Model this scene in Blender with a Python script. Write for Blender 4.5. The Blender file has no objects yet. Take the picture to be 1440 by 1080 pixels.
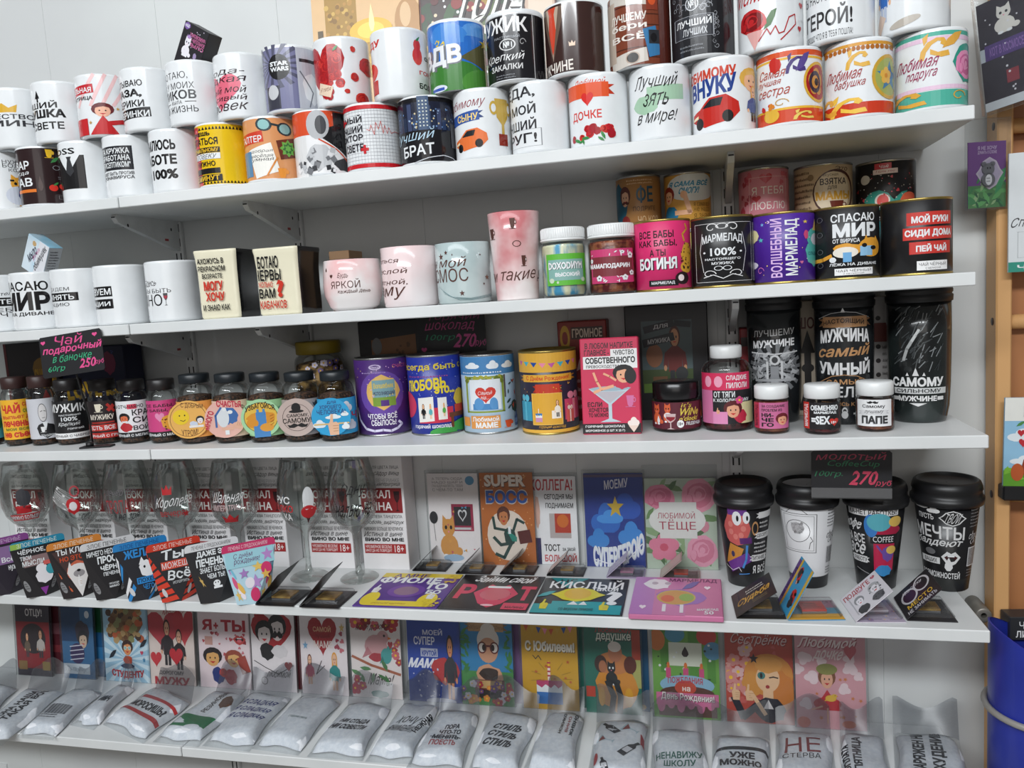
import bpy, math, random
from math import sin, cos, pi, radians, asin, atan2, sqrt
from mathutils import Vector, Matrix
from mathutils.geometry import tessellate_polygon

# ------------------------------------------------------------------ camera, light, exposure
SC = bpy.context.scene
COL = SC.collection
K = 0.88                                   # metres per fitted unit
S3Z = 1.20                                 # height of the middle shelf above the floor
FPX, YAW, PIT, ROL = 1098.81, 0.2419, 0.1119, -0.0633
CAM = Vector((-0.3646*K, -1.4451*K, 0.2341*K + S3Z))
FW = Vector((-sin(YAW)*cos(PIT), cos(YAW)*cos(PIT), -sin(PIT)))
_r = Vector((cos(YAW), sin(YAW), 0)); _u = _r.cross(FW)
RT = cos(ROL)*_r + sin(ROL)*_u; UP = -sin(ROL)*_r + cos(ROL)*_u
cd = bpy.data.cameras.new('camera'); co = bpy.data.objects.new('camera', cd); COL.objects.link(co)
cd.sensor_width = 36; cd.lens = FPX/1440*36; cd.clip_start = 0.02
co.matrix_world = Matrix(((RT.x, UP.x, -FW.x, CAM.x), (RT.y, UP.y, -FW.y, CAM.y), (RT.z, UP.z, -FW.z, CAM.z), (0, 0, 0, 1)))
SC.camera = co
SC.view_settings.view_transform = 'Standard'; SC.view_settings.look = 'None'
SC.cycles.transparent_max_bounces = 40
SC.view_settings.exposure = 0.0; SC.view_settings.gamma = 1.0; SC.view_settings.use_curve_mapping = False
wd = bpy.data.worlds.new('world'); SC.world = wd; wd.use_nodes = True
wd.node_tree.nodes['Background'].inputs[0].default_value = (1.0, 0.96, 0.92, 1)
wd.node_tree.nodes['Background'].inputs[1].default_value = 0.14
def area(name, loc, target, sx, sy, power, col):
    l = bpy.data.lights.new(name, 'AREA'); l.shape = 'RECTANGLE'; l.size = sx; l.size_y = sy; l.energy = power; l.color = col
    o = bpy.data.objects.new(name, l); COL.objects.link(o); o.location = loc
    o.rotation_euler = (Vector(target)-Vector(loc)).to_track_quat('-Z', 'Y').to_euler(); return o
area('ceiling_lamp', (-0.7, -1.25, 2.95), (-0.6, -0.3, 1.0), 2.6, 0.3, 12, (0.93, 0.97, 1.0))
area('ceiling_lamp_far', (-0.9, -3.1, 2.98), (-0.6, -0.1, 1.1), 3.2, 0.35, 104, (0.93, 0.97, 1.0))
area('front_fill_light', (-0.2, -4.4, 1.75), (-0.6, -0.1, 1.0), 2.6, 1.5, 14, (1.0, 0.95, 0.91))  # added fill from behind the camera, lifts lower shelves and inner walls; no window there

# ------------------------------------------------------------------ placing: where a ray through the photo meets the real shelves
SZ = {1: .4486*K+S3Z, 2: .2271*K+S3Z, 3: S3Z, 4: -.2848*K+S3Z, 5: -.5733*K+S3Z}
SD = .25*K                                  # shelf depth, wall is y = 0
ST = .0187*K                                # board thickness
def ray(px, py): return FW + RT*((px-720)/FPX) + UP*((540-py)/FPX)
def onz(px, py, z):
    d = ray(px, py); return CAM + d*((z-CAM.z)/d.z)
def ony(px, py, y):
    d = ray(px, py); return CAM + d*((y-CAM.y)/d.y)
def atx(px, y, z):                          # the X at which (X, y, z) is seen in picture column px
    v = RT - FW*((px-720)/FPX); return CAM.x - ((y-CAM.y)*v.y + (z-CAM.z)*v.z)/v.x
def leftx(px, y, z, r):                     # the X of an upright cylinder whose left silhouette is seen in column px
    lo, hi = -4.0, 2.0
    for _ in range(50):
        m = (lo+hi)/2; e = min(seen((m+r*cos(a), y+r*sin(a), z))[0] for a in [pi+i*.06 for i in range(-22, 23)])
        if e < px: lo = m
        else: hi = m
    return lo
def seen(p):
    d = Vector(p)-CAM; q = d.dot(FW); return 720+FPX*d.dot(RT)/q, 540-FPX*d.dot(UP)/q
def dep(p): return (Vector(p)-CAM).dot(FW)
def facing(x, y): return atan2(-(x-CAM.x), (y-CAM.y))   # z rotation that turns local -Y to the camera... seen from above

# ------------------------------------------------------------------ materials
def lin(h):
    o = []
    for i in (0, 2, 4):
        c = int(h[i:i+2], 16)/255; o.append(c/12.92 if c <= .04045 else ((c+.055)/1.055)**2.4)
    return (*o, 1)
NAMED = dict(K='17171a', W='e6e9eb', R='c3202b', B='1f4f9e', G='3c8a4a', Y='efc02a', P='e889a4', O='e0782e', V='5a2f8a', N='4a2c22',
             S='8a8d92', T='2e9a8c', C='7fc3e6', F='eeb78d', D='37383c', L='c9cbcf', M='d33a78', E='efe6cf', H='b98a3e')
MATS = {}
def M(c, rough=.45, metal=0, coat=0, var=.04):
    h = NAMED.get(c, c); k = (h, rough, metal, coat, var)
    if k in MATS: return MATS[k]
    m = bpy.data.materials.new('paint_'+h); m.use_nodes = True; nt = m.node_tree; b = nt.nodes['Principled BSDF']
    b.inputs['Roughness'].default_value = rough; b.inputs['Metallic'].default_value = metal; b.inputs['Coat Weight'].default_value = coat
    n = nt.nodes.new('ShaderNodeTexNoise'); n.inputs['Scale'].default_value = 60
    tc = nt.nodes.new('ShaderNodeTexCoord'); nt.links.new(tc.outputs['Object'], n.inputs['Vector'])
    mx = nt.nodes.new('ShaderNodeMix'); mx.data_type = 'RGBA'; c = lin(h)
    mx.inputs[6].default_value = c; mx.inputs[7].default_value = tuple(v*(1-var*2) for v in c[:3])+(1,)
    nt.links.new(n.outputs['Fac'], mx.inputs[0]); nt.links.new(mx.outputs[2], b.inputs['Base Color'])
    MATS[k] = m; return m
def clear(name, tint='f4f8f8', gloss=.9, milk=.0, rough=.03):   # thin clear plastic or glass: see-through, mirror-like at a slant
    m = bpy.data.materials.new(name); m.use_nodes = True; nt = m.node_tree; nt.nodes.remove(nt.nodes['Principled BSDF'])
    t = nt.nodes.new('ShaderNodeBsdfTransparent'); t.inputs[0].default_value = lin(tint)
    g = nt.nodes.new('ShaderNodeBsdfGlossy'); g.inputs['Roughness'].default_value = rough
    lw = nt.nodes.new('ShaderNodeLayerWeight'); lw.inputs[0].default_value = .35
    mp = nt.nodes.new('ShaderNodeMath'); mp.operation = 'MULTIPLY_ADD'; mp.inputs[1].default_value = gloss; mp.inputs[2].default_value = .01
    nt.links.new(lw.outputs['Fresnel'], mp.inputs[0])
    mx = nt.nodes.new('ShaderNodeMixShader'); nt.links.new(mp.outputs[0], mx.inputs[0]); nt.links.new(t.outputs[0], mx.inputs[1]); nt.links.new(g.outputs[0], mx.inputs[2])
    last = mx
    if milk:
        d = nt.nodes.new('ShaderNodeBsdfDiffuse'); d.inputs[0].default_value = (.5, .51, .53, 1)
        n = nt.nodes.new('ShaderNodeTexNoise'); n.inputs['Scale'].default_value = 25
        ma = nt.nodes.new('ShaderNodeMath'); ma.operation = 'MULTIPLY'; ma.inputs[1].default_value = milk*2; nt.links.new(n.outputs['Fac'], ma.inputs[0])
        m2 = nt.nodes.new('ShaderNodeMixShader'); nt.links.new(ma.outputs[0], m2.inputs[0]); nt.links.new(mx.outputs[0], m2.inputs[1]); nt.links.new(d.outputs[0], m2.inputs[2]); last = m2
    nt.links.new(last.outputs[0], nt.nodes['Material Output'].inputs[0]); return m
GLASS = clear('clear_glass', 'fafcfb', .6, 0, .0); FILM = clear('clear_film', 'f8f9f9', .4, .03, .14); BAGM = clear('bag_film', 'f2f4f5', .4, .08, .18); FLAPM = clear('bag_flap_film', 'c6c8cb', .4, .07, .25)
CLAMP = 0
CER = lambda c: M(c, .16, 0, .3)
def noisemat(name, c1, c2, scale, rough=.6, bump=0, contrast=(.4, .6), coat=0, stretch=None):
    m = bpy.data.materials.new(name); m.use_nodes = True; nt = m.node_tree; b = nt.nodes['Principled BSDF']
    tc = nt.nodes.new('ShaderNodeTexCoord'); n = nt.nodes.new('ShaderNodeTexNoise'); n.inputs['Scale'].default_value = scale; n.inputs['Detail'].default_value = 4
    src = tc.outputs['Object']
    if stretch:
        mp = nt.nodes.new('ShaderNodeMapping'); mp.inputs['Scale'].default_value = stretch; nt.links.new(src, mp.inputs[0]); src = mp.outputs[0]
    nt.links.new(src, n.inputs['Vector'])
    r = nt.nodes.new('ShaderNodeValToRGB'); r.color_ramp.elements[0].position, r.color_ramp.elements[1].position = contrast
    r.color_ramp.elements[0].color = lin(NAMED.get(c1, c1)); r.color_ramp.elements[1].color = lin(NAMED.get(c2, c2))
    nt.links.new(n.outputs['Fac'], r.inputs[0]); nt.links.new(r.outputs[0], b.inputs['Base Color'])
    b.inputs['Roughness'].default_value = rough; b.inputs['Coat Weight'].default_value = coat
    if bump:
        bp = nt.nodes.new('ShaderNodeBump'); bp.inputs['Strength'].default_value = bump; bp.inputs['Distance'].default_value = .002
        nt.links.new(n.outputs['Fac'], bp.inputs['Height']); nt.links.new(bp.outputs[0], b.inputs['Normal'])
    return m

# ------------------------------------------------------------------ 2D artwork: every element is unit polygons put into a box
TXT = {}; GLY = {}
def union_tris(loops):                                   # clean triangles of the area with non-zero winding, cut into horizontal slabs
    ed = []
    for lp in loops:
        for p, q in zip(lp, lp[1:]+lp[:1]):
            if abs(p[1]-q[1]) > 1e-5: ed.append((p, q, 1) if p[1] < q[1] else (q, p, -1))
    ys = {round(y, 4) for e in ed for y in (e[0][1], e[1][1])}
    for i in range(len(ed)):
        (ax, ay), (bx_, by), _ = ed[i]
        for j in range(i):
            (cx, cy), (dx, dy), _ = ed[j]
            if max(ay, cy) >= min(by, dy) or max(min(ax, bx_), min(cx, dx)) > min(max(ax, bx_), max(cx, dx)): continue
            k = (bx_-ax)*(dy-cy)-(by-ay)*(dx-cx)
            if abs(k) < 1e-9: continue
            t = ((cx-ax)*(dy-cy)-(cy-ay)*(dx-cx))/k; u = ((cx-ax)*(by-ay)-(cy-ay)*(bx_-ax))/k
            if 0 < t < 1 and 0 < u < 1: ys.add(round(ay+t*(by-ay), 4))
    ys = sorted(ys); out = []
    for y0, y1 in zip(ys, ys[1:]):
        if y1-y0 < 2e-4: continue
        ym = (y0+y1)/2; X = []
        for (ax, ay), (bx_, by), d in ed:
            if ay < ym < by:
                f = lambda y: ax+(bx_-ax)*(y-ay)/(by-ay); X.append((f(ym), f(y0), f(y1), d))
        X.sort(); w = 0
        for n, (xm, xa, xb, d) in enumerate(X):
            if w == 0: st = (xa, xb)
            w += d
            if w == 0:
                if xa-st[0] > 1e-5: out.append(((st[0], y0), (xa, y0), (xb, y1)))
                if xb-st[1] > 1e-5: out.append(((st[0], y0), (xb, y1), (st[1], y1)))
    return out
def grow(loops, d):                                       # bolder lettering: every outline moved outward by d
    ar = lambda l: sum(p[0]*q[1]-q[0]*p[1] for p, q in zip(l, l[1:]+l[:1]))
    sg = 1 if ar(max(loops, key=lambda l: abs(ar(l)))) > 0 else -1; res = []
    for l in loops:
        l = [p for p, q in zip(l, l[1:]+l[:1]) if abs(p[0]-q[0])+abs(p[1]-q[1]) > 1e-5]; n = len(l); o = []
        for i in range(n):
            a, b, c = l[i-1], l[i], l[(i+1) % n]
            u = Vector((b[0]-a[0], b[1]-a[1])).normalized(); v = Vector((c[0]-b[0], c[1]-b[1])).normalized()
            n1, n2 = Vector((u.y, -u.x)), Vector((v.y, -v.x)); m = n1+n2; k = max(.35, m.length_squared/2); m = m/k
            o.append((b[0]+m.x*d*sg, b[1]+m.y*d*sg))
        res.append(o)
    return res
def text_tris(s, st):
    key = (s, 'b' in st, 'B' in st, 'l' in st)
    if key in TXT: return TXT[key]
    c = bpy.data.curves.new('lettering', 'FONT'); c.body = s; c.fill_mode = 'NONE'; c.resolution_u = 2; c.space_line = .8
    c.align_x = 'LEFT' if 'l' in st else 'CENTER'
    off = .045 if 'B' in st else .022 if 'b' in st else 0
    o = bpy.data.objects.new('lettering', c); me = bpy.data.meshes.new_from_object(o)
    V = [(v.co.x, v.co.y) for v in me.vertices]; cut = [True]*(len(V)+1)
    for e in me.edges:
        i, j = sorted(e.vertices)
        if j == i+1: cut[j] = False
    lp = []; cur = []
    for i, v in enumerate(V):
        if cut[i] and cur: lp.append(cur); cur = []
        cur.append(v)
    if cur: lp.append(cur)
    bb = sorted([(min(p[0] for p in l), max(p[0] for p in l), l) for l in lp if len(l) > 2], key=lambda q: q[0]); gl = []
    for x0, x1, l in bb:
        if gl and x0 < gl[-1][0]-.002: gl[-1][0] = max(gl[-1][0], x1); gl[-1][1].append(l)
        else: gl.append([x1, [l]])
    tr = []
    for _, ls in gl:
        ox, oy = ls[0][0]; rel = [[(x-ox, y-oy) for x, y in l] for l in ls]; k = tuple((round(x, 3), round(y, 3)) for l in rel for x, y in l)
        k = (off, k)
        if k not in GLY: GLY[k] = union_tris(grow(rel, off) if off else rel)
        tr += [[(x+ox, y+oy) for x, y in t] for t in GLY[k]]
    if tr:
        xs = [p[0] for t in tr for p in t]; ys = [p[1] for t in tr for p in t]
        a, b, cc, d = min(xs), max(xs), min(ys), max(ys); w = max(b-a, 1e-4); h = max(d-cc, 1e-4)
        tr = [[((p[0]-a)/w*2-1, (p[1]-cc)/h*2-1) for p in t] for t in tr]
    bpy.data.objects.remove(o); bpy.data.meshes.remove(me); bpy.data.curves.remove(c)
    TXT[key] = tr; return tr
def ngon(n, r=1, a0=0, sx=1, sy=1, cx=0, cy=0): return [(cx+r*sx*cos(a0+2*pi*i/n), cy+r*sy*sin(a0+2*pi*i/n)) for i in range(n)]
def star(n=5, ri=.42): return [((1 if i % 2 == 0 else ri)*sin(pi*i/n), (1 if i % 2 == 0 else ri)*cos(pi*i/n)) for i in range(2*n)]
def heart():
    p = []
    for i in range(24):
        t = 2*pi*i/24; p.append((sin(t)**3, (13*cos(t)-5*cos(2*t)-2*cos(3*t)-cos(4*t)+2.5)/14.5))
    return p
E_ = ngon(20)
def el(cx, cy, rx, ry, n=14): return ngon(n, 1, 0, rx, ry, cx, cy)
def bx(a, b, c, d): return [(a, b), (c, b), (c, d), (a, d)]
def blob(seed, n=16, amp=.25):
    r = random.Random(seed); return [((1-amp*r.random())*cos(2*pi*i/n), (1-amp*r.random())*sin(2*pi*i/n)) for i in range(n)]
SH = {
 'r': lambda c, x: [(bx(-1, -1, 1, 1), c)],
 'e': lambda c, x: [(E_, c)],
 'tri': lambda c, x: [([(-1, -1), (1, -1), (0, 1)], c)],
 'dn': lambda c, x: [([(-1, 1), (0, -1), (1, 1)], c)],
 'heart': lambda c, x: [(heart(), c)],
 'star': lambda c, x: [(star(), c)],
 'burst': lambda c, x: [(star(14, .8), c)],
 'blob': lambda c, x: [(blob(x or 3), c)],
 'drop': lambda c, x: [([(0, 1), (.6, 0), (.7, -.5), (.3, -.95), (-.3, -.95), (-.7, -.5), (-.6, 0)], c)],
 'cloud': lambda c, x: [(el(-.5, -.3, .5, .55), c), (el(.05, .15, .55, .8), c), (el(.55, -.25, .45, .6), c), (bx(-.6, -.9, .6, -.3), c)],
 'leaf': lambda c, x: [([(-1, -1), (-.5, .1), (.2, .8), (1, 1), (.7, .2), (.1, -.6)], c)],
 'flower': lambda c, x: [(el(.55*cos(a), .55*sin(a), .45, .45, 10), c) for a in [i*2*pi/5+.3 for i in range(5)]]+[(el(0, 0, .28, .28, 8), x or 'Y')],
 'rose': lambda c, x: [(blob(5, 14, .18), c), (blob(6, 12, .2) and [(p[0]*.78+.05, p[1]*.78) for p in blob(6, 12, .2)], x or '9c1a22'), ([(p[0]*.5-.05, p[1]*.5+.05) for p in blob(7, 10, .2)], c), ([(p[0]*.34+.05, p[1]*.32+.08) for p in blob(8, 8, .2)], x or '9c1a22'), ([(p[0]*.2, p[1]*.22) for p in blob(9, 8, .2)], c), ([(p[0]*.25-.5, p[1]*.4-.3) for p in blob(10, 8, .2)], x or '9c1a22'), ([(p[0]*.2-.52, p[1]*.34-.26) for p in blob(10, 8, .2)], c)],
 'banner': lambda c, x: [([(-1, -.6), (-.8, .1), (-1, .6), (-.7, .6), (-.7, -.6)], x or c), ([(1, -.6), (.8, .1), (1, .6), (.7, .6), (.7, -.6)], x or c), (bx(-.8, -.9, .8, .9), c)],
 'crown': lambda c, x: [([(-.9, -.9), (-1, .7), (-.45, 0), (0, 1), (.45, 0), (1, .7), (.9, -.9)], c)],
 'scroll': lambda c, x: [([(-1, -1), (-.9, -.3), (-.5, .3), (.1, .6), (.6, .55), (.8, .2), (.6, -.05), (.35, .1), (.4, .3), (.2, .35), (-.2, .1), (-.55, -.4), (-.7, -1)], c), ([(-.3, -.2), (.2, -.5), (.9, -.4), (1, -.8), (.4, -.9), (-.3, -.6)], c), ([(-.7, .1), (-.8, .7), (-.4, 1), (-.5, .4)], c)],
 'tie': lambda c, x: [([(-.5, 1), (.5, 1), (.3, .7), (.8, -.5), (0, -1), (-.8, -.5), (-.3, .7)], c)],
 'suit': lambda c, x: [([(-1, 1), (1, 1), (0, -1)], 'b9a593'), ([(-.35, 1), (.35, 1), (.2, .75), (.35, -.1), (0, -.75), (-.35, -.1), (-.2, .75)], c), ([(-1, 1), (-.55, 1), (-.05, -.7), (0, -1)], x or '5b4a40'), ([(1, 1), (.55, 1), (.05, -.7), (0, -1)], x or '5b4a40')],
 'car': lambda c, x: [([(-1, -.35), (-.95, .05), (-.5, .3), (-.1, .9), (.5, 1), (.95, .5), (1, -.1), (.7, -.6), (-.3, -.9)], c), ([(-.4, .3), (-.05, .8), (.4, .85), (.3, .35)], '22252a'), (el(-.55, -.6, .2, .38), '101012'), (el(.55, -.35, .2, .38), '101012'), ([(-.95, -.2), (-.6, -.05), (-.6, -.25), (-.95, -.35)], 'f5e6c0')],
 'cup': lambda c, x: [([(-.7, 1), (.7, 1), (.5, -.6), (.25, -.9), (-.25, -.9), (-.5, -.6)], c), (el(.75, .25, .3, .45), c), (el(.75, .25, .16, .27), x or 'E'), (bx(-.9, -1, .9, -.9), c)],
 'wine': lambda c, x: [([(-.8, 1), (.8, 1), (.7, .3), (.3, -.05), (.08, -.15), (.08, -.85), (.6, -1), (-.6, -1), (-.08, -.85), (-.08, -.15), (-.3, -.05), (-.7, .3)], x or 'D'), ([(-.7, .6), (.7, .6), (.6, .3), (0, 0), (-.6, .3)], c)],
 'martini': lambda c, x: [([(-1, 1), (1, 1), (.08, .05), (.08, -.8), (.5, -1), (-.5, -1), (-.08, -.8), (-.08, .05)], 'b9cdd6'), ([(-.75, .8), (.75, .8), (0, .12)], c)],
 'bottle': lambda c, x: [([(-.5, -1), (.5, -1), (.5, .2), (.2, .5), (.2, 1), (-.2, 1), (-.2, .5), (-.5, .2)], c), (bx(-.4, -.6, .4, 0), x or 'W')],
 'trophy': lambda c, x: [([(-.6, 1), (.6, 1), (.5, .2), (.12, -.1), (.12, -.5), (-.12, -.5), (-.12, -.1), (-.5, .2)], c), (el(-.7, .6, .3, .3), c), (el(-.7, .6, .18, .18), 'W'), (el(.7, .6, .3, .3), c), (el(.7, .6, .18, .18), 'W'), (bx(-.4, -1, .4, -.5), '8e2a1c')],
 'cake': lambda c, x: [(bx(-1, -1, 1, -.1), c), (bx(-1, -.45, 1, -.1), 'W'), ([(-1, -.1), (-1, .1), (1, .1), (1, -.1), (.7, -.25), (.4, -.08), (.1, -.25), (-.3, -.08), (-.6, -.25)], x or 'P'), (bx(-.1, .1, .1, .7), 'f2dcd8'), (el(0, .85, .08, .16), 'Y')],
 'balloon': lambda c, x: [(el(0, .3, .75, .7), c), ([(-.12, -.35), (.12, -.35), (0, -.5)], c), (bx(-.02, -1, .02, -.4), x or 'D')],
 'cat': lambda c, x: [(el(0, -.45, .7, .55), c), (el(0, .4, .5, .42), c), ([(-.48, .5), (-.42, 1), (-.08, .75)], c), ([(.48, .5), (.42, 1), (.08, .75)], c), (el(.75, -.7, .28, .2), c), (el(-.2, .42, .1, .1, 8), x or 'K'), (el(.2, .42, .1, .1, 8), x or 'K'), ([(-.08, .25), (.08, .25), (0, .15)], 'P'), (el(-.3, -.92, .2, .1), 'W'), (el(.3, -.92, .2, .1), 'W')],
 'lips': lambda c, x: [([(-1, .1), (-.4, .8), (0, .55), (.4, .8), (1, .1), (.5, -.7), (0, -1), (-.5, -.7)], c), ([(-.7, .08), (-.3, .35), (.3, .35), (.7, .08), (.35, -.4), (-.35, -.4)], '3a0d12'), (bx(-.35, .15, .35, .34), 'W'), (el(0, -.22, .4, .25), x or 'e2727f')],
 'hand': lambda c, x: [([(-.5, -1), (.5, -1), (.6, .0), (.3, .25), (-.05, .2), (.0, .95), (-.25, 1), (-.4, .3), (-.65, 0)], c), (bx(-.1, -.15, .55, -.1), 'b88456'), (bx(-.1, -.4, .5, -.35), 'b88456'), (bx(-.1, -.65, .45, -.6), 'b88456')],
 'cross': lambda c, x: [(bx(-1, -.33, 1, .33), c), (bx(-.33, -1, .33, 1), c)],
 'ring': lambda c, x: [([(cos(2*pi*i/24)*s, sin(2*pi*i/24)*s) for (i, s) in [(a, 1), (a+1, 1), (a+1, x or .8), (a, x or .8)]], c) for a in range(24)],
 'frame': lambda c, x: (lambda t: [(bx(-1, -1, -1+t, 1), c), (bx(1-t, -1, 1, 1), c), (bx(-1, 1-t*.7, 1, 1), c), (bx(-1, -1, 1, -1+t*.7), c)])(x or .05),
 'person': lambda c, x: (lambda s, h, b: [(el(0, .62, .34, .36), h), (bx(-.32, .2, .32, .62) if h in ('N', 'e0a040', '6a3020') else el(0, .7, .2, .2), h), (el(0, .58, .25, .3), s), ([(-.18, .3), (.18, .3), (.62, .08), (.72, -.35), (.45, -.4), (.42, -.1), (.4, -.55), (-.4, -.55), (-.42, -.1), (-.45, -.4), (-.72, -.35), (-.62, .08)], c), (bx(-.32, -1, -.05, -.5), b), (bx(.05, -1, .32, -.5), b), (el(-.6, -.42, .1, .1, 8), s), (el(.6, -.42, .1, .1, 8), s), (el(-.1, .6, .04, .05, 6), 'K'), (el(.1, .6, .04, .05, 6), 'K'), (bx(-.08, .42, .08, .45), 'R')])(*(x or ('F', 'N', 'D'))),
 'face': lambda c, x: [(el(0, .15, 1, .85), c), (el(0, -.1, .68, .8), x or 'F'), ([(-.72, .3), (-.6, .68), (.0, .85), (.6, .68), (.72, .3), (.1, .5)], c), (el(-.26, -.05, .08, .1, 8), 'K'), (el(.26, -.05, .08, .1, 8), 'K'), ([(-.3, -.4), (.3, -.4), (0, -.6)], 'R')],
 'bird': lambda c, x: [(el(0, 0, .8, .7), c), (el(.5, .55, .4, .4), c), ([(.85, .6), (1.1, .5), (.85, .42)], 'O'), ([(-.6, 0), (-1, -.7), (-.3, -.4)], x or c), (el(.6, .65, .08, .08, 6), 'K')],
 'brain': lambda c, x: [(blob(11, 20, .16), c)]+[(el(.5*cos(a)*.9, .45*sin(a), .18, .16, 8), x or 'd98a84') for a in [i*.9 for i in range(7)]],
 'pepper': lambda c, x: [(el(0, .4, .55, .4), c), (el(0, -.3, .75, .6), c), ([(-.2, .7), (.2, .7), (.5, 1), (.35, 1), (0, .85)], 'G')],
 'glasses': lambda c, x: [(el(-.55, 0, .42, .9), c), (el(.55, 0, .42, .9), c), (bx(-.2, .1, .2, .4), c), (el(-.55, 0, .3, .68), x or '8fc0c0'), (el(.55, 0, .3, .68), x or '8fc0c0')],
 'succ': lambda c, x: [(star(8, .7), c), ([(p[0]*.7, p[1]*.7) for p in star(7, .65)], x or '2f6b2c'), ([(p[0]*.45, p[1]*.45) for p in star(6, .6)], c)],
 'moustache': lambda c, x: [([(0, .3), (.35, .9), (.7, .2), (1, .5), (.8, -.7), (.35, -.8), (0, -.2), (-.35, -.8), (-.8, -.7), (-1, .5), (-.7, .2), (-.35, .9)], c)],
 'hat': lambda c, x: [(el(0, -.7, 1, .3), c), (el(0, 0, .62, .9), c)],
 'sun': lambda c, x: [(star(16, .78), c), (el(0, 0, .6, .6), x or 'f7d74a')],
 'bunting': lambda c, x: [([(-1+i*.25, .2+.5*(abs(i-4)/4)), (-.8+i*.25, .2+.5*(abs(i-3.4)/4)), (-.9+i*.25, -.6+.5*(abs(i-3.7)/4))], [c, x or 'Y', 'B', 'P'][i % 4]) for i in range(8)],
 'gift': lambda c, x: [(bx(-1, -1, 1, .4), c), (bx(-.15, -1, .15, .4), x or 'R'), (el(-.35, .65, .35, .25), x or 'R'), (el(.35, .65, .35, .25), x or 'R')],
 'lemon': lambda c, x: [([(-1, 0), (-.75, .25), (-.5, .7), (0, .95), (.5, .7), (.75, .25), (1, 0), (.75, -.3), (.5, -.7), (0, -.95), (-.5, -.7), (-.75, -.3)], c)],
 'swirl': lambda c, x: [([(cos(a)*(1-a/9), sin(a)*(1-a/9)) for a in [i*.35 for i in range(18)]]+[(cos(a)*(.86-a/9), sin(a)*(.86-a/9)) for a in [i*.35 for i in range(17, -1, -1)]], c)],
 'bar': lambda c, x: [(bx(-1+2*i/22, -1, -1+2*(i+[.3, .6, .8][i*7 % 3])/22, 1), c) for i in range(22)],
 'rays': lambda c, x: [([(0, 0), (1.4*cos(a), 1.4*sin(a)), (1.4*cos(a+.16), 1.4*sin(a+.16))], c) for a in [i*pi/9 for i in range(18)]],
 'knight': lambda c, x: [],
}
def T(s, x0, y0, x1, y1, c='K', st='b', **kw): return ('T', s, (x0, y0, x1, y1), c, dict(kw, st=st))
def S(k, x0, y0, x1, y1, c='K', x=None, **kw): return ('S', k, (x0, y0, x1, y1), c, dict(kw, x=x))
def L(pts, w, c='K'): return ('L', pts, None, c, {'w': w})
def SC_(k, n, x0, y0, x1, y1, r, cols, seed=1, x=None):            # scatter of one small motif
    g = random.Random(seed); o = []
    for i in range(n):
        cx, cy, q = g.uniform(x0, x1), g.uniform(y0, y1), r*g.uniform(.6, 1.2); o.append(('S', k, (cx, cy, q, q), cols[i % len(cols)], {'x': x, 'mm': 1, 'rot': g.uniform(0, 360)}))
    return o
def ln(*rows, c='K', st='b', gap=.18):                               # a column of text lines in one box: (x0,y0,x1,y1), line, line ...
    (x0, y0, x1, y1), rows = rows[0], rows[1:]; h = (y1-y0)/len(rows); return [T(t, x0, y1-(i+1)*h+gap*h/2, x1, y1-i*h-gap*h/2, c, st) for i, t in enumerate(rows)]
def wiggle(x0, y0, x1, y1, n, c='S', w=.5, seed=2):                  # rows of tiny writing
    g = random.Random(seed); return [('S', 'wr', (x0, y1-(i+.8)*(y1-y0)/n, x1-g.random()*.2*(x1-x0), y1-(i+.2)*(y1-y0)/n), c, {'x': seed+i}) for i in range(n)]
def _wr(c, x):
    g = random.Random(x); o = []; p = -1
    while p < .95:
        w = g.uniform(.03, .09); o.append((bx(p, -.7, min(p+w, 1), -.7+g.uniform(.8, 1.6)), c)); p += w+g.uniform(.03, .06)
    return o
SH['wr'] = _wr

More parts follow.
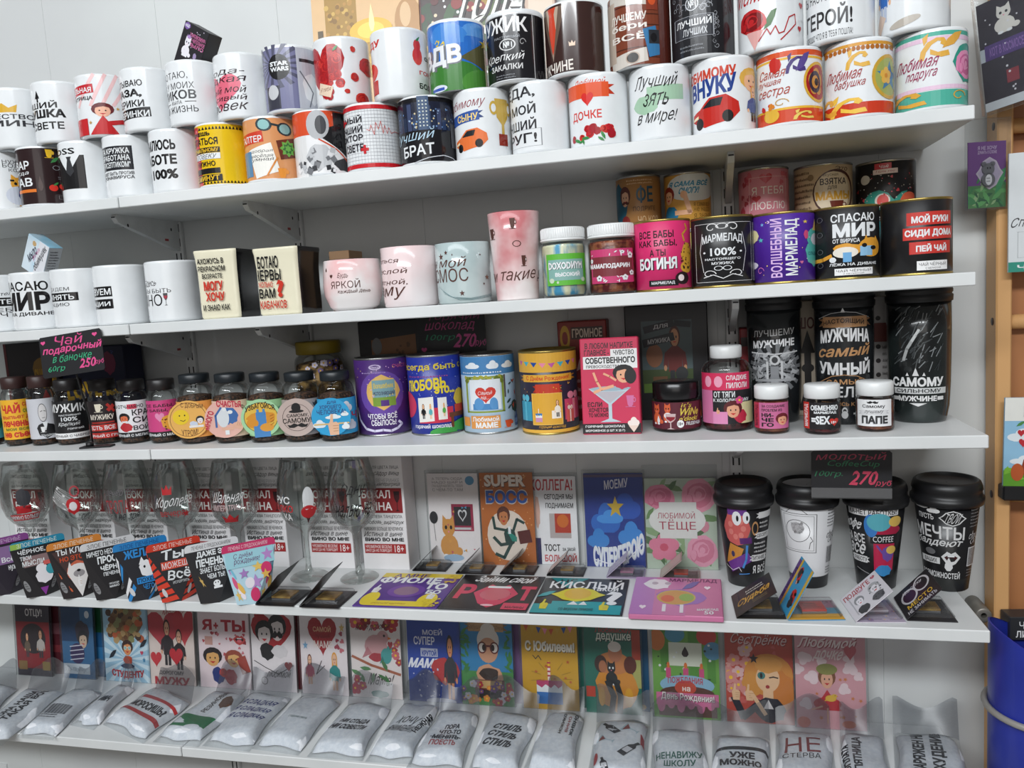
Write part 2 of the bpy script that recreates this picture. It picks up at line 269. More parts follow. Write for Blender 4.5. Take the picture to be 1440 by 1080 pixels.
def flatten(design, half, h, curved):
    """elements -> list of (triangle in millimetre-like local units, colour, layer)"""
    ax = (lambda x: half*(asin(x) if -1 <= x <= 1 else (pi/2+(abs(x)-1)*pi/2)*(1 if x > 0 else -1))) if curved else (lambda x: x*half)
    out = []; lay = 0
    flat = []
    for e in design:
        if isinstance(e, list): flat.extend((q, 1 if i == 0 else .4) for i, q in enumerate(e))
        else: flat.append((e, 1))
    for (kind, k, box, c, kw), dl in flat:
        lay += dl
        if kind == 'L':
            w = kw['w']*half/2; P = [(ax(p[0]), p[1]*h) for p in k]
            for a, b in zip(P, P[1:]):
                dx, dy = b[0]-a[0], b[1]-a[1]; l = sqrt(dx*dx+dy*dy) or 1; nx, ny = -dy/l*w, dx/l*w; ex, ey = dx/l*w*.5, dy/l*w*.5
                q = [(a[0]+nx-ex, a[1]+ny-ey), (a[0]-nx-ex, a[1]-ny-ey), (b[0]-nx+ex, b[1]-ny+ey), (b[0]+nx+ex, b[1]+ny+ey)]
                out += [([q[0], q[1], q[2]], c, lay), ([q[0], q[2], q[3]], c, lay)]
            continue
        if kw.get('mm'):
            cx, cy = ax(box[0]), box[1]*h; hw = hh = box[2]*half
        else:
            a, b = ax(box[0]), ax(box[2]); cx, hw = (a+b)/2, (b-a)/2; cy, hh = (box[1]+box[3])/2*h, (box[3]-box[1])/2*h
        if kind == 'T': polys = [(t, c, 1) for t in text_tris(k, kw['st'])]
        else:
            polys = []
            for i, (p, cc) in enumerate(SH[k](c, kw.get('x'))):
                for t in tessellate_polygon([[Vector((q[0], q[1], 0)) for q in p]]): polys.append(([p[j] for j in t], cc, 1+(i*.45 if k not in ('wr', 'bar', 'rays', 'ring', 'frame') else 0)))
        st = kw.get('st', ''); bend = kw.get('bend', 0); rot = radians(kw.get('rot', 0)); slope = kw.get('slope', 0); cr, sr = cos(rot), sin(rot)
        if abs(abs(kw.get('rot', 0))-90) < (32 if kind == 'T' else 1): hw, hh = hh, hw
        mxs = max([1]+[p_[2] for p_ in polys])
        for p, cc, sub in polys:
            q = []
            for (x, y) in p:
                if 'h' in st: y += .12*sin(x*9+len(k))
                X = x*hw+(.35*y*hh if ('i' in st or 'h' in st) else 0); Y = y*hh+bend*hh*(1-x*x)+slope*x*hh
                q.append((cx+X*cr-Y*sr, cy+X*sr+Y*cr))
            out.append((q, cc, lay+sub-1))
        if kind == 'S' and k not in ('wr', 'bar', 'rays', 'ring'): lay += mxs-1
    return out

def clip(poly, x, keep_right):
    o = []
    for i in range(len(poly)):
        a, b = poly[i-1], poly[i]; ia, ib = (a[0] >= x) == keep_right, (b[0] >= x) == keep_right
        if ia != ib:
            t = (x-a[0])/(b[0]-a[0]); o.append((x, a[1]+t*(b[1]-a[1])))
        if ib: o.append(b)
    return o
def clipy(poly, y, keep_up):
    return [(b, a) for a, b in clip([(q[1], q[0]) for q in poly], y, keep_up)]

# ------------------------------------------------------------------ mesh builder
SEG = 48
class MB:
    def __init__(s): s.v = []; s.f = []; s.m = []; s.mats = []; s.sm = []
    def mi(s, m):
        if m not in s.mats: s.mats.append(m)
        return s.mats.index(m)
    def add(s, vs, fs, m, smooth=False):
        b = len(s.v); s.v += [tuple(p) for p in vs]; i = s.mi(m)
        for f in fs: s.f.append([b+j for j in f]); s.m.append(i); s.sm.append(smooth)
        return s
    def lathe(s, prof, m, seg=SEG, mats=None, cx=0, cy=0, smooth=True):          # prof: (r, z) list; mats: material per ring segment
        n = len(prof); vs = [(cx+r*sin(2*pi*j/seg), cy-r*cos(2*pi*j/seg), z) for r, z in prof for j in range(seg)]
        b = len(s.v); s.v += vs
        for i in range(n-1):
            k = s.mi(mats[i] if mats and mats[i] else m)
            for j in range(seg):
                q = [b+i*seg+j, b+i*seg+(j+1) % seg, b+(i+1)*seg+(j+1) % seg, b+(i+1)*seg+j]
                s.f.append(q); s.m.append(k); s.sm.append(smooth)
        return s
    def box(s, a, b, m, bev=0):
        (x0, y0, z0), (x1, y1, z1) = a, b
        if bev:
            c = bev; P = []
            for z, i in ((z0, c), (z0+c, 0), (z1-c, 0), (z1, c)):
                e = c if z in (z0, z1) else 0
                P.append([(x0+c, y0+e, z), (x1-c, y0+e, z), (x1-e, y0+c, z), (x1-e, y1-c, z), (x1-c, y1-e, z), (x0+c, y1-e, z), (x0+e, y1-c, z), (x0+e, y0+c, z)])
            vs = sum(P, []); fs = [[7-i for i in range(8)], [24+i for i in range(8)]]
            for r in range(3):
                for j in range(8): fs.append([r*8+j, r*8+(j+1) % 8, r*8+8+(j+1) % 8, r*8+8+j])
            return s.add(vs, fs, m)
        return s.add([(x, y, z) for z in (z0, z1) for x, y in ((x0, y0), (x1, y0), (x1, y1), (x0, y1))], [[3, 2, 1, 0], [4, 5, 6, 7], [0, 1, 5, 4], [1, 2, 6, 5], [2, 3, 7, 6], [3, 0, 4, 7]], m)
    def prism(s, poly, axis, a, b, m):                                             # polygon swept along axis 'x','y' or 'z' from a to b
        mk = {'x': lambda p, t: (t, p[0], p[1]), 'y': lambda p, t: (p[0], t, p[1]), 'z': lambda p, t: (p[0], p[1], t)}[axis]
        n = len(poly); vs = [mk(p, a) for p in poly]+[mk(p, b) for p in poly]
        return s.add(vs, [list(range(n))[::-1], list(range(n, 2*n))]+[[i, (i+1) % n, n+(i+1) % n, n+i] for i in range(n)], m)
    def tube(s, pts, r, m, seg=8, closed=False, cap=True):
        pts = [Vector(p) for p in pts]; n = len(pts); rr = r if isinstance(r, list) else [r]*n; vs = []; fs = []
        up = None
        for i, p in enumerate(pts):
            d = (pts[(i+1) % n]-pts[i-1]) if closed else (pts[min(i+1, n-1)]-pts[max(i-1, 0)])
            d.normalize()
            if up is None: up = Vector((0, 0, 1)) if abs(d.z) < .9 else Vector((1, 0, 0))
            a = d.cross(up).normalized(); up = a.cross(d).normalized()
            vs += [p+(a*cos(2*pi*j/seg)+up*sin(2*pi*j/seg))*rr[i] for j in range(seg)]
        for i in range(n if closed else n-1):
            for j in range(seg): fs.append([i*seg+j, i*seg+(j+1) % seg, ((i+1) % n)*seg+(j+1) % seg, ((i+1) % n)*seg+j])
        if cap and not closed: fs += [list(range(seg))[::-1], [(n-1)*seg+j for j in range(seg)]]
        return s.add(vs, fs, m, True)
    def art(s, design, half, h, fn, rough=.5, curved=False, coat=0, step=.00004, base=.0001, clipx=None, clipz=True, facet=None):
        """print artwork; fn(x, y, off) -> local point. curved: half is the radius, x runs along the arc"""
        tris = flatten(design, half, h, curved)
        cs = half*radians(360/SEG) if curved else None
        if facet: cs = facet
        groups = {}; step = min(step, .0007/max(8, max((q[2] for q in tris), default=1)))
        for i, (t, c, lay) in enumerate(tris):
            polys = [t]; xs = [q[0] for q in t]
            lim = clipx if clipx else (half*pi*.62 if curved else half)
            if max(xs) > lim: polys = [clip(p, lim, False) for p in polys]
            if min(xs) < -lim: polys = [clip(p, -lim, True) for p in polys]
            if clipz:
                ys = [q[1] for q in t]
                if max(ys) > h: polys = [clipy(p, h, False) for p in polys if len(p) > 2]
                if min(ys) < 0: polys = [clipy(p, 0, True) for p in polys if len(p) > 2]
            if cs:
                k0, k1 = math.floor(max(min(xs), -lim)/cs)+1, math.ceil(min(max(xs), lim)/cs)-1
                for k in range(k0, k1+1):
                    np_ = []
                    for p in polys:
                        if len(p) > 2: np_ += [clip(p, k*cs, False), clip(p, k*cs, True)]
                    polys = np_
            off = base+lay*step
            for p in polys:
                if len(p) > 2: groups.setdefault(c, []).append([fn(q[0], q[1], off) for q in p])
        for c, ps in groups.items():
            vs = []; fs = []
            for p in ps: fs.append(list(range(len(vs), len(vs)+len(p)))); vs += p
            s.add(vs, fs, M(c, rough, 0, coat))
        return s
    def obj(s, name, parent=None, loc=(0, 0, 0), rot=(0, 0, 0), recalc=False):
        me = bpy.data.meshes.new(name); me.from_pydata(s.v, [], s.f)
        for m in s.mats: me.materials.append(m)
        me.polygons.foreach_set('material_index', s.m); me.polygons.foreach_set('use_smooth', s.sm); me.update()
        o = bpy.data.objects.new(name, me); COL.objects.link(o); o.location = loc; o.rotation_euler = rot
        if parent: o.parent = parent
        return o
def tag(o, label, cat, group=None, kind=None):
    if label: o['label'] = label
    if cat: o['category'] = cat
    if group: o['group'] = group
    if kind: o['kind'] = kind
    return o
def thing(name, label, cat, loc=(0, 0, 0), rot=(0, 0, 0), group=None):
    o = bpy.data.objects.new(name, None); o.empty_display_size = .02; COL.objects.link(o); o.location = loc; o.rotation_euler = rot
    return tag(o, label, cat, group)
def cylfn(rad, z0=0, ref=None):              # wraps artwork onto a lathed wall, lying exactly on its facets; rad: radius or function of height
    rf = rad if callable(rad) else (lambda z: rad)
    rm = ref or rf(0); cs = 2*pi/SEG
    def fn(x, y, off):
        a = x/rm; k = math.floor(a/cs+1e-6); t = a/cs-k; r = rf(y)+off
        a0, a1 = k*cs, (k+1)*cs
        return (r*(sin(a0)*(1-t)+sin(a1)*t), -r*(cos(a0)*(1-t)+cos(a1)*t), y+z0)
    return fn
def flatfn(z0=0, y=0): return lambda x, z, off: (x, y-off, z+z0)
# ------------------------------------------------------------------ the setting: panelled wall, floor, shelves on brackets and slotted rails
WALL = noisemat('wall_panel_white', 'c5c7c7', 'cdd0cf', 3, .42)
SHELFM = noisemat('white_melamine', 'd3d6d6', 'dbdddd', 8, .38)
METW = noisemat('white_powder_coat', 'c6c8c8', 'd0d2d2', 30, .4)
DARKH = M('26262a', .6)
def panels():
    b = MB(); x = ony(597, 320, 0).x-.25*20*K*1.0; w = (ony(790, 285, 0).x-ony(597, 320, 0).x)
    x0 = ony(597, 320, 0).x
    edges = [x0+w*k for k in range(-11, 9)]
    for a, c in zip(edges, edges[1:]):
        b.prism([(a+.0003, -.0), (c-.0003, 0), (c, .0008), (c, .012), (a, .012), (a, .0008)], 'z', 0, 2.9, WALL)
    return b
w = panels().obj('wall_back'); tag(w, None, None, kind='structure')
b = MB(); b.box((-4, -4.6, -.05), (2, .012, 0), noisemat('floor_tile', '8d8a86', '97948f', 5, .5)); tag(b.obj('floor'), None, None, kind='structure')

xR = {1: 0, 2: .0021*K, 3: .0188*K, 4: .0219*K, 5: .0219*K}; xL = {1: -1.3452*K, 2: -1.3533*K, 3: -1.34*K, 4: -1.3458*K, 5: -1.3476*K}
ORD = {1: 'top', 2: 'second', 3: 'middle', 4: 'fourth', 5: 'lowest'}
HOLD = {1: 'holding the two tiers of white mugs', 2: 'holding a row of mugs and round tins', 3: 'holding tea jars, chocolate tins and tumblers', 4: 'holding wine glasses and coffee cups', 5: 'holding cellophane bags of socks'}
def board(s, x0, x1, label):
    b = MB(); b.box((x0, -SD, SZ[s]-ST), (x1, -.002, SZ[s]), SHELFM, .0012)
    tag(b.obj('shelf_board'), label, 'shelf', 'white melamine shelf boards')
for s in (1, 2, 3, 4, 5):
    board(s, -3.0, xL[s]-.0012, f'short visible end of the white {ORD[s]} shelf board, joined to a longer board')
    board(s, xL[s]+.0005, xR[s], f'long white {ORD[s]} shelf board {HOLD[s]}')
p = onz(18, 1068, SZ[5]-.22)
b = MB(); b.box((-3, p.y, SZ[5]-.22-ST), (p.x, -.002, SZ[5]-.22), SHELFM, .0012)
tag(b.obj('shelf_board'), 'corner of a white board below the lowest sock shelf', 'shelf', 'white melamine shelf boards')

def rail(x, label):
    b = MB(); z0, z1 = SZ[5]-.3, SZ[1]-.005
    b.box((x-.0095, -.009, z0), (x+.0095, 0, z1), METW, .001); z = z0+.02
    while z < z1-.02:
        for sx in (-.0045, .0045): b.add([(x+sx-.0013, -.00915, z), (x+sx+.0013, -.00915, z), (x+sx+.0013, -.00915, z+.014), (x+sx-.0013, -.00915, z+.014)], [[0, 1, 2, 3]], DARKH)
        z += .026
    tag(b.obj('wall_rail'), label, 'shelf rail', 'slotted white wall rails')
RX = [(254, 340, 'slotted white wall rail behind the short boards, by the blue soap box'), (421, 322, 'slotted white wall rail behind the cream mugs'), (1024, 300, 'slotted white wall rail between the craft paper tins and pink tin')]
RXX = [ony(px, py, 0).x for px, py, _ in RX]
for x, r in zip(RXX, RX): rail(x, r[2])
def bracket(x, s, label):
    z = SZ[s]-ST; D = SD*.74; b = MB(); pr = [(-.009, z), (-D, z), (-D-.003, z-.006), (-D+.004, z-.014), (-D+.022, z-.018), (-D*.5, z-.034), (-.02, z-.052), (-.009, z-.053)]
    b.prism(pr, 'x', x-.0045, x+.0045, METW)
    for yy, zz in ((-D*.18, z-.016), (-D+.024, z-.0165)):
        b.add([(x-.0046, yy+.0022*cos(a), zz+.003*sin(a)) for a in [i*pi/4 for i in range(8)]], [list(range(8))], DARKH); b.add([(x+.0046, yy+.0022*cos(a), zz+.003*sin(a)) for a in [i*pi/4 for i in range(8)]], [list(range(8))], DARKH)
    b.box((x-.0047, -D*.3, z-.037), (x+.0047, -D*.24, z-.033), M('a8383c', .5))
    b.add([(x-.0035, -D-.0032, z-.006), (x+.0035, -D-.0032, z-.006), (x+.0035, -D-.0032, z-.004), (x-.0035, -D-.0032, z-.004)], [[0, 1, 2, 3]], DARKH)
    tag(b.obj('shelf_bracket'), label, 'shelf bracket', 'white shelf brackets')
WH = ['near the blue soap box', 'above the cream mugs', 'beside the pink tin']
for s in (1, 2, 3, 4, 5):
    for i, x in enumerate(RXX): bracket(x, s, f'white steel bracket under the {ORD[s]} shelf on the rail {WH[i]}')
# ------------------------------------------------------------------ mugs
MR, MH = .0400, .0945
def mug_prof(r, h, z0, z1):
    return [(.001, .003), (r*.82, .003), (r*.84, 0), (r-.004, 0), (r-.001, .0012), (r, .004), (r, z0), (r, z1), (r, h-.0025), (r-.0008, h-.0006), (r-.002, h), (r-.0034, h-.0008), (r-.004, h-.003), (r-.004, .01), (r-.01, .006), (.001, .006)]
def make_mug(loc, label, design, group, wrap='W', z0=.05, z1=.95, inner='W', r=MR, h=MH, handle=180, hc=None, turn=0, name='mug', outer=None):
    rz = facing(loc[0], loc[1])+radians(turn)
    t = thing(name, label, 'mug', loc, (0, 0, rz), group)
    w, base = CER(wrap), CER(outer or 'W'); b = MB(); pr = mug_prof(r, h, max(.0046, h*z0), min(h-.0032, h*z1))
    b.lathe(pr, base, mats=[None]*6+[w]+[None]*3+[CER(inner)]*6)
    b.art(design, r, h, cylfn(r), .2, True, .3); b.obj('mug_body', t)
    hb = MB(); hh = h*.36; pts = [(0, -(r-.002)-.03*max(0, cos(a))**.6 if abs(a) < pi/2 else -(r-.002), h*.5+hh*sin(a)) for a in [pi*(-.5+i/14) for i in range(15)]]
    a = radians(handle)-(rz if handle == 180 else 0); pts = [(-p[1]*-1*sin(a)*-1 if 0 else -p[1]*sin(a), p[1]*cos(a), p[2]) for p in pts]
    hb.tube(pts, .0052, CER(hc or outer or 'W'), 8); hb.obj('handle', t); return t
G1 = 'printed mugs standing on the top shelf'; G2 = 'printed mugs stacked as the upper tier'; G3 = 'white mugs on the second shelf'
YM = -SD+MR+.006
ROWX = {}
def row(specs, z, group, left, yy=YM):           # left: picture columns of the visible left silhouettes; neighbours touch at most
    nx = None; ROWX[group] = {}
    for (px, py, label, design, kw), lx in list(zip(specs, left))[::-1]:
        X = leftx(lx, yy, z+MH*.5, MR)
        if nx is not None: X = min(X, nx-2*MR-.0018)
        nx = X; ROWX[group][lx] = X; make_mug((X, yy, z), label, design, group, **kw)
def glyph(txt, y0, y1, x1, x0=-1.5, c='K', st='b'): return T(txt, x0, y0, x1, y1, c, st)
kk = '17171a'
LOWER = [
 (3, 0, 'white mug with an orange cat in a shirt and blue tie', [T('НУЖНО', .0, .8, .85, .86, 'D', ''), T('БОЛЬШЕ', .0, .73, .95, .8, 'D', ''), T('КОФЕ', .2, .66, .75, .72, 'D', ''), S('cat', -.1, .08, .9, .62, 'e9a83c'), S('e', .0, .1, .8, .42, 'd3d9e6'), S('tie', .42, .2, .55, .42, '2d3f78'), S('r', .2, .5, .34, .53), S('r', .5, .5, .64, .53)], {}),
 (66, 0, 'dark brown mug with cheese, tomatoes and steak doodles', [T('ПОВАР', -1.3, .62, -.55, .76, 'W'), T('всегда', -1.2, .52, -.6, .58, 'W', 'h'), T('ПРАВ', -1.3, .34, -.5, .48, 'W'), S('r', -1.1, .24, -.4, .29, 'O'), S('cup', .0, .8, .35, .94, 'Y', 'Y'), S('leaf', .2, .72, .5, .82, 'G'), S('e', .6, .55, .9, .7, 'c2455a'), S('e', .05, .25, .36, .36, 'd8382c'), S('e', .4, .28, .68, .38, 'd8382c'), S('leaf', .2, .34, .4, .4, 'G'), S('ring', .25, .6, .5, .68, 'S'), S('drop', -.35, .25, -.1, .5, '4a3a38'), S('frame', .35, .12, .62, .18, 'L'), S('leaf', .8, .12, 1, .2, 'G'), wiggle(.4, .44, .8, .5, 2, 'S')], dict(wrap='2b1b1d', z0=.04, z1=.96)),
 (121, 0, 'white mug with a black suit and white necktie print', [T('BOSS', -1.2, .78, -.4, .88, kk), S('r', -1.3, .22, -.1, .76, kk), S('dn', -.95, .45, -.25, .76, 'W'), S('tie', -.8, .42, -.45, .74, 'D')], {}),
 (183, 0, 'white mug with a black text square about an antiseptic', [S('r', -1.1, .44, .05, .82, '22242a'), *ln((-1.0, .47, -.05, .8), 'ЭТА КРУЖКА', 'ОБРАБОТАНА', 'АНТИСЕПТИКОМ"', c='W'), *ln((-1.05, .29, .05, .42), 'И МОЖЕТ БЫТЬ ПРОТИВ', 'КОРОНАВИРУСА', c='D')], {}),
 (248, 0, 'white mug with bold black lettering ending in 100%', [*ln((-1.45, .18, -.05, .86), 'СТРЕМЛЮСЬ', 'К РАБОТЕ', 'НА 100%', c=kk, st='B', gap=.28)], {}),
 (316, 0, 'yellow mug with black zigzag edges and black tape lettering', [S('r', -1.2, .05, -.85, .95, 'c8202a'), [S('tri', -.85+i*.12, .89, -.75+i*.12, .94, kk) for i in range(16)], [S('tri', -.85+i*.12, .06, -.75+i*.12, .1, kk) for i in range(16)], T('ХОЧЕШЬ', -1, .8, -.45, .86, kk, 'B'), T('ВЫСПАТЬСЯ', -1.2, .66, -.2, .77, kk), S('r', -1, .54, -.15, .62, kk), T('НОРМАЛЬНОМУ', -1, .55, -.2, .61, 'Y'), S('r', -1, .44, -.15, .53, 'W'), T('ЧЕЛОВЕКУ', -1, .45, -.3, .52, kk, 'h'), T('НУЖНО', -.95, .33, -.35, .41, kk), S('r', -1, .22, -.2, .3, kk), S('r', -1, .1, -.15, .2, kk), T('10 МИНУТ', -1, .11, -.25, .19, 'Y')], dict(wrap='eac21a', z0=.03, z1=.97)),
 (383, 0, 'tan mug with eyeglasses, notepad and green succulent', [S('r', -1.2, .58, -.3, .75, 'd0402c', rot=5), T('БУХГАЛТЕР', -1.3, .61, -.35, .71, 'W'), S('glasses', -.55, .72, .75, .94, '2a3a40', rot=-12), S('r', -.75, .1, .1, .55, 'f3f1ea', rot=14), *ln((-.75, .3, .0, .5), 'добрая', 'весёлая', 'умная', c='D', st='h'), S('r', -1, .1, -.75, .48, '5f8bb0'), S('r', .2, .36, .85, .65, '6b3426', rot=10), S('succ', .25, .37, .8, .64, '6db04a'), L([(-.25, .1), (.15, .36)], .06, 'd98a3c'), S('cup', .05, .05, .5, .2, 'e8953c', 'e8953c')], dict(wrap='dd9a66', z0=.04, z1=.96)),
 (452, 0, 'mug with silver, black and orange abstract print', [S('r', -1, .62, 1, .97, 'd9502c'), S('r', -1, .0, -.55, .62, 'e2e2e2'), S('dn', -.1, .25, 1.2, .8, '1d1d20', rot=20), S('blob', -.6, .1, .45, .5, 'c7c9cc', 5), S('e', -.5, .55, .3, .98, 'b9bbbe'), S('e', -.2, .62, .2, .9, '4a4b4f'), S('blob', .35, .05, 1.1, .3, '2a2a2d', 8), S('r', .45, .62, .9, .95, '222225'), L([(-.1, .55), (.5, .4), (.9, .2)], .05, 'd9502c'), SC_('r', 26, -.9, .05, .5, .4, .09, ['e8e8ea', '77797d', '3a3b3f', 'bfc1c4'], 4)], dict(wrap='ededee', z0=.03, z1=.97)),
 (527, 0, 'white grid paper mug with a red heartbeat line', [[L([(-1+i*.11, .1), (-1+i*.11, .9)], .009, 'a9aab0') for i in range(19)], [L([(-1, .12+i*.05), (1, .12+i*.05)], .009, 'a9aab0') for i in range(16)], S('r', -1, .9, 1, .96, 'c8202a'), S('r', -1, .05, 1, .11, 'c8202a'), *ln((-1.1, .28, -.35, .84), 'САМЫЙ', 'ЛУЧШИЙ', 'ДОКТОР', 'НА СВЕТЕ', c='22222a'), S('cross', -.45, .25, -.18, .38, 'c8202a'), S('cross', -1.05, .7, -.88, .8, 'c8202a'), L([(-.2, .6), (-.1, .58), (-.05, .66), (.05, .52), (.12, .7), (.2, .6), (.3, .72), (.36, .54), (.42, .66), (.5, .54), (.56, .63), (.64, .55), (.75, .58), (.95, .57)], .018, 'd06058')], {}),
 (602, 0, 'black mug with a lit city skyline', [S('r', -1, .5, 1, .9, '1a2034'), [S('r', -1+i*.17, .5, -.86+i*.17, [.8, .7, .88, .74, .66, .97, .84, .7, .8, .64, .86, .76][i], ['2e3e5c', '243049', '3f4a6a'][i % 3]) for i in range(12)], S('r', -.3, .5, .1, .98, '3f5575'), [S('r', -.25+i % 3*.12, .55+i//3*.05, -.2+i % 3*.12, .57+i//3*.05, 'cfd6d0') for i in range(24)], SC_('r', 40, -.95, .53, .95, .8, .025, ['d9c9a0', '9cb7d8', '6a8fc0'], 3), T('Лучший', -1.05, .32, .2, .5, 'b9d6e8', 'h', slope=.2), T('БРАТ', -.85, .14, .2, .3, 'W', 'b', slope=.2), L([(-.5, .04), (0, .1), (.5, .13), (.8, .1), (.95, .05)], .03, 'c9ccd2'), S('r', .8, .25, 1, .6, '55565c')], dict(wrap='17171c', z0=.03, z1=.97)),
 (682, 0, 'white mug with an orange car and gold trophy', [T('Любимому', -1.1, .7, .1, .86, '8a2a3a', 'i', slope=.25), S('banner', -1, .52, .05, .68, '2f55a0', '23407a', rot=5), T('СЫНУ', -.85, .55, -.15, .65, 'f2d27a', 'b', slope=.15), S('car', -.95, .12, .15, .44, 'e5743a'), S('trophy', .25, .18, .95, .84, 'caa84a')], {}),
 (762, 0, 'white mug thanking grandfather in dashed frame', [*ln((-1.3, .1, -.12, .95), 'ДЕДА,', 'ТЫ МОЙ', 'ЛУЧШИЙ', 'ДРУГ!', c='2c2c30', gap=.22), S('frame', -1.4, .1, .05, .34, 'S', .03)], {}),
 (845, 0, 'white mug with a red ribbon, heart and roses', [T('Любимой', -.75, .8, .25, .92, 'd8452e', 'h', bend=.3), S('banner', -1, .66, .55, .88, 'e2582f', 'c23a22', slope=-.1), S('heart', -.55, .55, -.15, .74, 'd8302c'), T('ДОЧКЕ', -.85, .36, .1, .5, 'd23a34'), SC_('rose', 12, -.9, .14, .45, .26, .15, ['c8202a', 'd8402f', 'a8182a'], 2), SC_('leaf', 6, -.8, .08, .3, .16, .1, ['G'], 4)], {}),
 (930, 0, 'white mug with a green brush stroke behind handwriting', [S('blob', -.85, .34, .0, .62, 'a5c8ac', 9), S('r', -.4, .52, .75, .72, 'a5c8ac', slope=.1), T('Лучший', -.75, .66, .55, .88, kk, 'h'), T('зять', -.5, .46, .3, .62, kk, 'h'), T('в мире!', -.7, .2, .5, .4, kk, 'h')], {}),
 (1018, 0, 'white mug with a red sports car and blond boy', [T('ЛЮБИМОМУ', -1.1, .72, .42, .86, 'c8402a', 'B', slope=.2), T('ВНУКУ', -.95, .5, .42, .74, '24408a', 'B', slope=.3), S('car', -.95, .08, .5, .5, 'c22a22'), S('face', .5, .5, 1.0, .84, 'e0b050'), S('person', .6, .14, 1.05, .62, '3a4a8a', ('F', 'e0a040', 'D'))], {}),
 (1110, 0, 'white mug with red floral border and ornate medallion', [S('r', -1, .05, 1, .22, 'd0482a'), S('r', -1, .88, 1, .95, 'd8562c'), S('r', -1, .84, 1, .87, 'e6b23a'), S('r', -1, .21, 1, .24, 'e6b23a'), S('scroll', -.1, .66, .5, .92, '4a3a7a'), S('leaf', .2, .68, .6, .92, '5a4a8c'), S('blob', -.6, .68, -.2, .9, 'c8302a', 4), S('e', .42, .28, 1.0, .8, 'a32022'), S('ring', .42, .28, 1.0, .8, 'd9a83a', .86), S('flower', .55, .36, .95, .72, 'c98a3a', 'K'), S('ring', .58, .4, .9, .68, '3a2a3a', .6), T('Самая', -.85, .64, -.1, .76, 'b0402c', 'i'), T('лучшая', -.9, .53, -.25, .61, 'b0402c', 'i'), T('сестра', -.9, .38, .0, .5, 'b0402c', 'i'), S('swirl', -.5, .24, .0, .37, 'caa060'), S('e', -.75, .07, -.3, .24, 'e0b040'), S('scroll', .1, .07, .7, .2, 'e8c860'), SC_('blob', 8, -.9, .25, -.4, .3, .07, ['c8302a', 'd9822c'], 3)], {}),
 (1207, 0, 'white mug with golden scrolls over red base, blue star medallion', [S('r', -1, .05, 1, .2, 'c93c22'), S('r', -1, .9, 1, .94, 'd89a3c'), [S('e', -.95+i*.13, .84, -.83+i*.13, .9, 'b06a28') for i in range(15)], S('scroll', -.35, .62, .35, .88, 'e2b04a'), S('scroll', -.8, .05, .25, .32, 'edc04a'), S('scroll', -1, .06, -.6, .36, 'dfa63c'), S('e', .38, .22, 1.05, .78, '9fa85a'), S('ring', .38, .22, 1.05, .78, 'c9a03a', .84), S('star', .5, .3, 1, .7, '3a78a0'), S('flower', .6, .4, .9, .62, 'e2b04a', 'd08a2a'), T('Любимая', -.85, .5, .1, .64, 'a83a3a', 'i', slope=.1), T('бабушка', -.65, .38, .2, .5, 'a83a3a', 'i', slope=.1)], {}),
 (1310, 0, 'white mug with teal borders, gold scrolls and pink rose', [S('r', -1, .05, 1, .24, '4fae9a'), S('r', -1, .9, 1, .95, '4fae9a'), S('r', -1, .84, 1, .89, 'e6c6dc'), S('r', -1, .25, 1, .3, 'e6c6dc'), S('scroll', -.3, .62, .5, .94, 'e0ac4a'), S('leaf', .3, .74, .8, .94, 'dda548'), S('blob', .55, .28, 1.15, .86, '2f9482', 6), S('rose', .62, .36, 1.05, .74, 'e58fb8', 'c86094'), S('scroll', -1, .06, -.1, .3, 'dca846'), S('swirl', .5, .08, .9, .24, 'd8a53f'), T('Любимая', -.88, .53, .2, .68, 'a02f5a', 'i', slope=.15), T('подруга', -.65, .38, .15, .5, 'a02f5a', 'i', slope=.15)], {}),
]
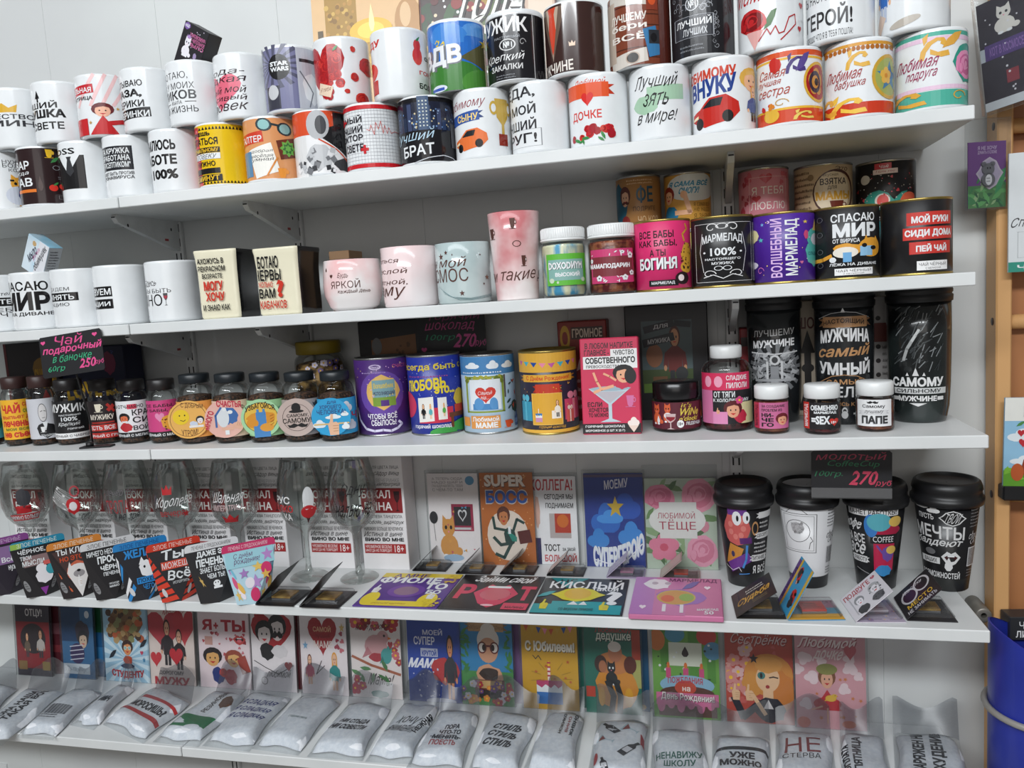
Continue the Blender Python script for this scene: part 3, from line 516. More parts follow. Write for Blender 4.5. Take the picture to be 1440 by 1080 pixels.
UPPER = [
 (22, 0, 'white mug with a small golden crown above black lettering', [S('crown', -.9, .58, -.0, .74, 'd8a92c'), T('ВЕЛИЧЕСТВО', -1.5, .48, .55, .56, 'D'), T('АДМИН', -1.5, .34, .55, .46, 'D')], {}),
 (82, 0, 'white mug praising the best grandpa beside arrow', [S('tri', -.85, .72, -.7, .85, kk), S('r', -.8, .66, -.75, .75, kk), T('ЛУЧШИЙ', -1.5, .56, -.12, .68, kk), T('ДЕДУШКА', -1.6, .38, .15, .54, kk, 'B'), T('НА СВЕТЕ', -1.4, .22, .05, .34, kk)], {}),
 (146, 0, 'white mug with a girl in red and pink stripes', [[L([(-.9+i*.4, .5), (-.3+i*.4, .98)], .13, 'eec3c4') for i in range(5)], S('r', -1.3, .68, -.35, .82, 'c02430', rot=3), T('ГЕНИАЛЬНАЯ', -1.4, .71, -.42, .79, 'W'), T('ДИРЕКТРИЦА', -1.3, .58, -.4, .65, kk), S('face', -.5, .3, .3, .54, '6a2c30', 'eeb59a'), S('dn', -.6, .04, .4, .34, 'c4272c', rot=180), S('r', .0, .2, .7, .27, 'c4272c', rot=10), S('face', .75, .3, 1.1, .5, '8a2a2c'), S('star', .35, .42, .5, .48, 'c89a4a'), S('star', -.62, .2, -.5, .26, 'c89a4a'), S('r', -1.1, .04, -.65, .3, 'c4272c')], {}),
 (212, 0, 'white mug with four lettering rows, last on black strip', [T('ЗАКАТЫВАЮ', -1.4, .7, -.2, .8, kk), T('ГЛАЗА,', -1.3, .52, -.25, .66, kk, 'B'), T('ИСТЕРИКИ', -1.4, .38, -.2, .49, kk), S('r', -1.4, .2, .0, .35, kk, rot=3), T('И ВЕЧЕРИНКИ', -1.5, .22, -.05, .32, 'W', slope=.1)], {}),
 (281, 0, 'white mug beneath the black soap box', [T('РАБОТАЮ,', -1.3, .7, -.22, .82, 'D', ''), T('ЧТОБЫ У МОИХ', -1.6, .56, -.02, .66, 'D', ''), T('КОТИКОВ', -1.5, .4, .02, .54, 'D'), T('БЫЛА', -.85, .33, -.5, .38, 'D', ''), S('r', -.4, .355, .0, .365, 'D'), S('r', -1.2, .345, -.9, .355, 'D'), T('ЛУЧШАЯ ЖИЗНЬ', -1.7, .2, .05, .3, 'D', '')], {}),
 (349, 0, 'white mug with a pink heart behind black scribble', [S('heart', -1.2, .12, -.05, .68, 'e26a80'), *ln((-1.4, .12, .1, .78), 'Ягода-', 'редкая', 'милый мой', 'красивый', 'человек', c='2a1a20', st='h')], {}),
 (411, 0, 'white mug with a dark grey panel and black disc lettering', [S('r', -1, .05, .2, .95, '77789a'), S('rays', -1, .45, .2, .95, '55566c'), S('e', -.78, .48, -.02, .86, '1d1d20'), *ln((-.72, .6, -.08, .76), 'STAR', 'WARS', c='W', st='B'), S('r', -.9, .06, -.45, .4, '3d3e4a'), S('e', -.85, .2, -.5, .42, 'c9cbcf'), S('r', .2, .05, 1, .95, 'b9bcc6'), S('blob', .3, .1, .95, .6, 'd8dade', 4), S('r', .3, .74, 1, .79, '2a2b30'), L([(.3, .6), (.7, .3), (.55, .08)], .05, '6d7079')], {}),
 (484, 0, 'white mug with a heart made of red roses', [S('heart', -1.1, .1, .1, .9, 'a81d22'), SC_('rose', 30, -.85, .3, -.1, .78, .17, ['c22a2a', 'b01f24', 'd03a34'], 7), SC_('rose', 6, -.7, .12, -.4, .3, .13, ['c22a2a', 'b01f24'], 3), S('r', -.85, .16, -.4, .32, 'e9d2ba', rot=-20), T('Я тебя', -.8, .22, -.45, .28, '7a3a30', 'h'), S('blob', .3, .76, .5, .86, 'c2322a', 4), S('rose', .55, .45, 1, .74, 'b8252a'), S('rose', .25, .34, .55, .48, 'c2322a'), S('blob', .0, .16, .22, .24, 'c2322a', 6), S('rose', .35, .0, .85, .2, 'c2322a'), S('leaf', -.3, .78, -.1, .86, 'G')], {}),
 (565, 0, 'white mug with a red pepper shaped like a figure', [T('ЖДУ', -1.2, .74, -.65, .86, 'c8302a', 'B'), S('pepper', .38, .45, .82, .88, 'd5382c'), S('e', -1.2, .3, -.78, .56, 'd5382c'), S('r', -1.1, .1, -.8, .3, 'c0302a'), T('ГОРЯЧО', .65, .34, 1.3, .4, 'c8302a'), T('БОЛЬШЕ', .62, .14, 1.3, .22, kk), T('огня', .85, .56, 1.2, .62, kk)], {}),
 (646, 0, 'blue and green mug with large silver lettering', [S('r', -1, .05, 1, .95, '2c70c8'), S('cloud', -.2, .74, 1, .94, '5a98dc'), S('blob', -.9, .6, .5, .95, '3f85d4', 5), S('dn', .2, .3, 1.3, .75, '5c5a3a', rot=160), S('e', -1.3, -.1, .9, .42, '3d7d34'), S('e', .1, -.1, 1.3, .3, '4f8f3c'), S('e', -.9, .0, -.4, .1, 'd9e0ee'), S('r', -.9, .02, -.5, .06, '3a58b0'), T('За', -.75, .56, -.4, .72, 'e8cc3c', 'h'), T('ВДВ', -.98, .3, .16, .62, '6d7078', 'B', slope=.1), T('ВДВ', -1.0, .32, .14, .63, 'e6e8ec', 'B', slope=.1), S('star', .75, .6, 1, .75, 'd8c050')], {}),
 (727, 0, 'black mug with whiskey style white label lettering', [T('МУЖИК', -1.1, .68, .42, .88, 'e9e9e9', 'b', bend=.15), T('НАСТОЯЩИЙ', -.7, .6, .15, .65, 'S'), S('ring', -.55, .44, .0, .6, 'd9d9d9', .85), T('№1', -.42, .48, -.12, .56, 'W'), S('swirl', .1, .48, .35, .6, 'b9b9b9'), T('Крепкий', -.95, .28, .25, .42, 'e9e9e9', 'h'), T('ЗАКАЛКИ', -.85, .18, .2, .26, 'd9d9d9'), wiggle(-.7, .06, .1, .13, 2, 'S'), S('frame', -1.3, .03, .6, .93, 'c9c9c9', .02)], dict(wrap='1b1b1f', z0=.04, z1=.92)),
 (810, 0, 'dark brown mug printed as a suit with red tie', [S('suit', -.98, .22, -.25, .94, 'd0452c', '6a564a'), S('crown', -.2, .38, .02, .46, 'e9c9b0'), T('МУЖЧИНЕ', -1.1, .06, -.08, .2, 'e6ded6', 'b', slope=.15)], dict(wrap='3a2522', z0=.02, z1=.97, handle=150)),
 (900, 0, 'wood plank mug with watch, camera and wallet', [S('r', -1, .02, 1, .98, '7a3c28'), [S('r', -1, .1+i*.14, 1, .115+i*.14, '4a2418') for i in range(7)], S('r', -.9, .82, .3, .98, 'cfc9c0', rot=-6), S('r', -.9, .02, .25, .2, 'd2cbc2', rot=8), S('r', -1.1, .1, -.75, .9, 'bfae9f'), *ln((-.85, .34, .25, .72), 'ЛУЧШЕМУ', 'бери', 'ВСЁ', c='ece3da', st='b'), S('e', -.45, .04, .0, .2, '2b2624'), S('ring', -.45, .04, .0, .2, 'b9a596', .82), S('r', .2, .12, .6, .5, '3a78a8', rot=12), S('r', .3, .28, .65, .46, '2a2d33'), S('e', .35, .3, .55, .42, '15161a'), S('r', .25, .72, .6, .98, '8a3a28'), S('e', .3, .78, .55, .95, 'd0552c'), S('r', .62, .02, 1.3, .98, '5c261c')], dict(wrap='7a3c28', z0=.02, z1=.98)),
 (989, 0, 'black mug with silver ornamental frame for the best man', [S('r', -1, .05, .45, .95, '242529'), SC_('swirl', 34, -.85, .62, .4, .92, .13, ['a9acb2', '7d8087'], 5), SC_('swirl', 14, .35, .1, .48, .6, .08, ['a9acb2'], 6), S('ring', -.5, .62, -.1, .8, 'd0d2d6', .85), T('№1', -.42, .66, -.18, .76, 'W'), S('r', -.85, .28, .35, .56, '33353b'), S('frame', -.85, .28, .35, .56, 'a9acb2', .05), T('ЛУЧШИЙ', -.78, .43, .28, .54, 'e8e9eb'), T('ЛУЧШИХ', -.6, .31, .15, .4, 'c9cbcf'), wiggle(-.7, .1, .2, .2, 2, 'S')], dict(wrap='1c1c20', z0=.04, z1=.96)),
 (1082, 0, 'white mug for mum with a red rose and line heart', [T('Маме', -.95, .62, .1, .88, 'b8282e', 'i'), T('Любимой', -.9, .88, .2, 1.02, 'b8282e', 'i'), S('leaf', -.2, .25, .2, .5, '3f6b34'), S('rose', -.9, .22, -.05, .56, 'c02428', '7d1016'), S('dn', -.7, .02, -.2, .26, 'e0a8a4'), L([(-.35, .12), (-.1, .26), (.0, .18), (.15, .28), (.25, .18), (.4, .2), (.55, .38), (.72, .42), (.74, .3), (.5, .18), (.3, .1)], .035, 'b8282e'), S('heart', .85, .5, .95, .58, 'b8282e'), S('heart', .8, .2, .9, .28, 'b8282e')], {}),
 (1180, 0, 'white mug with serif style hero lettering for dad', [T('ПАПА,', -.95, .76, .3, .95, '2a2a2d'), S('r', -.95, .72, .3, .735, '2a2a2d'), T('ТЫ НАСТОЯЩИЙ', -.98, .5, .28, .68, '2a2a2d', ''), T('ГЕРОЙ!', -.95, .2, .35, .46, '2a2a2d'), T('ХОРОШО ЧТО Я В ТЕБЯ ПОШЛА!', -.95, .06, .35, .14, '2a2a2d', '')], {}),
 (1284, 0, 'white mug with a running girl in blue dress', [S('person', -.98, .2, -.5, .98, '2f6ab8', ('F', 'e0a040', 'b9c4d8')), S('r', -.98, .12, -.75, .26, 'd8c0b0', rot=60), S('e', -.65, .08, .2, .18, 'b9b1a6', rot=12)], {}),
]
row(LOWER, SZ[1], G1, [-34, 27, 85, 147, 213, 280, 348, 416, 486, 562, 641.5, 721.5, 804, 887, 975, 1064, 1158.5, 1258])
row(UPPER, SZ[1]+MH, G2, [-14, 46.5, 111, 177, 244, 313, 376, 443, 523.5, 603.5, 686, 767, 857, 944, 1037, 1133, 1234])
WHITE2 = [
 (6, 0, 'white mug at the shelf end with a black boxed word', [T('Я учитель', -.6, .62, .6, .7, kk, 'h'), S('r', -1, .45, .9, .6, kk), T('ПРЕДПРИНИМАТЕЛЬ', -2, .47, .85, .57, 'W'), T('ВЕРИТ В СЕБЯ', -1.6, .35, .65, .42, kk, ''), T('И ЗНАЕТ ЧТО', -1.4, .26, .8, .34, kk, '')], {}),
 (58, 0, 'white mug joking about saving the world from a sofa', [T('СПАСАЮ', -1.3, .68, .38, .84, kk), T('МИР', -1.1, .34, .4, .66, kk, 'B'), T('ЛЁЖА НА ДИВАНЕ', -1.6, .24, .5, .33, kk)], {}),
 (111, 0, 'white mug with one black strip between thin words', [T('НЕ БУДЕМ', -1.2, .62, -.35, .69, 'D', ''), S('r', -1.3, .46, -.05, .6, kk), T('УСЛОЖНЯТЬ', -1.7, .48, -.2, .57, 'W'), T('СИТУАЦИЮ', -1.5, .36, -.4, .43, 'D', '')], {}),
 (172, 0, 'white mug with two short black strips of lettering', [S('r', -1.3, .48, -.35, .65, kk), T('ЧУВСТВУЕМ', -1.6, .51, -.4, .62, 'W'), S('r', -1.3, .28, -.35, .44, kk), T('ВИБРАЦИИ', -1.7, .31, -.45, .4, 'W')], {}),
 (245, 0, 'white mug with a tiny red wine glass picture', [T('Здесь', -.98, .58, -.6, .7, kk, 'h'), T('ЧТОБЫ БЫТЬ', -1.3, .48, -.1, .55, kk, ''), T('ВИНО', -1.3, .27, -.45, .46, kk, ''), S('wine', -.42, .27, -.22, .47, 'a0203a')], {}),
]
row(WHITE2, SZ[2], G3, [-28, 27, 82, 133, 206])
# ------------------------------------------------------------------ second and middle shelf: tins, jars, tumblers
GOLD = M('b9a25c', .3, .9); TINS = M('a9a9a8', .3, .9); BLK = M('18181a', .4); BLKG = M('141416', .25); WPL = M('e6e8e8', .35)
def spot(s, px, w, h, yf=None, py=None, z=None, le=None):
    """real place and size of an upright round thing: centre column, width and height as seen, front contact with its shelf"""
    zz = SZ[s] if z is None else z
    if py is not None: yf = onz(px, py, zz).y
    Z = dep((atx(px, yf, zz), yf, zz)); r = w/2*Z/FPX; r = w/2*(Z+r)/FPX; H = h*Z/FPX
    y = yf+r; return Vector((atx(px, y, zz+H/2) if le is None else leftx(le, y, zz+H/2, r), y, zz)), r, H
GT = 'printed gift tins'
def tin(s, px, w, h, label, bg, design, yf=None, py=None, z=None, metal=None, group=GT, turn=0, name='gift_tin', le=None):
    p, r, H = spot(s, px, w, h, yf, py, z, le); mt = metal or GOLD
    t = thing(name, label, 'tin', p, (0, 0, facing(p.x, p.y)+radians(turn)), group)
    b = MB(); e = .0026
    b.lathe([(.001, .001), (r-.002, .001), (r, 0), (r+.0006, e*.5), (r, e), (r-.0008, e+.001), (r-.0008, H-e-.001), (r, H-e), (r+.0006, H-e*.5), (r, H), (r-.0012, H), (r-.002, H-.003), (.001, H-.003)], mt); b.obj('tin_body', t)
    l = MB(); l.lathe([(r-.0004, e+.0004), (r, e+.0006), (r, H-e-.0006), (r-.0004, H-e-.0004)], M(bg, .35)); h0 = H-2*e-.0012
    l.art(design, r, h0, cylfn(r, e+.0006), .35, True); l.obj('label', t); return t
YS2 = -SD+.004
PAT = lambda cols, n=30, sd=1, k='blob', r=.08, box=(-.95, .05, .95, .95): SC_(k, n, *box, r, cols, sd)
leop = [S('blob', .62, .3, .98, .7, 'dba53a', 5), S('e', .6, .22, .95, .4, 'dba53a'), L([(.75, .7), (.7, .8), (.85, .88), (.8, .95)], .07, 'dba53a'), SC_('e', 22, .63, .28, .95, .68, .03, ['5a3418'], 4), S('e', .68, .28, .74, .32, kk), S('e', .82, .28, .88, .32, kk)]
tin(2, 932, 77, 100, 'hot pink round tin with leopard and goddess joke lettering', 'd42f6c', [T('ВСЕ БАБЫ', -.78, .76, .4, .87, kk), T('КАК БАБЫ,', -.8, .62, .5, .73, kk), T('А ТЫ', -.45, .49, .1, .59, kk), T('БОГИНЯ', -.76, .28, .5, .46, '3a1020', 'B', slope=.05), T('БОГИНЯ', -.8, .29, .48, .47, 'W', 'B', slope=.05), *leop, S('r', -.5, .04, .5, .13, kk), T('МАРМЕЛАД', -.42, .06, .38, .11, 'W'), S('e', .4, .05, .85, .24, '2a1a1e'), S('e', .5, .1, .7, .2, 'f0e0e0')], YS2)
tin(2, 1016, 84, 100, 'black round tin with whiskey style white marmalade label', '1b1b1d', [S('frame', -.85, .05, .9, .93, 'd9d9d9', .02), S('swirl', -.55, .78, -.1, .94, 'e0e0e0'), S('swirl', .55, .78, .1, .94, 'e0e0e0'), S('ring', -.2, .84, .2, .92, 'e0e0e0', .8), L([(-.62, .78), (-.7, .5), (-.6, .2)], .02, 'e0e0e0'), L([(.62, .78), (.72, .5), (.62, .2)], .02, 'e0e0e0'), T('МАРМЕЛАД', -.62, .6, .62, .74, 'W', 'b', bend=.5), T('100%', -.38, .44, .42, .56, 'W'), S('e', -.6, .48, -.53, .51, 'W'), S('e', .53, .48, .6, .51, 'W'), T('НАСТОЯЩЕГО', -.55, .37, .55, .41, 'W'), T('МУЖИКА', -.35, .31, .35, .35, 'W'), S('ring', -.28, .22, .0, .29, 'W', .8), S('ring', .0, .22, .28, .29, 'W', .8), S('swirl', -.65, .1, -.2, .24, 'e0e0e0'), S('swirl', .65, .1, .2, .24, 'e0e0e0'), L([(-.6, .12), (-.3, .16), (0, .1), (.3, .16), (.6, .12)], .025, 'e0e0e0'), [L([(.93, .05+i*.02), (.99, .05+i*.02)], .02, 'c0c0c0') for i in range(44)]], YS2)
tin(2, 1102, 82, 100, 'purple round tin with teal unicorn and upright lettering', '4a2290', [T('ВОЛШЕБНЫЙ', -.5, .06, -.05, .94, 'd9b6e6', 'b', rot=90), T('МАРМЕЛАД', .05, .08, .5, .92, 'W', 'b', rot=90), S('star', .6, .84, .76, .9, 'e8c850'), S('star', -.8, .6, -.62, .68, '5cc0c8'), S('star', -.72, .84, -.6, .9, '7ab0e8'), S('blob', .62, .18, 1.1, .6, '56b4ac', 4), S('e', .72, .48, 1.1, .78, '56b4ac'), S('e', .85, .52, 1.05, .7, 'd9d6e0'), S('dn', .9, .74, 1.0, .92, 'e8c070', rot=180), S('blob', .62, .6, .78, .76, 'd04a7a', 6), T('СЛАДКАЯ', .75, .36, 1, .42, '2a6a70'), S('blob', -1, .6, -.75, .82, 'efe3b0', 7), S('blob', -1, .2, -.8, .32, 'e8e0f0', 8), S('swirl', -.85, .1, -.62, .24, 'd97ac0'), S('heart', .5, .24, .6, .29, 'd0709a'), SC_('e', 14, -.9, .05, .9, .95, .02, ['d8c8f0', 'e8d070'], 5)], YS2)
cat_lying = [S('blob', -.45, .3, .5, .5, 'dd9c34', 4), S('e', -.4, .28, .35, .44, 'e9e2d6'), S('e', .35, .28, .95, .56, 'dd9c34'), S('tri', .5, .5, .65, .6, 'dd9c34'), S('tri', .75, .48, .92, .58, 'dd9c34'), S('r', .4, .3, .75, .44, '8fbfe0'), S('e', .45, .42, .6, .48, kk), S('e', .7, .38, .85, .44, kk), L([(-.45, .32), (-.7, .27), (-.95, .25)], .12, 'dd9c34'), S('e', -.5, .22, -.3, .3, 'W'), S('r', -.1, .22, .15, .36, '6aa8d8')]
tin(2, 1190, 85, 103, 'black round tin with masked orange cat lying down', '1a1a1c', [T('СПАСАЮ', -.45, .8, .82, .92, 'W'), T('МИР', -.4, .58, .85, .78, 'W', 'B'), T('ОТ ВИРУСА', -.4, .5, .4, .56, 'W'), *cat_lying, T('ЛЁЖА НА ДИВАНЕ', -.5, .16, .85, .22, 'W'), S('r', -.35, .03, .75, .13, 'efefef'), T('ЧАЙ ЧЁРНЫЙ', -.3, .075, .7, .12, kk, ''), T('С МЕЛИССОЙ', -.1, .04, .5, .065, kk, ''), [S('ring', -.85, y, -.68, y+.08, '5a5a5e', .8) for y in (.15, .35, .6, .82)]], YS2)
tin(2, 1288, 90, 107, 'black round tin with three red lettered strips', '1b1a1c', [S('r', -.25, .66, .92, .84, 'c93a33', slope=.03), T('МОЙ РУКИ', -.12, .69, .85, .81, 'W', 'B'), S('r', -.35, .46, .95, .63, 'c93a33', slope=.03), T('СИДИ ДОМА', -.3, .49, .92, .6, 'W', 'B'), S('r', -.18, .26, .9, .43, 'c93a33', slope=.03), T('ПЕЙ ЧАЙ', .0, .29, .8, .4, 'W', 'B'), S('r', .02, .03, .82, .16, 'efefef'), T('ЧАЙ ЧЁРНЫЙ', .08, .09, .78, .145, kk, ''), T('С МЕЛИССОЙ', .25, .045, .65, .075, kk, '')], YS2)
# the back stack behind them: five tins on five tins
YB = -.088
BACK = [(902, 66, 'kraft brown coffee tin with bearded man, on the back stack', 'b07f4c', [S('blob', -1, .1, -.45, .95, '1f5a70', 4), S('face', -.8, .45, -.35, .85, '5a2a22', 'd9a888'), S('moustache', -.75, .5, -.4, .58, '5a2a22'), S('e', -.75, .08, -.4, .3, '8a2a28'), T('ФЕ', -.1, .52, .62, .84, '1f4a60', 'b'), T('ПОДРУГЕ', -.25, .36, .7, .46, '4a3424', ''), T('ЧО КОЗ', -.05, .14, .8, .28, 'd9b68a', ''), wiggle(-.5, .86, .9, .97, 2, 'd9b68a')]),
 (970, 68, 'yellow tin with flexing woman and speech bubble', 'd9a24a', [S('e', -.85, .5, 1.05, 1.02, 'd9dcdc'), T('Я САМА ВСЁ', -.75, .78, .85, .9, '2f8ab0', 'Bi'), T('СМОГУ!', -.35, .64, .5, .76, '2f8ab0', 'Bi'), S('face', -.95, .45, -.55, .8, '8a2a1c'), S('blob', -.95, .1, -.3, .45, '1f78a0', 5), L([(-.5, .3), (.1, .3), (-.1, .6)], .2, 'e8b088'), S('e', -.3, .56, .0, .7, 'e8b088'), *ln((.25, .05, .9, .5), 'я сама всё', 'не надо', 'я знаю', 'ОЙ ВСЁ', c='8a6420', st='')]),
 (1076, 72, 'pink hearts tin saying I love you in Russian', 'd98a96', [S('heart', -.15, .72, .35, .92, 'b8323c'), SC_('heart', 14, -.95, .1, -.45, .9, .14, ['b8485a', 'c8606e', 'a83a48'], 3), SC_('heart', 4, .5, .7, .9, .95, .12, ['c8606e'], 5), S('frame', -.55, .12, .85, .86, 'ecd6d2', .02), T('Я ТЕБЯ', -.45, .54, .75, .68, 'f0e6e0', ''), S('heart', -.45, .4, -.1, .52, 'b8323c'), T('ЛЮБЛЮ', -.5, .26, .8, .4, 'f0e6e0', ''), S('cloud', -.6, .0, -.1, .14, 'f0e0e0'), S('heart', -.1, .04, .2, .14, 'b8323c'), S('heart', .3, .04, .6, .14, 'b8323c')]),
 (1159, 82, 'beige tin with coffee cup ring for mum', 'cdb391', [S('ring', -.35, .06, .95, .92, '4a241c', .88), S('e', -.3, .12, .85, .88, 'dcc9ac'), T('вкусная', .0, .78, .5, .84, '4a3424', ''), T('ВЗЯТКА', -.1, .64, .75, .76, '2a1a18'), T('для', .15, .54, .45, .62, '2a1a18', ''), T('МАМЫ', -.25, .36, .85, .52, 'd09a2c', 'B'), S('cup', .1, .14, .75, .34, '6a2a1c', 'dcc9ac'), wiggle(-.95, .08, -.3, .95, 8, '6a5440'), T('Это', .4, .88, .8, .97, '4a3424', 'h'), S('e', -.5, .74, -.3, .86, '8a7050')]),
 (1246, 82, 'black tin with green rocket in starry space', '1b1a1f', [S('r', -.35, .86, .2, .98, 'c23a40'), T('Чай', -.2, .89, .1, .95, 'W', 'h'), S('r', -.4, .78, .4, .87, 'e6d2cc', slope=.05), T('I love you', -.3, .8, .3, .85, 'b0404a', 'h'), S('e', -.8, .62, -.5, .8, 'd9d4cc'), S('lemon', -.75, .1, .35, .5, '2f8a7a', rot=-6), S('leaf', .2, .2, .7, .45, '2f8a7a'), S('blob', .45, .1, .95, .46, 'd05a3c', 6), S('e', -.35, .16, .15, .42, 'd8d2c8'), S('e', -.28, .18, .1, .4, 'd04a44'), SC_('e', 60, -.9, .1, .95, .8, .02, ['W', 'c8505a', 'b8b0a8'], 4), SC_('heart', 8, -.9, .1, .95, .9, .06, ['c23a40'], 9)])]
HID = [('7a2a2a', 'hidden tin under the bearded man tin, seen above the pink lidded jar'), ('c0b060', 'mostly hidden tin under the flexing woman tin'), ('b03040', 'tin with red top edge glimpsed between black and purple tins'), ('9a9a9c', 'mostly hidden tin under the beige coffee ring tin'), ('3a9aa0', 'tin with teal top edge glimpsed between two black tins')]
for (px, w, lab, bg, des), (hc, hl) in zip(BACK, HID):
    p, r, H = spot(2, px, w*.93, 81, YB); X = p.x
    for k in (0, 1):
        t = tin(2, px, w*.93, 81, lab if k else hl, bg if k else hc, des if k else [S('r', -1.5, .0, 1.5, .7, 'a8a8aa')], YB, None, SZ[2]+k*(H+.0002), TINS, 'tins stacked at the back of the second shelf')
        t.location.x = X; t.location.y = YB+r
# round chocolate tins on the middle shelf
CT = 'hot chocolate tins on the middle shelf'
tin(3, 541, 74, 111, 'purple tall tin with yellow glow and wish lettering', '4c2a74', [S('e', -.8, .25, .75, .85, '6a4aa0'), S('blob', -.68, .32, .66, .82, 'e2b868', 3), S('r', -.38, .38, .45, .73, '7aa0a8'), S('r', -.38, .38, .45, .5, '7a9a3c'), T('Волшебник', -.33, .62, .4, .69, 'd9c050'), T('ИСПОЛНЯЮЩИЙ', -.35, .52, .42, .59, '3a3050'), S('r', -.1, .38, .2, .46, '5a3a80'), T('ЧТОБЫ ВСЁ', -.6, .21, .45, .3, 'f0eef4'), T('СБЫЛОСЬ!', -.5, .12, .4, .2, 'f0eef4'), L([(-.95, .35), (-.9, .2), (-.7, .08), (-.4, .05), (-.1, .06), (.2, .04), (.45, .07), (.6, .12), (.5, .16)], .09, 'd9d4ec'), S('ring', -.45, .87, .0, .94, 'c9b8dc', .7), T('choco', -.38, .885, -.08, .925, 'c9b8dc'), T('СЧАСТЬЕ', .4, .88, .95, .93, 'c05a8a'), wiggle(-.7, .81, .4, .85, 1, 'a890c8'), SC_('e', 30, -.9, .5, .95, .95, .02, ['d8b0d8', 'e8d070'], 3)], None, 614, None, TINS, CT, le=501)
tin(3, 616, 74, 114, 'dark blue tall tin with yellow love lettering', '27379c', [SC_('e', 70, -.95, .2, .95, .95, .015, ['b8c0e8'], 3), T('и всегда быть с', -1.15, .82, .95, .92, 'e2c93c', 'b', slope=.12), wiggle(-.9, .73, .9, .77, 1, 'a04a90'), T('ЛЮБОВЬ', -.95, .57, .4, .72, 'e6cf3a', 'B', slope=.3), T('это...', -.05, .52, .7, .62, 'e6cf3a', 'B'), S('e', -1.2, .2, -.72, .55, 'c83a5a'), S('r', -.65, .14, .6, .34, 'c8304a'), S('r', -.65, .16, -.1, .48, 'e8e6e0', slope=.05), S('r', .05, .18, .38, .47, 'e8e6e0'), S('person', -.6, .2, -.35, .4, kk), S('person', -.32, .2, -.12, .4, '58a8b0', ('F', 'e0a040', 'F')), S('person', .18, .22, .36, .4, '58a84a', ('F', 'e0a040', 'F')), S('e', .5, .0, 1.2, .16, '3c9a44'), S('blob', .62, .28, .98, .6, 'd9b83a', 6), S('r', .66, .2, .95, .36, 'c8402c'), S('r', .45, .2, .95, .26, '6a3a24'), S('r', .5, .06, .6, .22, '6a3a24'), S('e', -.3, -.06, .7, .08, '3c9a44'), T('горячий шоколад', -.8, .06, .5, .13, 'e6e6f0')], None, 613, None, TINS, CT, le=575)
tin(3, 692, 75, 113, 'light blue tall tin with framed red heart for mum', 'b8d0e4', [S('r', -1.5, .76, 1.5, 1, '4a86bc'), S('cloud', -.8, .84, -.3, .93, 'e8eef4'), S('cloud', -.05, .83, .4, .95, 'e8eef4'), S('cloud', .5, .83, .9, .93, 'e8eef4'), wiggle(-.9, .77, .9, .81, 1, 'e8eef4'), S('frame', -.82, .26, .55, .74, '8a9a3c', .13), SC_('e', 60, -.82, .66, .55, .74, .06, ['6a7a2c', 'a8a840'], 4), S('r', -.68, .3, .42, .7, 'e2e8ee'), S('r', -.6, .3, .3, .38, '4a86bc'), S('e', -.55, .3, -.2, .46, '5a94c8'), S('e', .0, .3, .3, .46, '5a94c8'), S('heart', -.5, .38, .25, .6, 'cf3f34'), T('Самой', -.4, .5, .1, .55, 'W', 'h'), T('на...', -.3, .44, .0, .48, 'W', 'h'), S('r', -.7, .05, .35, .22, 'd9924a'), T('Любимой', -.65, .145, .3, .21, 'W'), T('МАМЕ', -.55, .06, .25, .135, 'W', 'B'), S('cup', .45, .04, .8, .14, 'd0502c', 'd0502c'), S('blob', .75, .22, .98, .4, '2f4a44', 4), S('bottle', .78, .04, 1, .24, '4a6aa0', '8aa8d8'), S('r', .55, .45, .6, .75, '5a4a4a'), SC_('leaf', 10, .6, .3, .98, .7, .08, ['2f4a44', 'c0503c'], 3), S('r', -.95, .08, -.75, .2, 'd9924a')], None, 611, None, TINS, CT, le=650)
tin(3, 775, 80, 119, 'yellow and navy tall birthday tin with gift boxes', '2c2a3c', [S('r', -1.5, .76, 1.5, 1, 'e0ac42'), S('bunting', -.95, .78, .95, .93, 'c05aa0', '4ab0c0'), S('r', -1.5, .0, 1.5, .04, 'e0ac42'), S('banner', -.95, .64, .9, .74, 'dfa83a', 'b87f28', bend=-.2), T('С Днём Рождения!', -.75, .655, .7, .72, 'c8402c', 'b', bend=-.2), S('gift', -.95, .15, -.62, .5, '3a94b0', '58b4cc'), S('gift', .5, .15, .98, .52, 'c84a6a', 'e08aa0'), S('gift', .55, .12, .8, .34, 'd0605a', 'efe0d0'), S('banner', -.55, .48, .45, .62, 'c23f2c', 'a83220'), S('r', -.6, .1, .42, .5, 'dca63c'), S('frame', -.6, .1, .42, .5, 'efc66a', .04), S('cake', -.5, .14, -.28, .34, 'c890b0', '3a78b0'), S('r', .05, .18, .36, .28, 'efe6d8'), S('person', .1, .2, .4, .42, 'efe6d8'), T('горячий шоколад', -.4, .05, .5, .1, 'dca63c', 'h'), SC_('e', 30, -.9, .1, .9, .62, .02, ['e0ac42'], 3)], None, 612, None, GOLD, CT, le=732)

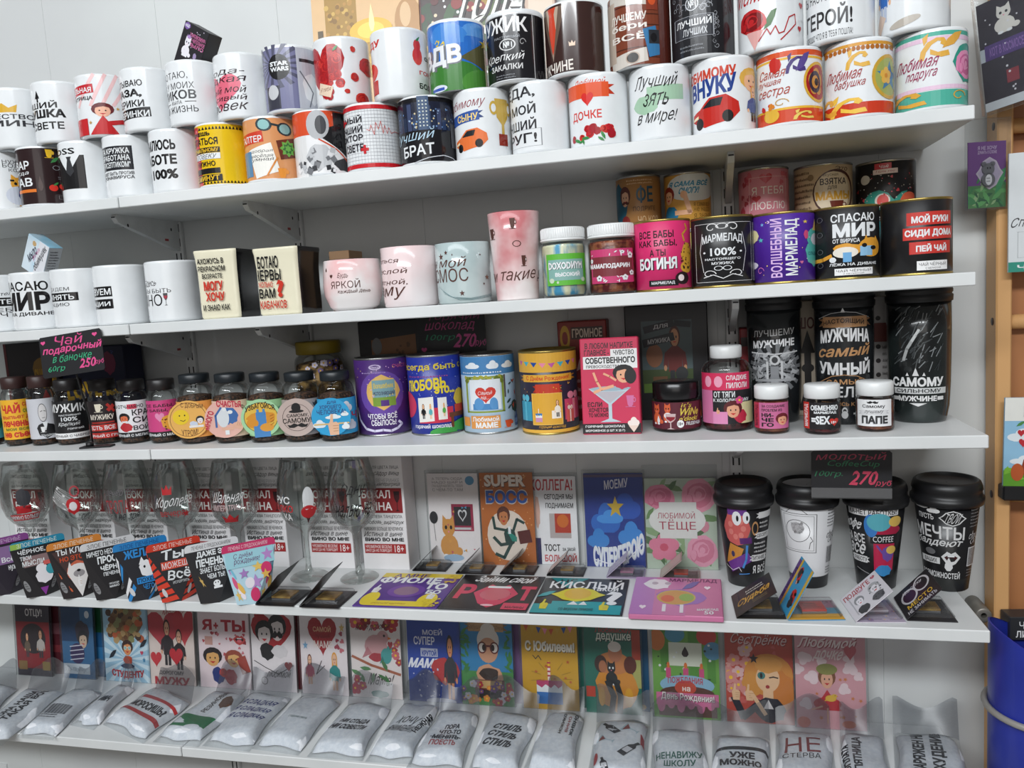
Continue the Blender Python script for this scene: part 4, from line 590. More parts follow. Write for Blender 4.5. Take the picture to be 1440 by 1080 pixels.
# ---- mugs of other shapes on the second shelf
def shaped(px, w, h, label, prof, wallm, design, rim=None, name='mug'):
    p, r, H = spot(2, px, w, h, YS2); t = thing(name, label, 'mug', p, (0, 0, facing(p.x, p.y)), 'marble pattern mugs on the second shelf')
    P = [(a*r, b*H) for a, b in prof]; mats = [None]*(len(P)-1); P2 = [(.001, .002), (P[0][0]*.9, .002)]+P; mats = [None]*len(P2)
    n = len(P2); P2 += [(P[-1][0]-.0015, H+.0008), (P[-1][0]-.003, H), (P[-2][0]-.0035, P[-2][1]), (P[0][0]-.004, .008), (.001, .008)]; mats = [None]*(len(P2)-1)
    if rim: mats[n-1] = mats[n] = M(rim, .25, .9)
    b = MB(); b.lathe(P2, wallm, mats=mats)
    def rf(z):
        for (a, c), (d, e) in zip(P, P[1:]):
            if c <= z <= e: return a+(d-a)*(z-c)/max(e-c, 1e-6)
        return P[-1][0]
    b.art(design, r, H, cylfn(rf, 0, r), .25, True, step=.00006, base=.0002); b.obj('mug_body', t)
    hb = MB(); hb.tube([(0, rf(H*(.5+.3*sin(a)))-.002+.026*max(0, cos(a))**.6, H*.5+H*.3*sin(a)) for a in [pi*(-.5+i/12) for i in range(13)]], .0045, wallm, 8); hb.obj('handle', t); return t
MARB = noisemat('pink_marble_glaze', 'e8b8b8', 'f0ebea', 9, .15, 0, (.38, .56), .4); MARB2 = noisemat('pale_pink_glaze', 'e9c6c6', 'ece9ea', 7, .15, 0, (.3, .7), .4); TEAL = noisemat('teal_marble_glaze', 'aebfc0', 'c2d0d0', 14, .15, 0, (.4, .6), .4); MARB3 = noisemat('rose_marble_glaze', 'c8787c', 'efe4e3', 11, .2, 0, (.34, .6), .4)
BR = '5a3a34'
bowlp = [(.66, .0), (.82, .08), (.97, .3), (1, .5), (.97, .75), (.93, 1)]
shaped(497, 83, 72, 'round bellied pink and white marble mug with dark lettering', bowlp, MARB, [T('Будь', -.5, .62, -.15, .74, BR, 'h'), T('ЯРКОЙ', -.72, .44, .22, .62, BR, ''), T('каждый день', -.52, .33, .55, .42, BR, 'h'), S('heart', -.75, .64, -.66, .72, BR), S('drop', -.9, .78, -.84, .86, BR)], 'a8a0a0')
strp = [(.9, .0), (.97, .03), (.99, .12), (1, .5), (1, 1)]
shaped(577, 78, 85, 'straight pale pink mug with handwritten dark lettering', strp, MARB2, [T('улыбаться', -1.6, .72, -.38, .82, BR, 'h'), T('взрослой', -1.5, .54, -.1, .65, BR, 'h'), T('приятной,', -1.5, .36, -.08, .47, BR, 'h'), T('маму', -1.4, .14, -.25, .34, BR, 'h')], 'a8a0a0')
shaped(652, 76, 86, 'pale teal marble mug about space with small stars', strp, TEAL, [T('ты мой', -1.2, .6, .1, .76, BR, 'h'), T('КОСМОС', -1.4, .36, .16, .58, BR, ''), S('star', -.85, .72, -.68, .84, BR), S('star', -.65, .8, -.52, .88, BR), S('star', -.4, .78, -.34, .82, BR), S('star', .58, .76, .66, .8, BR), S('star', -.2, .12, .0, .22, BR), S('star', .74, .36, .9, .46, '8a6a5a'), S('star', .66, .28, .74, .33, BR), [L([(-.9+.06*j, .3-.04*j), (-.5+.1*j, .12-.02*j), (.2, .08-.01*j), (.95, .14-.015*j)], .012, '7a9498') for j in range(4)]], 'a8a0a0')
shaped(725, 72, 124, 'tall tapered pink marble cup with cupcake doodles', [(.8, 0), (.82, .02), (.88, .3), (.95, .7), (1, 1)], MARB3, [T('ли такие де', -1.1, .2, 1.2, .33, BR, 'h', slope=.15), S('cup', -.2, .8, .1, .92, BR, 'e8c8c8'), S('ring', -.1, .6, .25, .67, BR, .8), S('cup', .2, .38, .45, .5, BR, 'e8d8d8'), S('cup', -.95, .7, -.75, .82, BR, 'e8c8c8')], '8a6a6a', 'tall_cup')
def square_mug(px, w, h, label, design, turn=-30):
    p, r, H = spot(2, px, w, h, YS2); a = r*.80; y = YS2+r*1.02; X = atx(px, y, p.z+H/2)
    t = thing('square_mug', label, 'mug', (X, y, p.z), (0, 0, facing(X, y)+radians(turn)), 'cream and black squared mugs')
    cream = CER('e9e3c9'); blk = CER('1a1a1c'); b = MB(); N = 8; zs = [0, .03, .15, .4, .7, .9, .97, 1]; sc = [.93, .97, .98, .97, .98, 1.02, 1.05, 1.04]
    def ring(s, z, q=1):
        c = .22*a; o = []
        for k, (sx, sy) in enumerate(((-1, -1), (1, -1), (1, 1), (-1, 1))):
            for i in range(N):
                an = [pi, 1.5*pi, 0, .5*pi][k]+i/(N-1)*pi/2; o.append(((sx*(a-c)+c*cos(an))*s*q, (sy*(a-c)+c*sin(an))*s*q, z))
        return o
    V = sum([ring(s, z*H) for z, s in zip(zs, sc)], [])+ring(.97, H*.985)+ring(.9, .01); n = 4*N; b.add(V, [], cream); ci, bi = b.mi(cream), b.mi(blk)
    for L_ in range(len(zs)+1):
        for j in range(n):
            k = j//N; front = (k == 0 and j % N >= 3) or (k == 1 and j % N < 5)
            b.f.append([L_*n+j, L_*n+(j+1) % n, (L_+1)*n+(j+1) % n, (L_+1)*n+j]); b.m.append(ci if front or L_ > len(zs)-2 else bi); b.sm.append(True)
    b.f += [list(range(n))[::-1], [(len(zs)+1)*n+j for j in range(n)]]; b.m += [bi, ci]; b.sm += [False, False]
    b.art(design, a*.8, H, lambda x, z, off: (x, -a*1.045-off*2, z), .25, False); b.obj('mug_body', t)
    hb = MB(); hb.tube([(0, a*.97+.024*max(0, cos(q))**.6, H*.5+H*.3*sin(q)) for q in [pi*(-.5+i/12) for i in range(13)]], .0045, blk, 8); hb.obj('handle', t)
square_mug(322, 78, 97, 'cream squared mug with black side and red middle lettering, beside white mugs', [T('НАХОЖУСЬ В', -1.2, .8, .55, .88, kk), T('ПРЕКРАСНОМ', -1.2, .69, .6, .77, kk), T('ВОЗРАСТЕ', -.8, .59, .4, .66, kk), T('МОГУ', -.75, .41, .4, .55, 'c8382a', 'B'), T('ХОЧУ', -.7, .26, .45, .39, 'c8382a', 'B'), T('И ЗНАЮ КАК', -.9, .12, .7, .21, kk)])
square_mug(407, 84, 95, 'cream squared mug with black side and large red question mark', [T('РАБОТАЮ', -1.4, .7, .2, .88, kk), T('НЕРВЫ', -1.2, .52, .3, .68, kk), T('СКОЛЬКО', -1.1, .42, -.2, .5, 'c8382a'), T('ВАМ', -1.0, .26, -.1, .4, kk), T('?', .0, .26, .42, .52, 'c8382a', 'B'), T('КАБАЧКОВ', -1.0, .1, .5, .22, 'c8382a')])

# ---- jars
def jar(s, px, w, h, label, lid, fill, lab, py=None, yf=None, lidw=.86, lidh=.17, sh=.14, group=None, disc=None, ribs=False, cap='lid', labz=(.12, .66), bg='W', labx=1.6, name='candy_jar', fillz=.7, cat='jar', le=None):
    p, r, H = spot(s, px, w, h, yf, py, None, le); t = thing(name, label, cat, p, (0, 0, facing(p.x, p.y)), group)
    z1 = H*(1-lidh); zs = z1-H*sh; rn = r*lidw*.93
    prof = [(.001, .0015), (r*.8, .001), (r*.93, 0), (r*.99, .003), (r, .007), (r, zs)]+[(rn+(r-rn)*cos(a), zs+(z1-zs-.003)*sin(a)) for a in [i*pi/10 for i in range(1, 6)]]+[(rn, z1+.004)]
    MB().lathe(prof, GLASS).obj('glass_body', t)
    hf = z1*fillz; MB().lathe([(.001, .003), (r*.9, .003), (r*.95, .008), (r*.95, min(hf, zs)*.97)]+([(rn*.94+(r*.95-rn*.94)*.6, hf*.97)] if hf > zs else [])+[(r*.5, hf), (.001, hf*1.01)], fill).obj('contents', t)
    rl = r*lidw; lb = MB(); lb.lathe([(.001, z1), (rl-.001, z1), (rl, z1+.001), (rl, H-.0015), (rl-.0015, H), (.001, H)], lid, 48 if not ribs else 60)
    if ribs:
        for i in range(60):
            q = 2*pi*i/60; lb.box((-.0006, -.0005, z1+.005), (.0006, .0004, H-.002), lid)
            for v in range(len(lb.v)-8, len(lb.v)):
                x, y, z = lb.v[v]; y -= rl; lb.v[v] = (x*cos(q)-y*sin(q), x*sin(q)+y*cos(q), z)
    lo = lb.obj(cap, t)
    if ribs: MB().lathe([(rl+.0001, z1+.001), (rl+.0012, z1+.0015), (rl+.0012, z1+.003), (rl+.0001, z1+.0035)], lid).obj('tamper_ring', lo)
    if lab is not None:
        h0 = (labz[1]-labz[0])*H; l = MB()
        if bg: l.art([S('r', -labx, 0, labx, 1, bg)], r, h0, cylfn(r+.0005, labz[0]*H, r), .45, True)
        l.art(lab, r, h0, cylfn(r+.0005, labz[0]*H, r), .45, True, base=.0002, clipx=r*pi/2*labx if labx > 1 else r*asin(labx)); l.obj('label', t)
    if disc:
        (dx, dz, dr), dbg, dd = disc; R_ = dr*r; dk = MB(); dk.prism(ngon(40, R_), 'y', 0, .0006, M(dbg, .5))
        dk.art(dd, R_, 2*R_, lambda x, z, off: (x, -off, z-R_), .5); dk.obj('paper_tag', t, (dx*r, -r*sqrt(max(0, 1-min(1, dx*dx)*.2))-.0035, dz*H), (radians(4), 0, radians(-8)))
    return t
TEA = noisemat('loose_tea', '1e1612', '6a4630', 260, .8, .8, (.42, .66)); GUM = noisemat('red_gummies', '5a1418', '9a5a3a', 120, .35, .5, (.4, .62)); GUMD = noisemat('dark_gummies', '2a0d10', '6a1a20', 140, .35, .5)
BELT = noisemat('sour_belts', '4a9ac0', 'e2e0c0', 70, .5, .5, (.42, .56), 0, (1, 1, .25))
DK = M('221f20', .4); DBR = M('3a2422', .45); BLID = M('1d2328', .4)
TJ = 'gift tea jars with printed paper labels'
def teajar(px, py, w, h, label, lid, bg, design, foot=None, ft=None, **k):
    d = list(design)
    if foot: d += [S('r', -1.6, 0, 1.6, .15, foot), T(ft[0], -.98, .03, .98, .12, ft[1])]
    return jar(3, px, w, h, label, lid, TEA, d, None, -.171, .84, .17, .2, TJ, bg=bg, labz=(.1, .68), name='tea_jar', fillz=.75, **k)
teajar(-16, 636, 37, 97, 'tea jar at the frame edge with teal label', DBR, '58b4bc', [S('leaf', .5, .2, .95, .5, 'G'), T('ЧАЙ', -.5, .5, .9, .8, 'W')], le=-42)
teajar(25, 633, 37, 97, 'tea jar with bright yellow label and red lettering', DBR, 'eab02c', [T('ЧАЙ', -.9, .66, .2, .93, 'c8302a', 'B'), T('сам', .35, .82, .85, .92, 'c8302a'), T('себе', .35, .66, .9, .78, '4a8a2c'), T('выпьет да', -.9, .5, .85, .6, 'c8402a'), T('печеньки', -.9, .32, .95, .47, 'c8302a', 'B'), T('мои все', -.8, .22, .6, .29, '6a7a2c'), T('не съест', -.9, .05, .9, .18, 'c8302a', 'B')], le=2)
teajar(61, 632, 37, 98, 'tea jar with grey label showing a person in black suit', DBR, 'c9cad0', [S('blob', -.6, .0, .7, .42, '1b1b1e', 4), S('dn', -.15, .2, .2, .42, 'W'), S('e', -.35, .42, .2, .88, 'd2cfcf'), S('ring', -.35, .42, .2, .88, '3a3a3c', .92), L([(-.2, .68), (-.08, .7)], .04, kk), L([(.02, .7), (.14, .68)], .04, kk), L([(-.12, .52), (.06, .53)], .03, kk), S('cup', -.35, .16, .05, .3, 'e8e8e8', 'c9cad0'), T('с праздником!', -.5, .04, .8, .12, 'W', 'h')], le=39)
teajar(101, 630, 43, 92, 'tea jar with black whiskey style label and white foot strip', DK, '19191b', [T('МУЖИК', -1, .7, .8, .92, 'e6e6e6', 'b', bend=.1), T('НАСТОЯЩИЙ', -.7, .6, .5, .66, 'W'), T('100%', -.6, .47, .3, .58, 'W'), T('Крепкий', -.75, .32, .4, .45, 'W', 'h'), T('ГОРЯЧИЙ', -.3, .24, .6, .3, 'W')], 'e8e8e8', ('ЧЁРНЫЙ С ЧАБРЕЦОМ', kk), le=75)
teajar(146, 627, 41, 91, 'tea jar with dark label, white cup and red strip', DK, '241c1e', [S('cup', -.65, .7, -.1, .92, 'efe6d0', '241c1e'), S('cross', .1, .66, .6, .94, 'b8302a', rot=40), T('МУЖИКУ', -.85, .5, .5, .64, 'efe6d8'), S('r', -.8, .4, .5, .44, 'b03028'), S('r', -1, .2, .6, .37, 'c8342c'), T('ЕСТЬ ВСЕ', -.9, .23, .5, .34, 'W')], 'c0302a', ('ЧЁРНЫЙ С ГРУШЕЙ', 'W'), le=124)
teajar(190, 626, 42, 90, 'tea jar with white label and grinning red figure', DK, 'e8e8ea', [T('ТЫ ОТЧАЯННО', -1, .8, .6, .9, kk), S('r', -.35, .78, .2, .91, 'd8405a'), T('ЧАЯ', -.32, .8, .18, .89, kk), *ln((-.1, .18, .8, .78), 'КРА', 'СИ', 'ВОЙ', c=kk), S('face', -.85, .38, -.25, .68, '1d1a1c', 'd9704a'), S('blob', -.85, .16, -.05, .42, 'b82a34', 5), S('r', -.7, .42, -.4, .46, 'W')], '1d1c1e', ('ЧЁРНЫЙ С МЕЛИССОЙ', 'W'), le=164)
teajar(233, 624, 42, 90, 'tea jar with pink label and spotted leopard', DK, 'c8447e', [T('ВСЕ БАБЫ,', -1, .8, .6, .9, kk), T('КАК БАБЫ, А', -1.2, .68, .6, .77, kk), S('heart', -.55, .4, .0, .66, 'd98ab0'), S('blob', -.3, .18, .7, .6, 'd99a34', 4), SC_('e', 20, -.2, .2, .6, .55, .05, ['6a3a18'], 3), S('face', .3, .5, .75, .76, 'd99a34', 'd99a34')], '1d1c1e', ('ЧЁРНЫЙ С МАЛИНОЙ', 'W'), le=207)
bgO, bgP, bgG, bgB, bgC = 'e8a050', 'e6b4a8', 'a6d4a4', 'c2aea6', '2f9fd2'
RING = lambda c: S('ring', -.9, .05, .9, .95, c, .975)
SUN = [RING('7a4a2c'), S('e', -.75, .38, .05, .78, 'ecc92c'), S('e', -.45, .6, -.38, .64, kk), S('e', -.2, .6, -.13, .64, kk), L([(-.4, .5), (-.25, .47), (-.15, .5)], .03, kk), T('С ДОБРЫМ', -.3, .78, .75, .92, '5a3424', '', slope=-.5), T('УТРОМ!', -.4, .1, .4, .26, '5a3424', '', bend=-.4), S('face', .35, .36, .75, .58, '2a2a2c', 'e8e6ea'), S('blob', .0, .28, .45, .46, 'c9d4e4', 4), S('r', .0, .28, .7, .34, 'e9e6e2')]
PENG = [S('blob', -.25, .32, .75, .82, '3f6aa8', 5), S('e', -.4, .28, .2, .8, 'd9dde2'), L([(-.45, .3), (-.45, .6), (-.15, .8)], .1, '3f6aa8'), S('e', -.1, .7, .1, .8, 'W'), S('e', .15, .62, .4, .72, 'W'), T('СЧАСТЬЯ', -.35, .8, .85, .97, 'c0344a', 'B', slope=-.35), T('МНОГО', -.95, .25, -.65, .75, 'c0344a', 'B', rot=70), S('hand', .2, .15, .85, .5, 'e4b29a', rot=70), S('r', -.2, .2, .4, .28, 'e4b29a'), S('r', -.05, .08, .15, .2, 'W')]
MONK = [S('e', -.85, .12, .85, .92, 'e2b84a'), S('ring', -.85, .12, .85, .92, '3a3a30', .97), S('blob', -.8, .32, .85, .7, 'd8912c', 6), S('r', -.25, .3, .25, .66, '4a86c0'), S('e', -.75, .26, -.15, .5, 'd8912c'), S('r', -.4, .0, .4, .3, '4a86c0'), S('e', -.1, .14, .6, .36, 'dd9a3a'), S('r', -.2, .6, -.08, .74, '4a86c0'), S('r', .1, .6, .22, .74, '4a86c0'), T('УЗБАГОЙСЯ', -.75, .68, .7, .86, '3a2a1c', 'b', bend=.9), [L([(.45, .3+i*.08), (.62, .36+i*.07)], .03, 'a8641c') for i in range(4)]]
HATM = [S('ring', -.72, .14, .72, .86, '4a3a38', .97), S('hat', -.38, .62, .38, .9, '1d1b1c'), T('САМОМУ,', -.5, .5, .6, .6, '2a2422'), T('САМОМУ!', -.72, .36, .75, .49, '2a2422'), S('moustache', -.52, .22, .55, .36, '1d1b1c')]
THUMB = [S('cloud', -.95, .22, -.3, .45, 'dfe8ee'), S('cloud', -.3, .44, .5, .58, 'e6ecee'), S('cloud', .5, .5, .9, .64, 'e6ecee'), S('r', -.9, .3, .9, .34, 'd9b87a'), S('hand', -.35, .02, .55, .58, 'e6b898'), T('ДЛЯ', -.15, .84, .3, .92, '3a3a78', ''), T('ХОРОШЕГО', -.55, .72, .55, .82, '3a3a78', ''), T('ЧЕЛОВЕКА!', -.7, .58, .75, .7, '3a3a78', ''), S('cloud', .5, .15, .9, .35, 'e6ecee')]
for px, py, dx, dbg, dd, bgc, lab, extra in [
 (283, 626, -.68, 'e9b25e', SUN, bgO, 'tea jar with orange round sunshine good morning tag', []),
 (331, 625, -.6, bgP, PENG, 'e9c9b4', 'tea jar with pink round penguin happiness tag', [T('"Вы"', .3, .7, .8, .85, 'D', '')]),
 (379, 623, -.5, bgG, MONK, 'a2d29e', 'tea jar with green round tag of orange animal', [S('cloud', .4, .6, .8, .8, '6aa88a')]),
 (428, 622, -.42, bgB, HATM, 'a89c98', 'tea jar with beige round bowler hat tag', [S('moustache', .55, .75, .98, .95, '3a3a3c')]),
 (479, 621, -.5, bgC, THUMB, '2f9fd2', 'tea jar with blue round thumbs up tag', [S('cloud', .1, .6, .75, .92, 'dfe4ee'), S('cloud', .3, .1, .9, .4, 'dfe4ee'), T('ЧУ', .7, .4, 1.1, .6, 'b0304a')])]:
    jar(3, px, 52, 98, lab, BLID, TEA, extra, None, -.183, .78, .13, .24, 'gift tea jars with round paper tags', bg=bgc, labz=(.1, .62), name='tea_jar', fillz=.8, le={283: 249, 331: 299, 379: 348, 428: 397, 479: 447}[px], disc=((dx*.7, .37, 1.02), dbg, dd))
jar(2, 793, 62, 98, 'clear jar of striped sour belts with green label', WPL, BELT, [S('r', -.75, .0, .92, 1, '5fb53a'), S('r', -.68, .16, .8, .82, '84b0a8'), T('DOXODИYM', -.65, .5, .78, .74, '3a4a40', 'B'), T('DOXODИYM', -.67, .51, .76, .75, 'W', 'B'), T('ВЫСОКИЙ', -.4, .28, .65, .44, 'W', 'B'), S('e', -.65, .08, -.45, .24, 'c9d8c0'), S('e', -.35, .06, -.25, .14, 'c9d8c0'), S('e', .7, .1, .85, .24, 'c9d8c0')], None, YS2, .98, .2, .06, 'marmalade jars on the second shelf', ribs=True, bg=None, labz=(.17, .62), labx=.97, fillz=.97)
jar(2, 861, 67, 99, 'clear jar of red gummies with pink flower label', WPL, GUM, [S('r', -.85, .0, .82, 1, 'c83a70'), S('r', -.8, .2, .8, .78, '7a2c34'), T('МАМАПОДАРИН', -.88, .42, .68, .58, 'W', 'B'), S('flower', .3, .84, .5, .95, 'W', 'D'), S('flower', .6, .7, .8, .9, 'W', 'D'), S('flower', .35, .06, .6, .24, 'W', 'D'), S('flower', .65, .2, .82, .36, 'W', 'D'), S('flower', -.65, .06, -.42, .24, 'W', 'D'), S('flower', -.85, .6, -.75, .74, 'W', 'D'), SC_('leaf', 8, -.7, .05, .7, .2, .05, ['W'], 3), SC_('leaf', 6, -.8, .8, .7, .95, .05, ['W'], 5)], None, YS2, .97, .2, .06, 'marmalade jars on the second shelf', ribs=True, bg=None, labz=(.16, .64), labx=.97, fillz=.97)
jar(3, 951, 66, 70, 'squat jar with black lid and two foxes on maroon label', BLKG, GUMD, [S('cat', -.95, .15, -.55, .95, 'd0603a'), S('drop', -.8, .2, -.65, .5, 'W'), S('cat', -.6, .25, -.1, .98, 'd0603a'), S('e', -.5, .4, -.2, .62, 'W'), S('wine', -.5, .0, .02, .58, '8a1a2a', 'c9b0b0'), T("it's", .2, .8, .6, .98, 'd9c050', 'h'), T('WiNe', .1, .5, .85, .78, 'd9c050', 'bi'), T("o'clock!", .1, .3, .8, .48, 'd9c050', 'bi'), S('e', .0, .05, .28, .34, 'efefef'), T('18+', .04, .13, .24, .26, kk), T('ЛЕДЕНЦЫ', .35, .12, .9, .26, 'W'), S('cat', .9, .3, 1.15, .95, 'd0603a')], 609, None, .97, .34, .04, None, bg='5a1e2c', labz=(.08, .62), name='candy_jar')
jar(3, 1022, 68, 120, 'tall clear bottle with white cap and black pink girl label', WPL, GUMD, [S('r', -1, .66, .85, 1, 'd0305a'), S('e', -.82, .72, -.58, .94, 'e8a0b8'), S('e', -.48, .72, -.16, .94, 'e8a0b8'), T('СЛАДКИЕ', -.02, .84, .75, .95, 'W'), T('ПИЛЮЛИ', -.02, .7, .75, .81, 'W'), S('r', -1, .0, -.55, .66, 'c8709a'), S('r', -.55, .0, .95, .66, '1d1c20'), T('ОТ ТЯГИ', -.5, .52, .3, .64, 'W'), T('К ХОЛОДИЛЬНИКУ', -.52, .42, .8, .5, 'W'), S('r', .5, .0, .95, .42, 'd9cfa0'), S('blob', .2, .0, .75, .3, 'b82a44', 5), S('face', -.15, .1, .55, .46, '5a1e24', 'e0a484'), S('flower', .3, .38, .6, .54, 'd04a80'), S('r', -.55, .0, .0, .24, 'd98ab4'), S('hand', -.45, .2, -.25, .32, 'e0a484')], 608, None, .63, .145, .17, None, bg=None, labz=(.1, .7), labx=.96, name='candy_jar', fillz=.5)
SJ = 'small white capped marmalade jars'
jar(3, 1085, 47, 68, 'small white capped jar with pink label and girl face', WPL, GUM, [S('r', -.95, 0, .9, 1, 'c86a96'), S('r', -.95, 0, -.68, 1, 'b82a4a'), T('МАРМЕЛАД', -.9, .1, -.72, .9, '4a1020', 'b', rot=90), T('ЗА СОЗДАНИЕ', -.55, .8, .7, .92, kk), T('ПРОБЛЕМ ИЗ', -.55, .66, .55, .77, kk), *ln((-.55, .06, .1, .62), 'НИ-', 'ЧЕ', 'ГО', c=kk, st='B'), S('face', .2, .1, .85, .6, '6a1e28', 'e0a080')], 611, None, .97, .28, .05, SJ, bg=None, labz=(.12, .66), labx=.96, ribs=False, fillz=.93)
jar(3, 1156, 49, 70, 'small white capped jar with black label, red side strip', WPL, GUMD, [S('r', -.95, 0, .85, 1, '1c1a1c'), S('r', -.95, 0, -.66, 1, 'c8342c'), T('МАРМЕЛАД', -.9, .08, -.7, .92, 'W', 'b', rot=90), T('ОБМЕНЯЮ', -.58, .7, .78, .9, 'W', 'B'), T('МАРМЕЛАД', -.42, .56, .7, .67, 'W', 'B'), T('=SEX', -.55, .18, .4, .5, 'W', 'B'), S('heart', .35, .1, .8, .4, 'c8342c'), T('18+', .45, .2, .7, .3, 'W')], 612, None, .97, .28, .05, SJ, bg=None, labz=(.12, .66), labx=.96, fillz=.8)
jar(3, 1230, 50, 70, 'small white capped jar with white moustache label for dad', WPL, GUM, [S('r', -.85, 0, .8, 1, 'e9e9ea'), S('moustache', -.4, .84, .2, .96, kk), T('Самому', -.6, .66, .5, .82, kk, 'b'), S('banner', -.78, .42, .7, .62, 'd8d8da', 'c0c0c4', slope=.1), T('лучшему', -.5, .46, .4, .6, kk, 'h'), T('ПАПЕ', -.65, .08, .6, .38, 'c0c0c4', 'B'), T('ПАПЕ', -.62, .1, .62, .4, '2a2a2c', 'B')], 608, None, .97, .28, .05, SJ, bg=None, labz=(.12, .66), labx=.96, fillz=.85)
jar(3, 452, 68, 126, 'yellow lidded jar of dried herbs standing behind the tea jars', M('8f7a1e', .5), noisemat('dried_herbs', '3a2a1c', 'a8844c', 90, .8, .6), [SC_('flower', 14, -.9, .1, .9, .9, .14, ['d9d0e0', '6a5a8a'], 3)], None, -.09, .9, .14, .12, None, bg=None, labz=(.6, .8), name='herb_jar', fillz=.9)

# ---- tumblers
def tumbler(px, py, w, h, label, body, design, lidf=.1):
    p, r, H = spot(3, px, w, h, None, py); t = thing('travel_tumbler', label, 'tumbler', p, (0, 0, facing(p.x, p.y)), 'black travel tumblers with lids')
    hb = H*(1-lidf); P = [(.001, .002), (r*.7, .001), (r*.78, 0), (r*.82, .003), (r*.85, .01), (r*.9, H*.12), (r*.94, H*.3), (r*.965, hb*.75), (r*.96, hb)]
    b = MB(); b.lathe(P+[(.001, hb)], body)
    def rf(z):
        for (a, c), (d, e) in zip(P[3:], P[4:]):
            if c <= z <= e: return a+(d-a)*(z-c)/max(e-c, 1e-6)
        return r*.96
    b.art(design, r, H, cylfn(rf, 0, r), .3, True, .3, base=.0003, clipx=r*pi/2); b.obj('tumbler_body', t)
    l = MB(); l.lathe([(r*.9, hb-.001), (r, hb), (r*1.01, hb+H*.045), (r*.97, hb+H*.05), (r*.97, hb+H*.06), (r*1.0, hb+H*.065), (r*1.0, H-.003), (r*.97, H), (.001, H)], BLK)
    lo = l.obj('lid', t); MB().box((-.008, -r*.5, H-.001), (.008, r*.2, H+.003), BLK, .001).obj('sip_flap', lo)
TUM = noisemat('tumbler_black', '1a1c1e', '24272a', 20, .22, 0, (.4, .6), .4)
tumbler(1089, 597, 74, 178, 'tumbler with white motorcycle drawing, behind the pink labelled jar', TUM, [T('ЛУЧШЕМУ', -.72, .7, .72, .75, 'd9dadc', '', slope=.35), T('МУЖЧИНЕ', -.75, .61, .72, .67, 'e6e6e8', 'B', slope=.3), S('rays', -.7, .3, .75, .58, '77797c'), SC_('leaf', 36, -.75, .36, -.25, .56, .13, ['9a9c9f', 'b9bbbe', '6d6f72'], 4), SC_('leaf', 36, .25, .36, .78, .56, .13, ['9a9c9f', 'b9bbbe', '6d6f72'], 6), S('e', -.18, .47, .2, .55, 'c9cacc'), S('e', -.1, .485, .12, .535, '3a3b3e'), L([(-.8, .57), (-.3, .56), (0, .555), (.3, .56), (.8, .57)], .05, 'c9cacc'), S('r', -.3, .36, -.22, .5, 'c9cacc'), S('r', .22, .36, .3, .5, 'c9cacc'), S('r', -.15, .3, .15, .46, '8a8c90'), S('ring', -.2, .16, .2, .36, 'a9abae', .7), S('r', -.7, .34, .75, .36, 'a9abae'), wiggle(-.5, .2, .5, .3, 3, 'c9cacc')])
tumbler(1187, 599, 80, 184, 'tumbler with tan and white smart man lettering, behind black labelled jar', TUM, [S('tri', -.1, .865, .05, .9, 'd9d9d9'), L([(-.8, .82), (-.4, .86), (0, .87), (.4, .86), (.8, .82)], .02, 'b9b9b9'), S('banner', -.8, .74, .85, .83, 'b98a5e', '8a6444', bend=.5), T('НАСТОЯЩИЙ', -.65, .76, .65, .81, '2a1c14', 'b', bend=.8), T('МУЖЧИНА', -.75, .63, .8, .73, 'dededf', 'B', bend=.3), T('самый', -.8, .53, .8, .62, 'b98a5e', 'bi', slope=.2), T('УМНЫЙ', -.8, .4, .82, .52, 'dededf', 'B', bend=-.2), T('САМЫЙ', -.6, .31, .6, .36, 'b98a5e', 'b', bend=.3), L([(-.8, .33), (-.4, .38), (0, .39), (.4, .38), (.8, .33)], .025, 'b98a5e'), T('ЦЕЛЬ', -.6, .2, .6, .3, 'dededf'), T('СТРЕМИСЬ К ЦЕЛИ', -.8, .145, .8, .18, 'b98a5e'), S('e', -.12, .05, .12, .11, 'dededf'), S('ring', -.1, .08, .1, .14, 'dededf', .6), S('cross', -.5, .07, -.3, .11, 'dededf'), S('cross', .3, .07, .5, .11, 'dededf')])
tumbler(1292, 597, 84, 190, 'tumbler with a silvery mane and mountain emblem at the shelf end', noisemat('tumbler_dark_grey', '16191a', '2c3433', 9, .22, 0, (.4, .65), .4), [[L([(a_, b_), (a_-.06-.2*(i % 5)/5, b_-.02-.05*(i % 3)/2)], .03, ['3a3e40', '55595a', '84888a', '2e3234'][i % 4]) for i, (a_, b_) in enumerate([(-.6+random.Random(q).random()*1.35, .88-random.Random(q+500).random()*.42) for q in range(90)])], L([(-.1, .66), (-.35, .56), (-.45, .48)], .1, 'a9abab'), L([(0, .7), (-.2, .62)], .08, 'c9cbcb'), S('tri', -.2, .36, .0, .42, 'e0e0e0'), S('tri', -.4, .36, -.3, .385, 'e0e0e0'), S('tri', .1, .36, .2, .385, 'e0e0e0'), T('САМОМУ', -.78, .28, .72, .35, 'e6e6e6', 'B'), S('r', -.75, .225, .8, .27, 'd0d2d2'), T('СИЛЬНОМУ', -.68, .233, .66, .262, '2a2c2e'), T('МУЖЧИНЕ', -.62, .17, .55, .21, 'e6e6e6', 'B'), S('dn', -.3, .13, .25, .155, 'e0e0e0'), S('banner', -.8, .175, -.6, .205, 'e0e0e0'), S('banner', .55, .175, .75, .205, 'e0e0e0')])

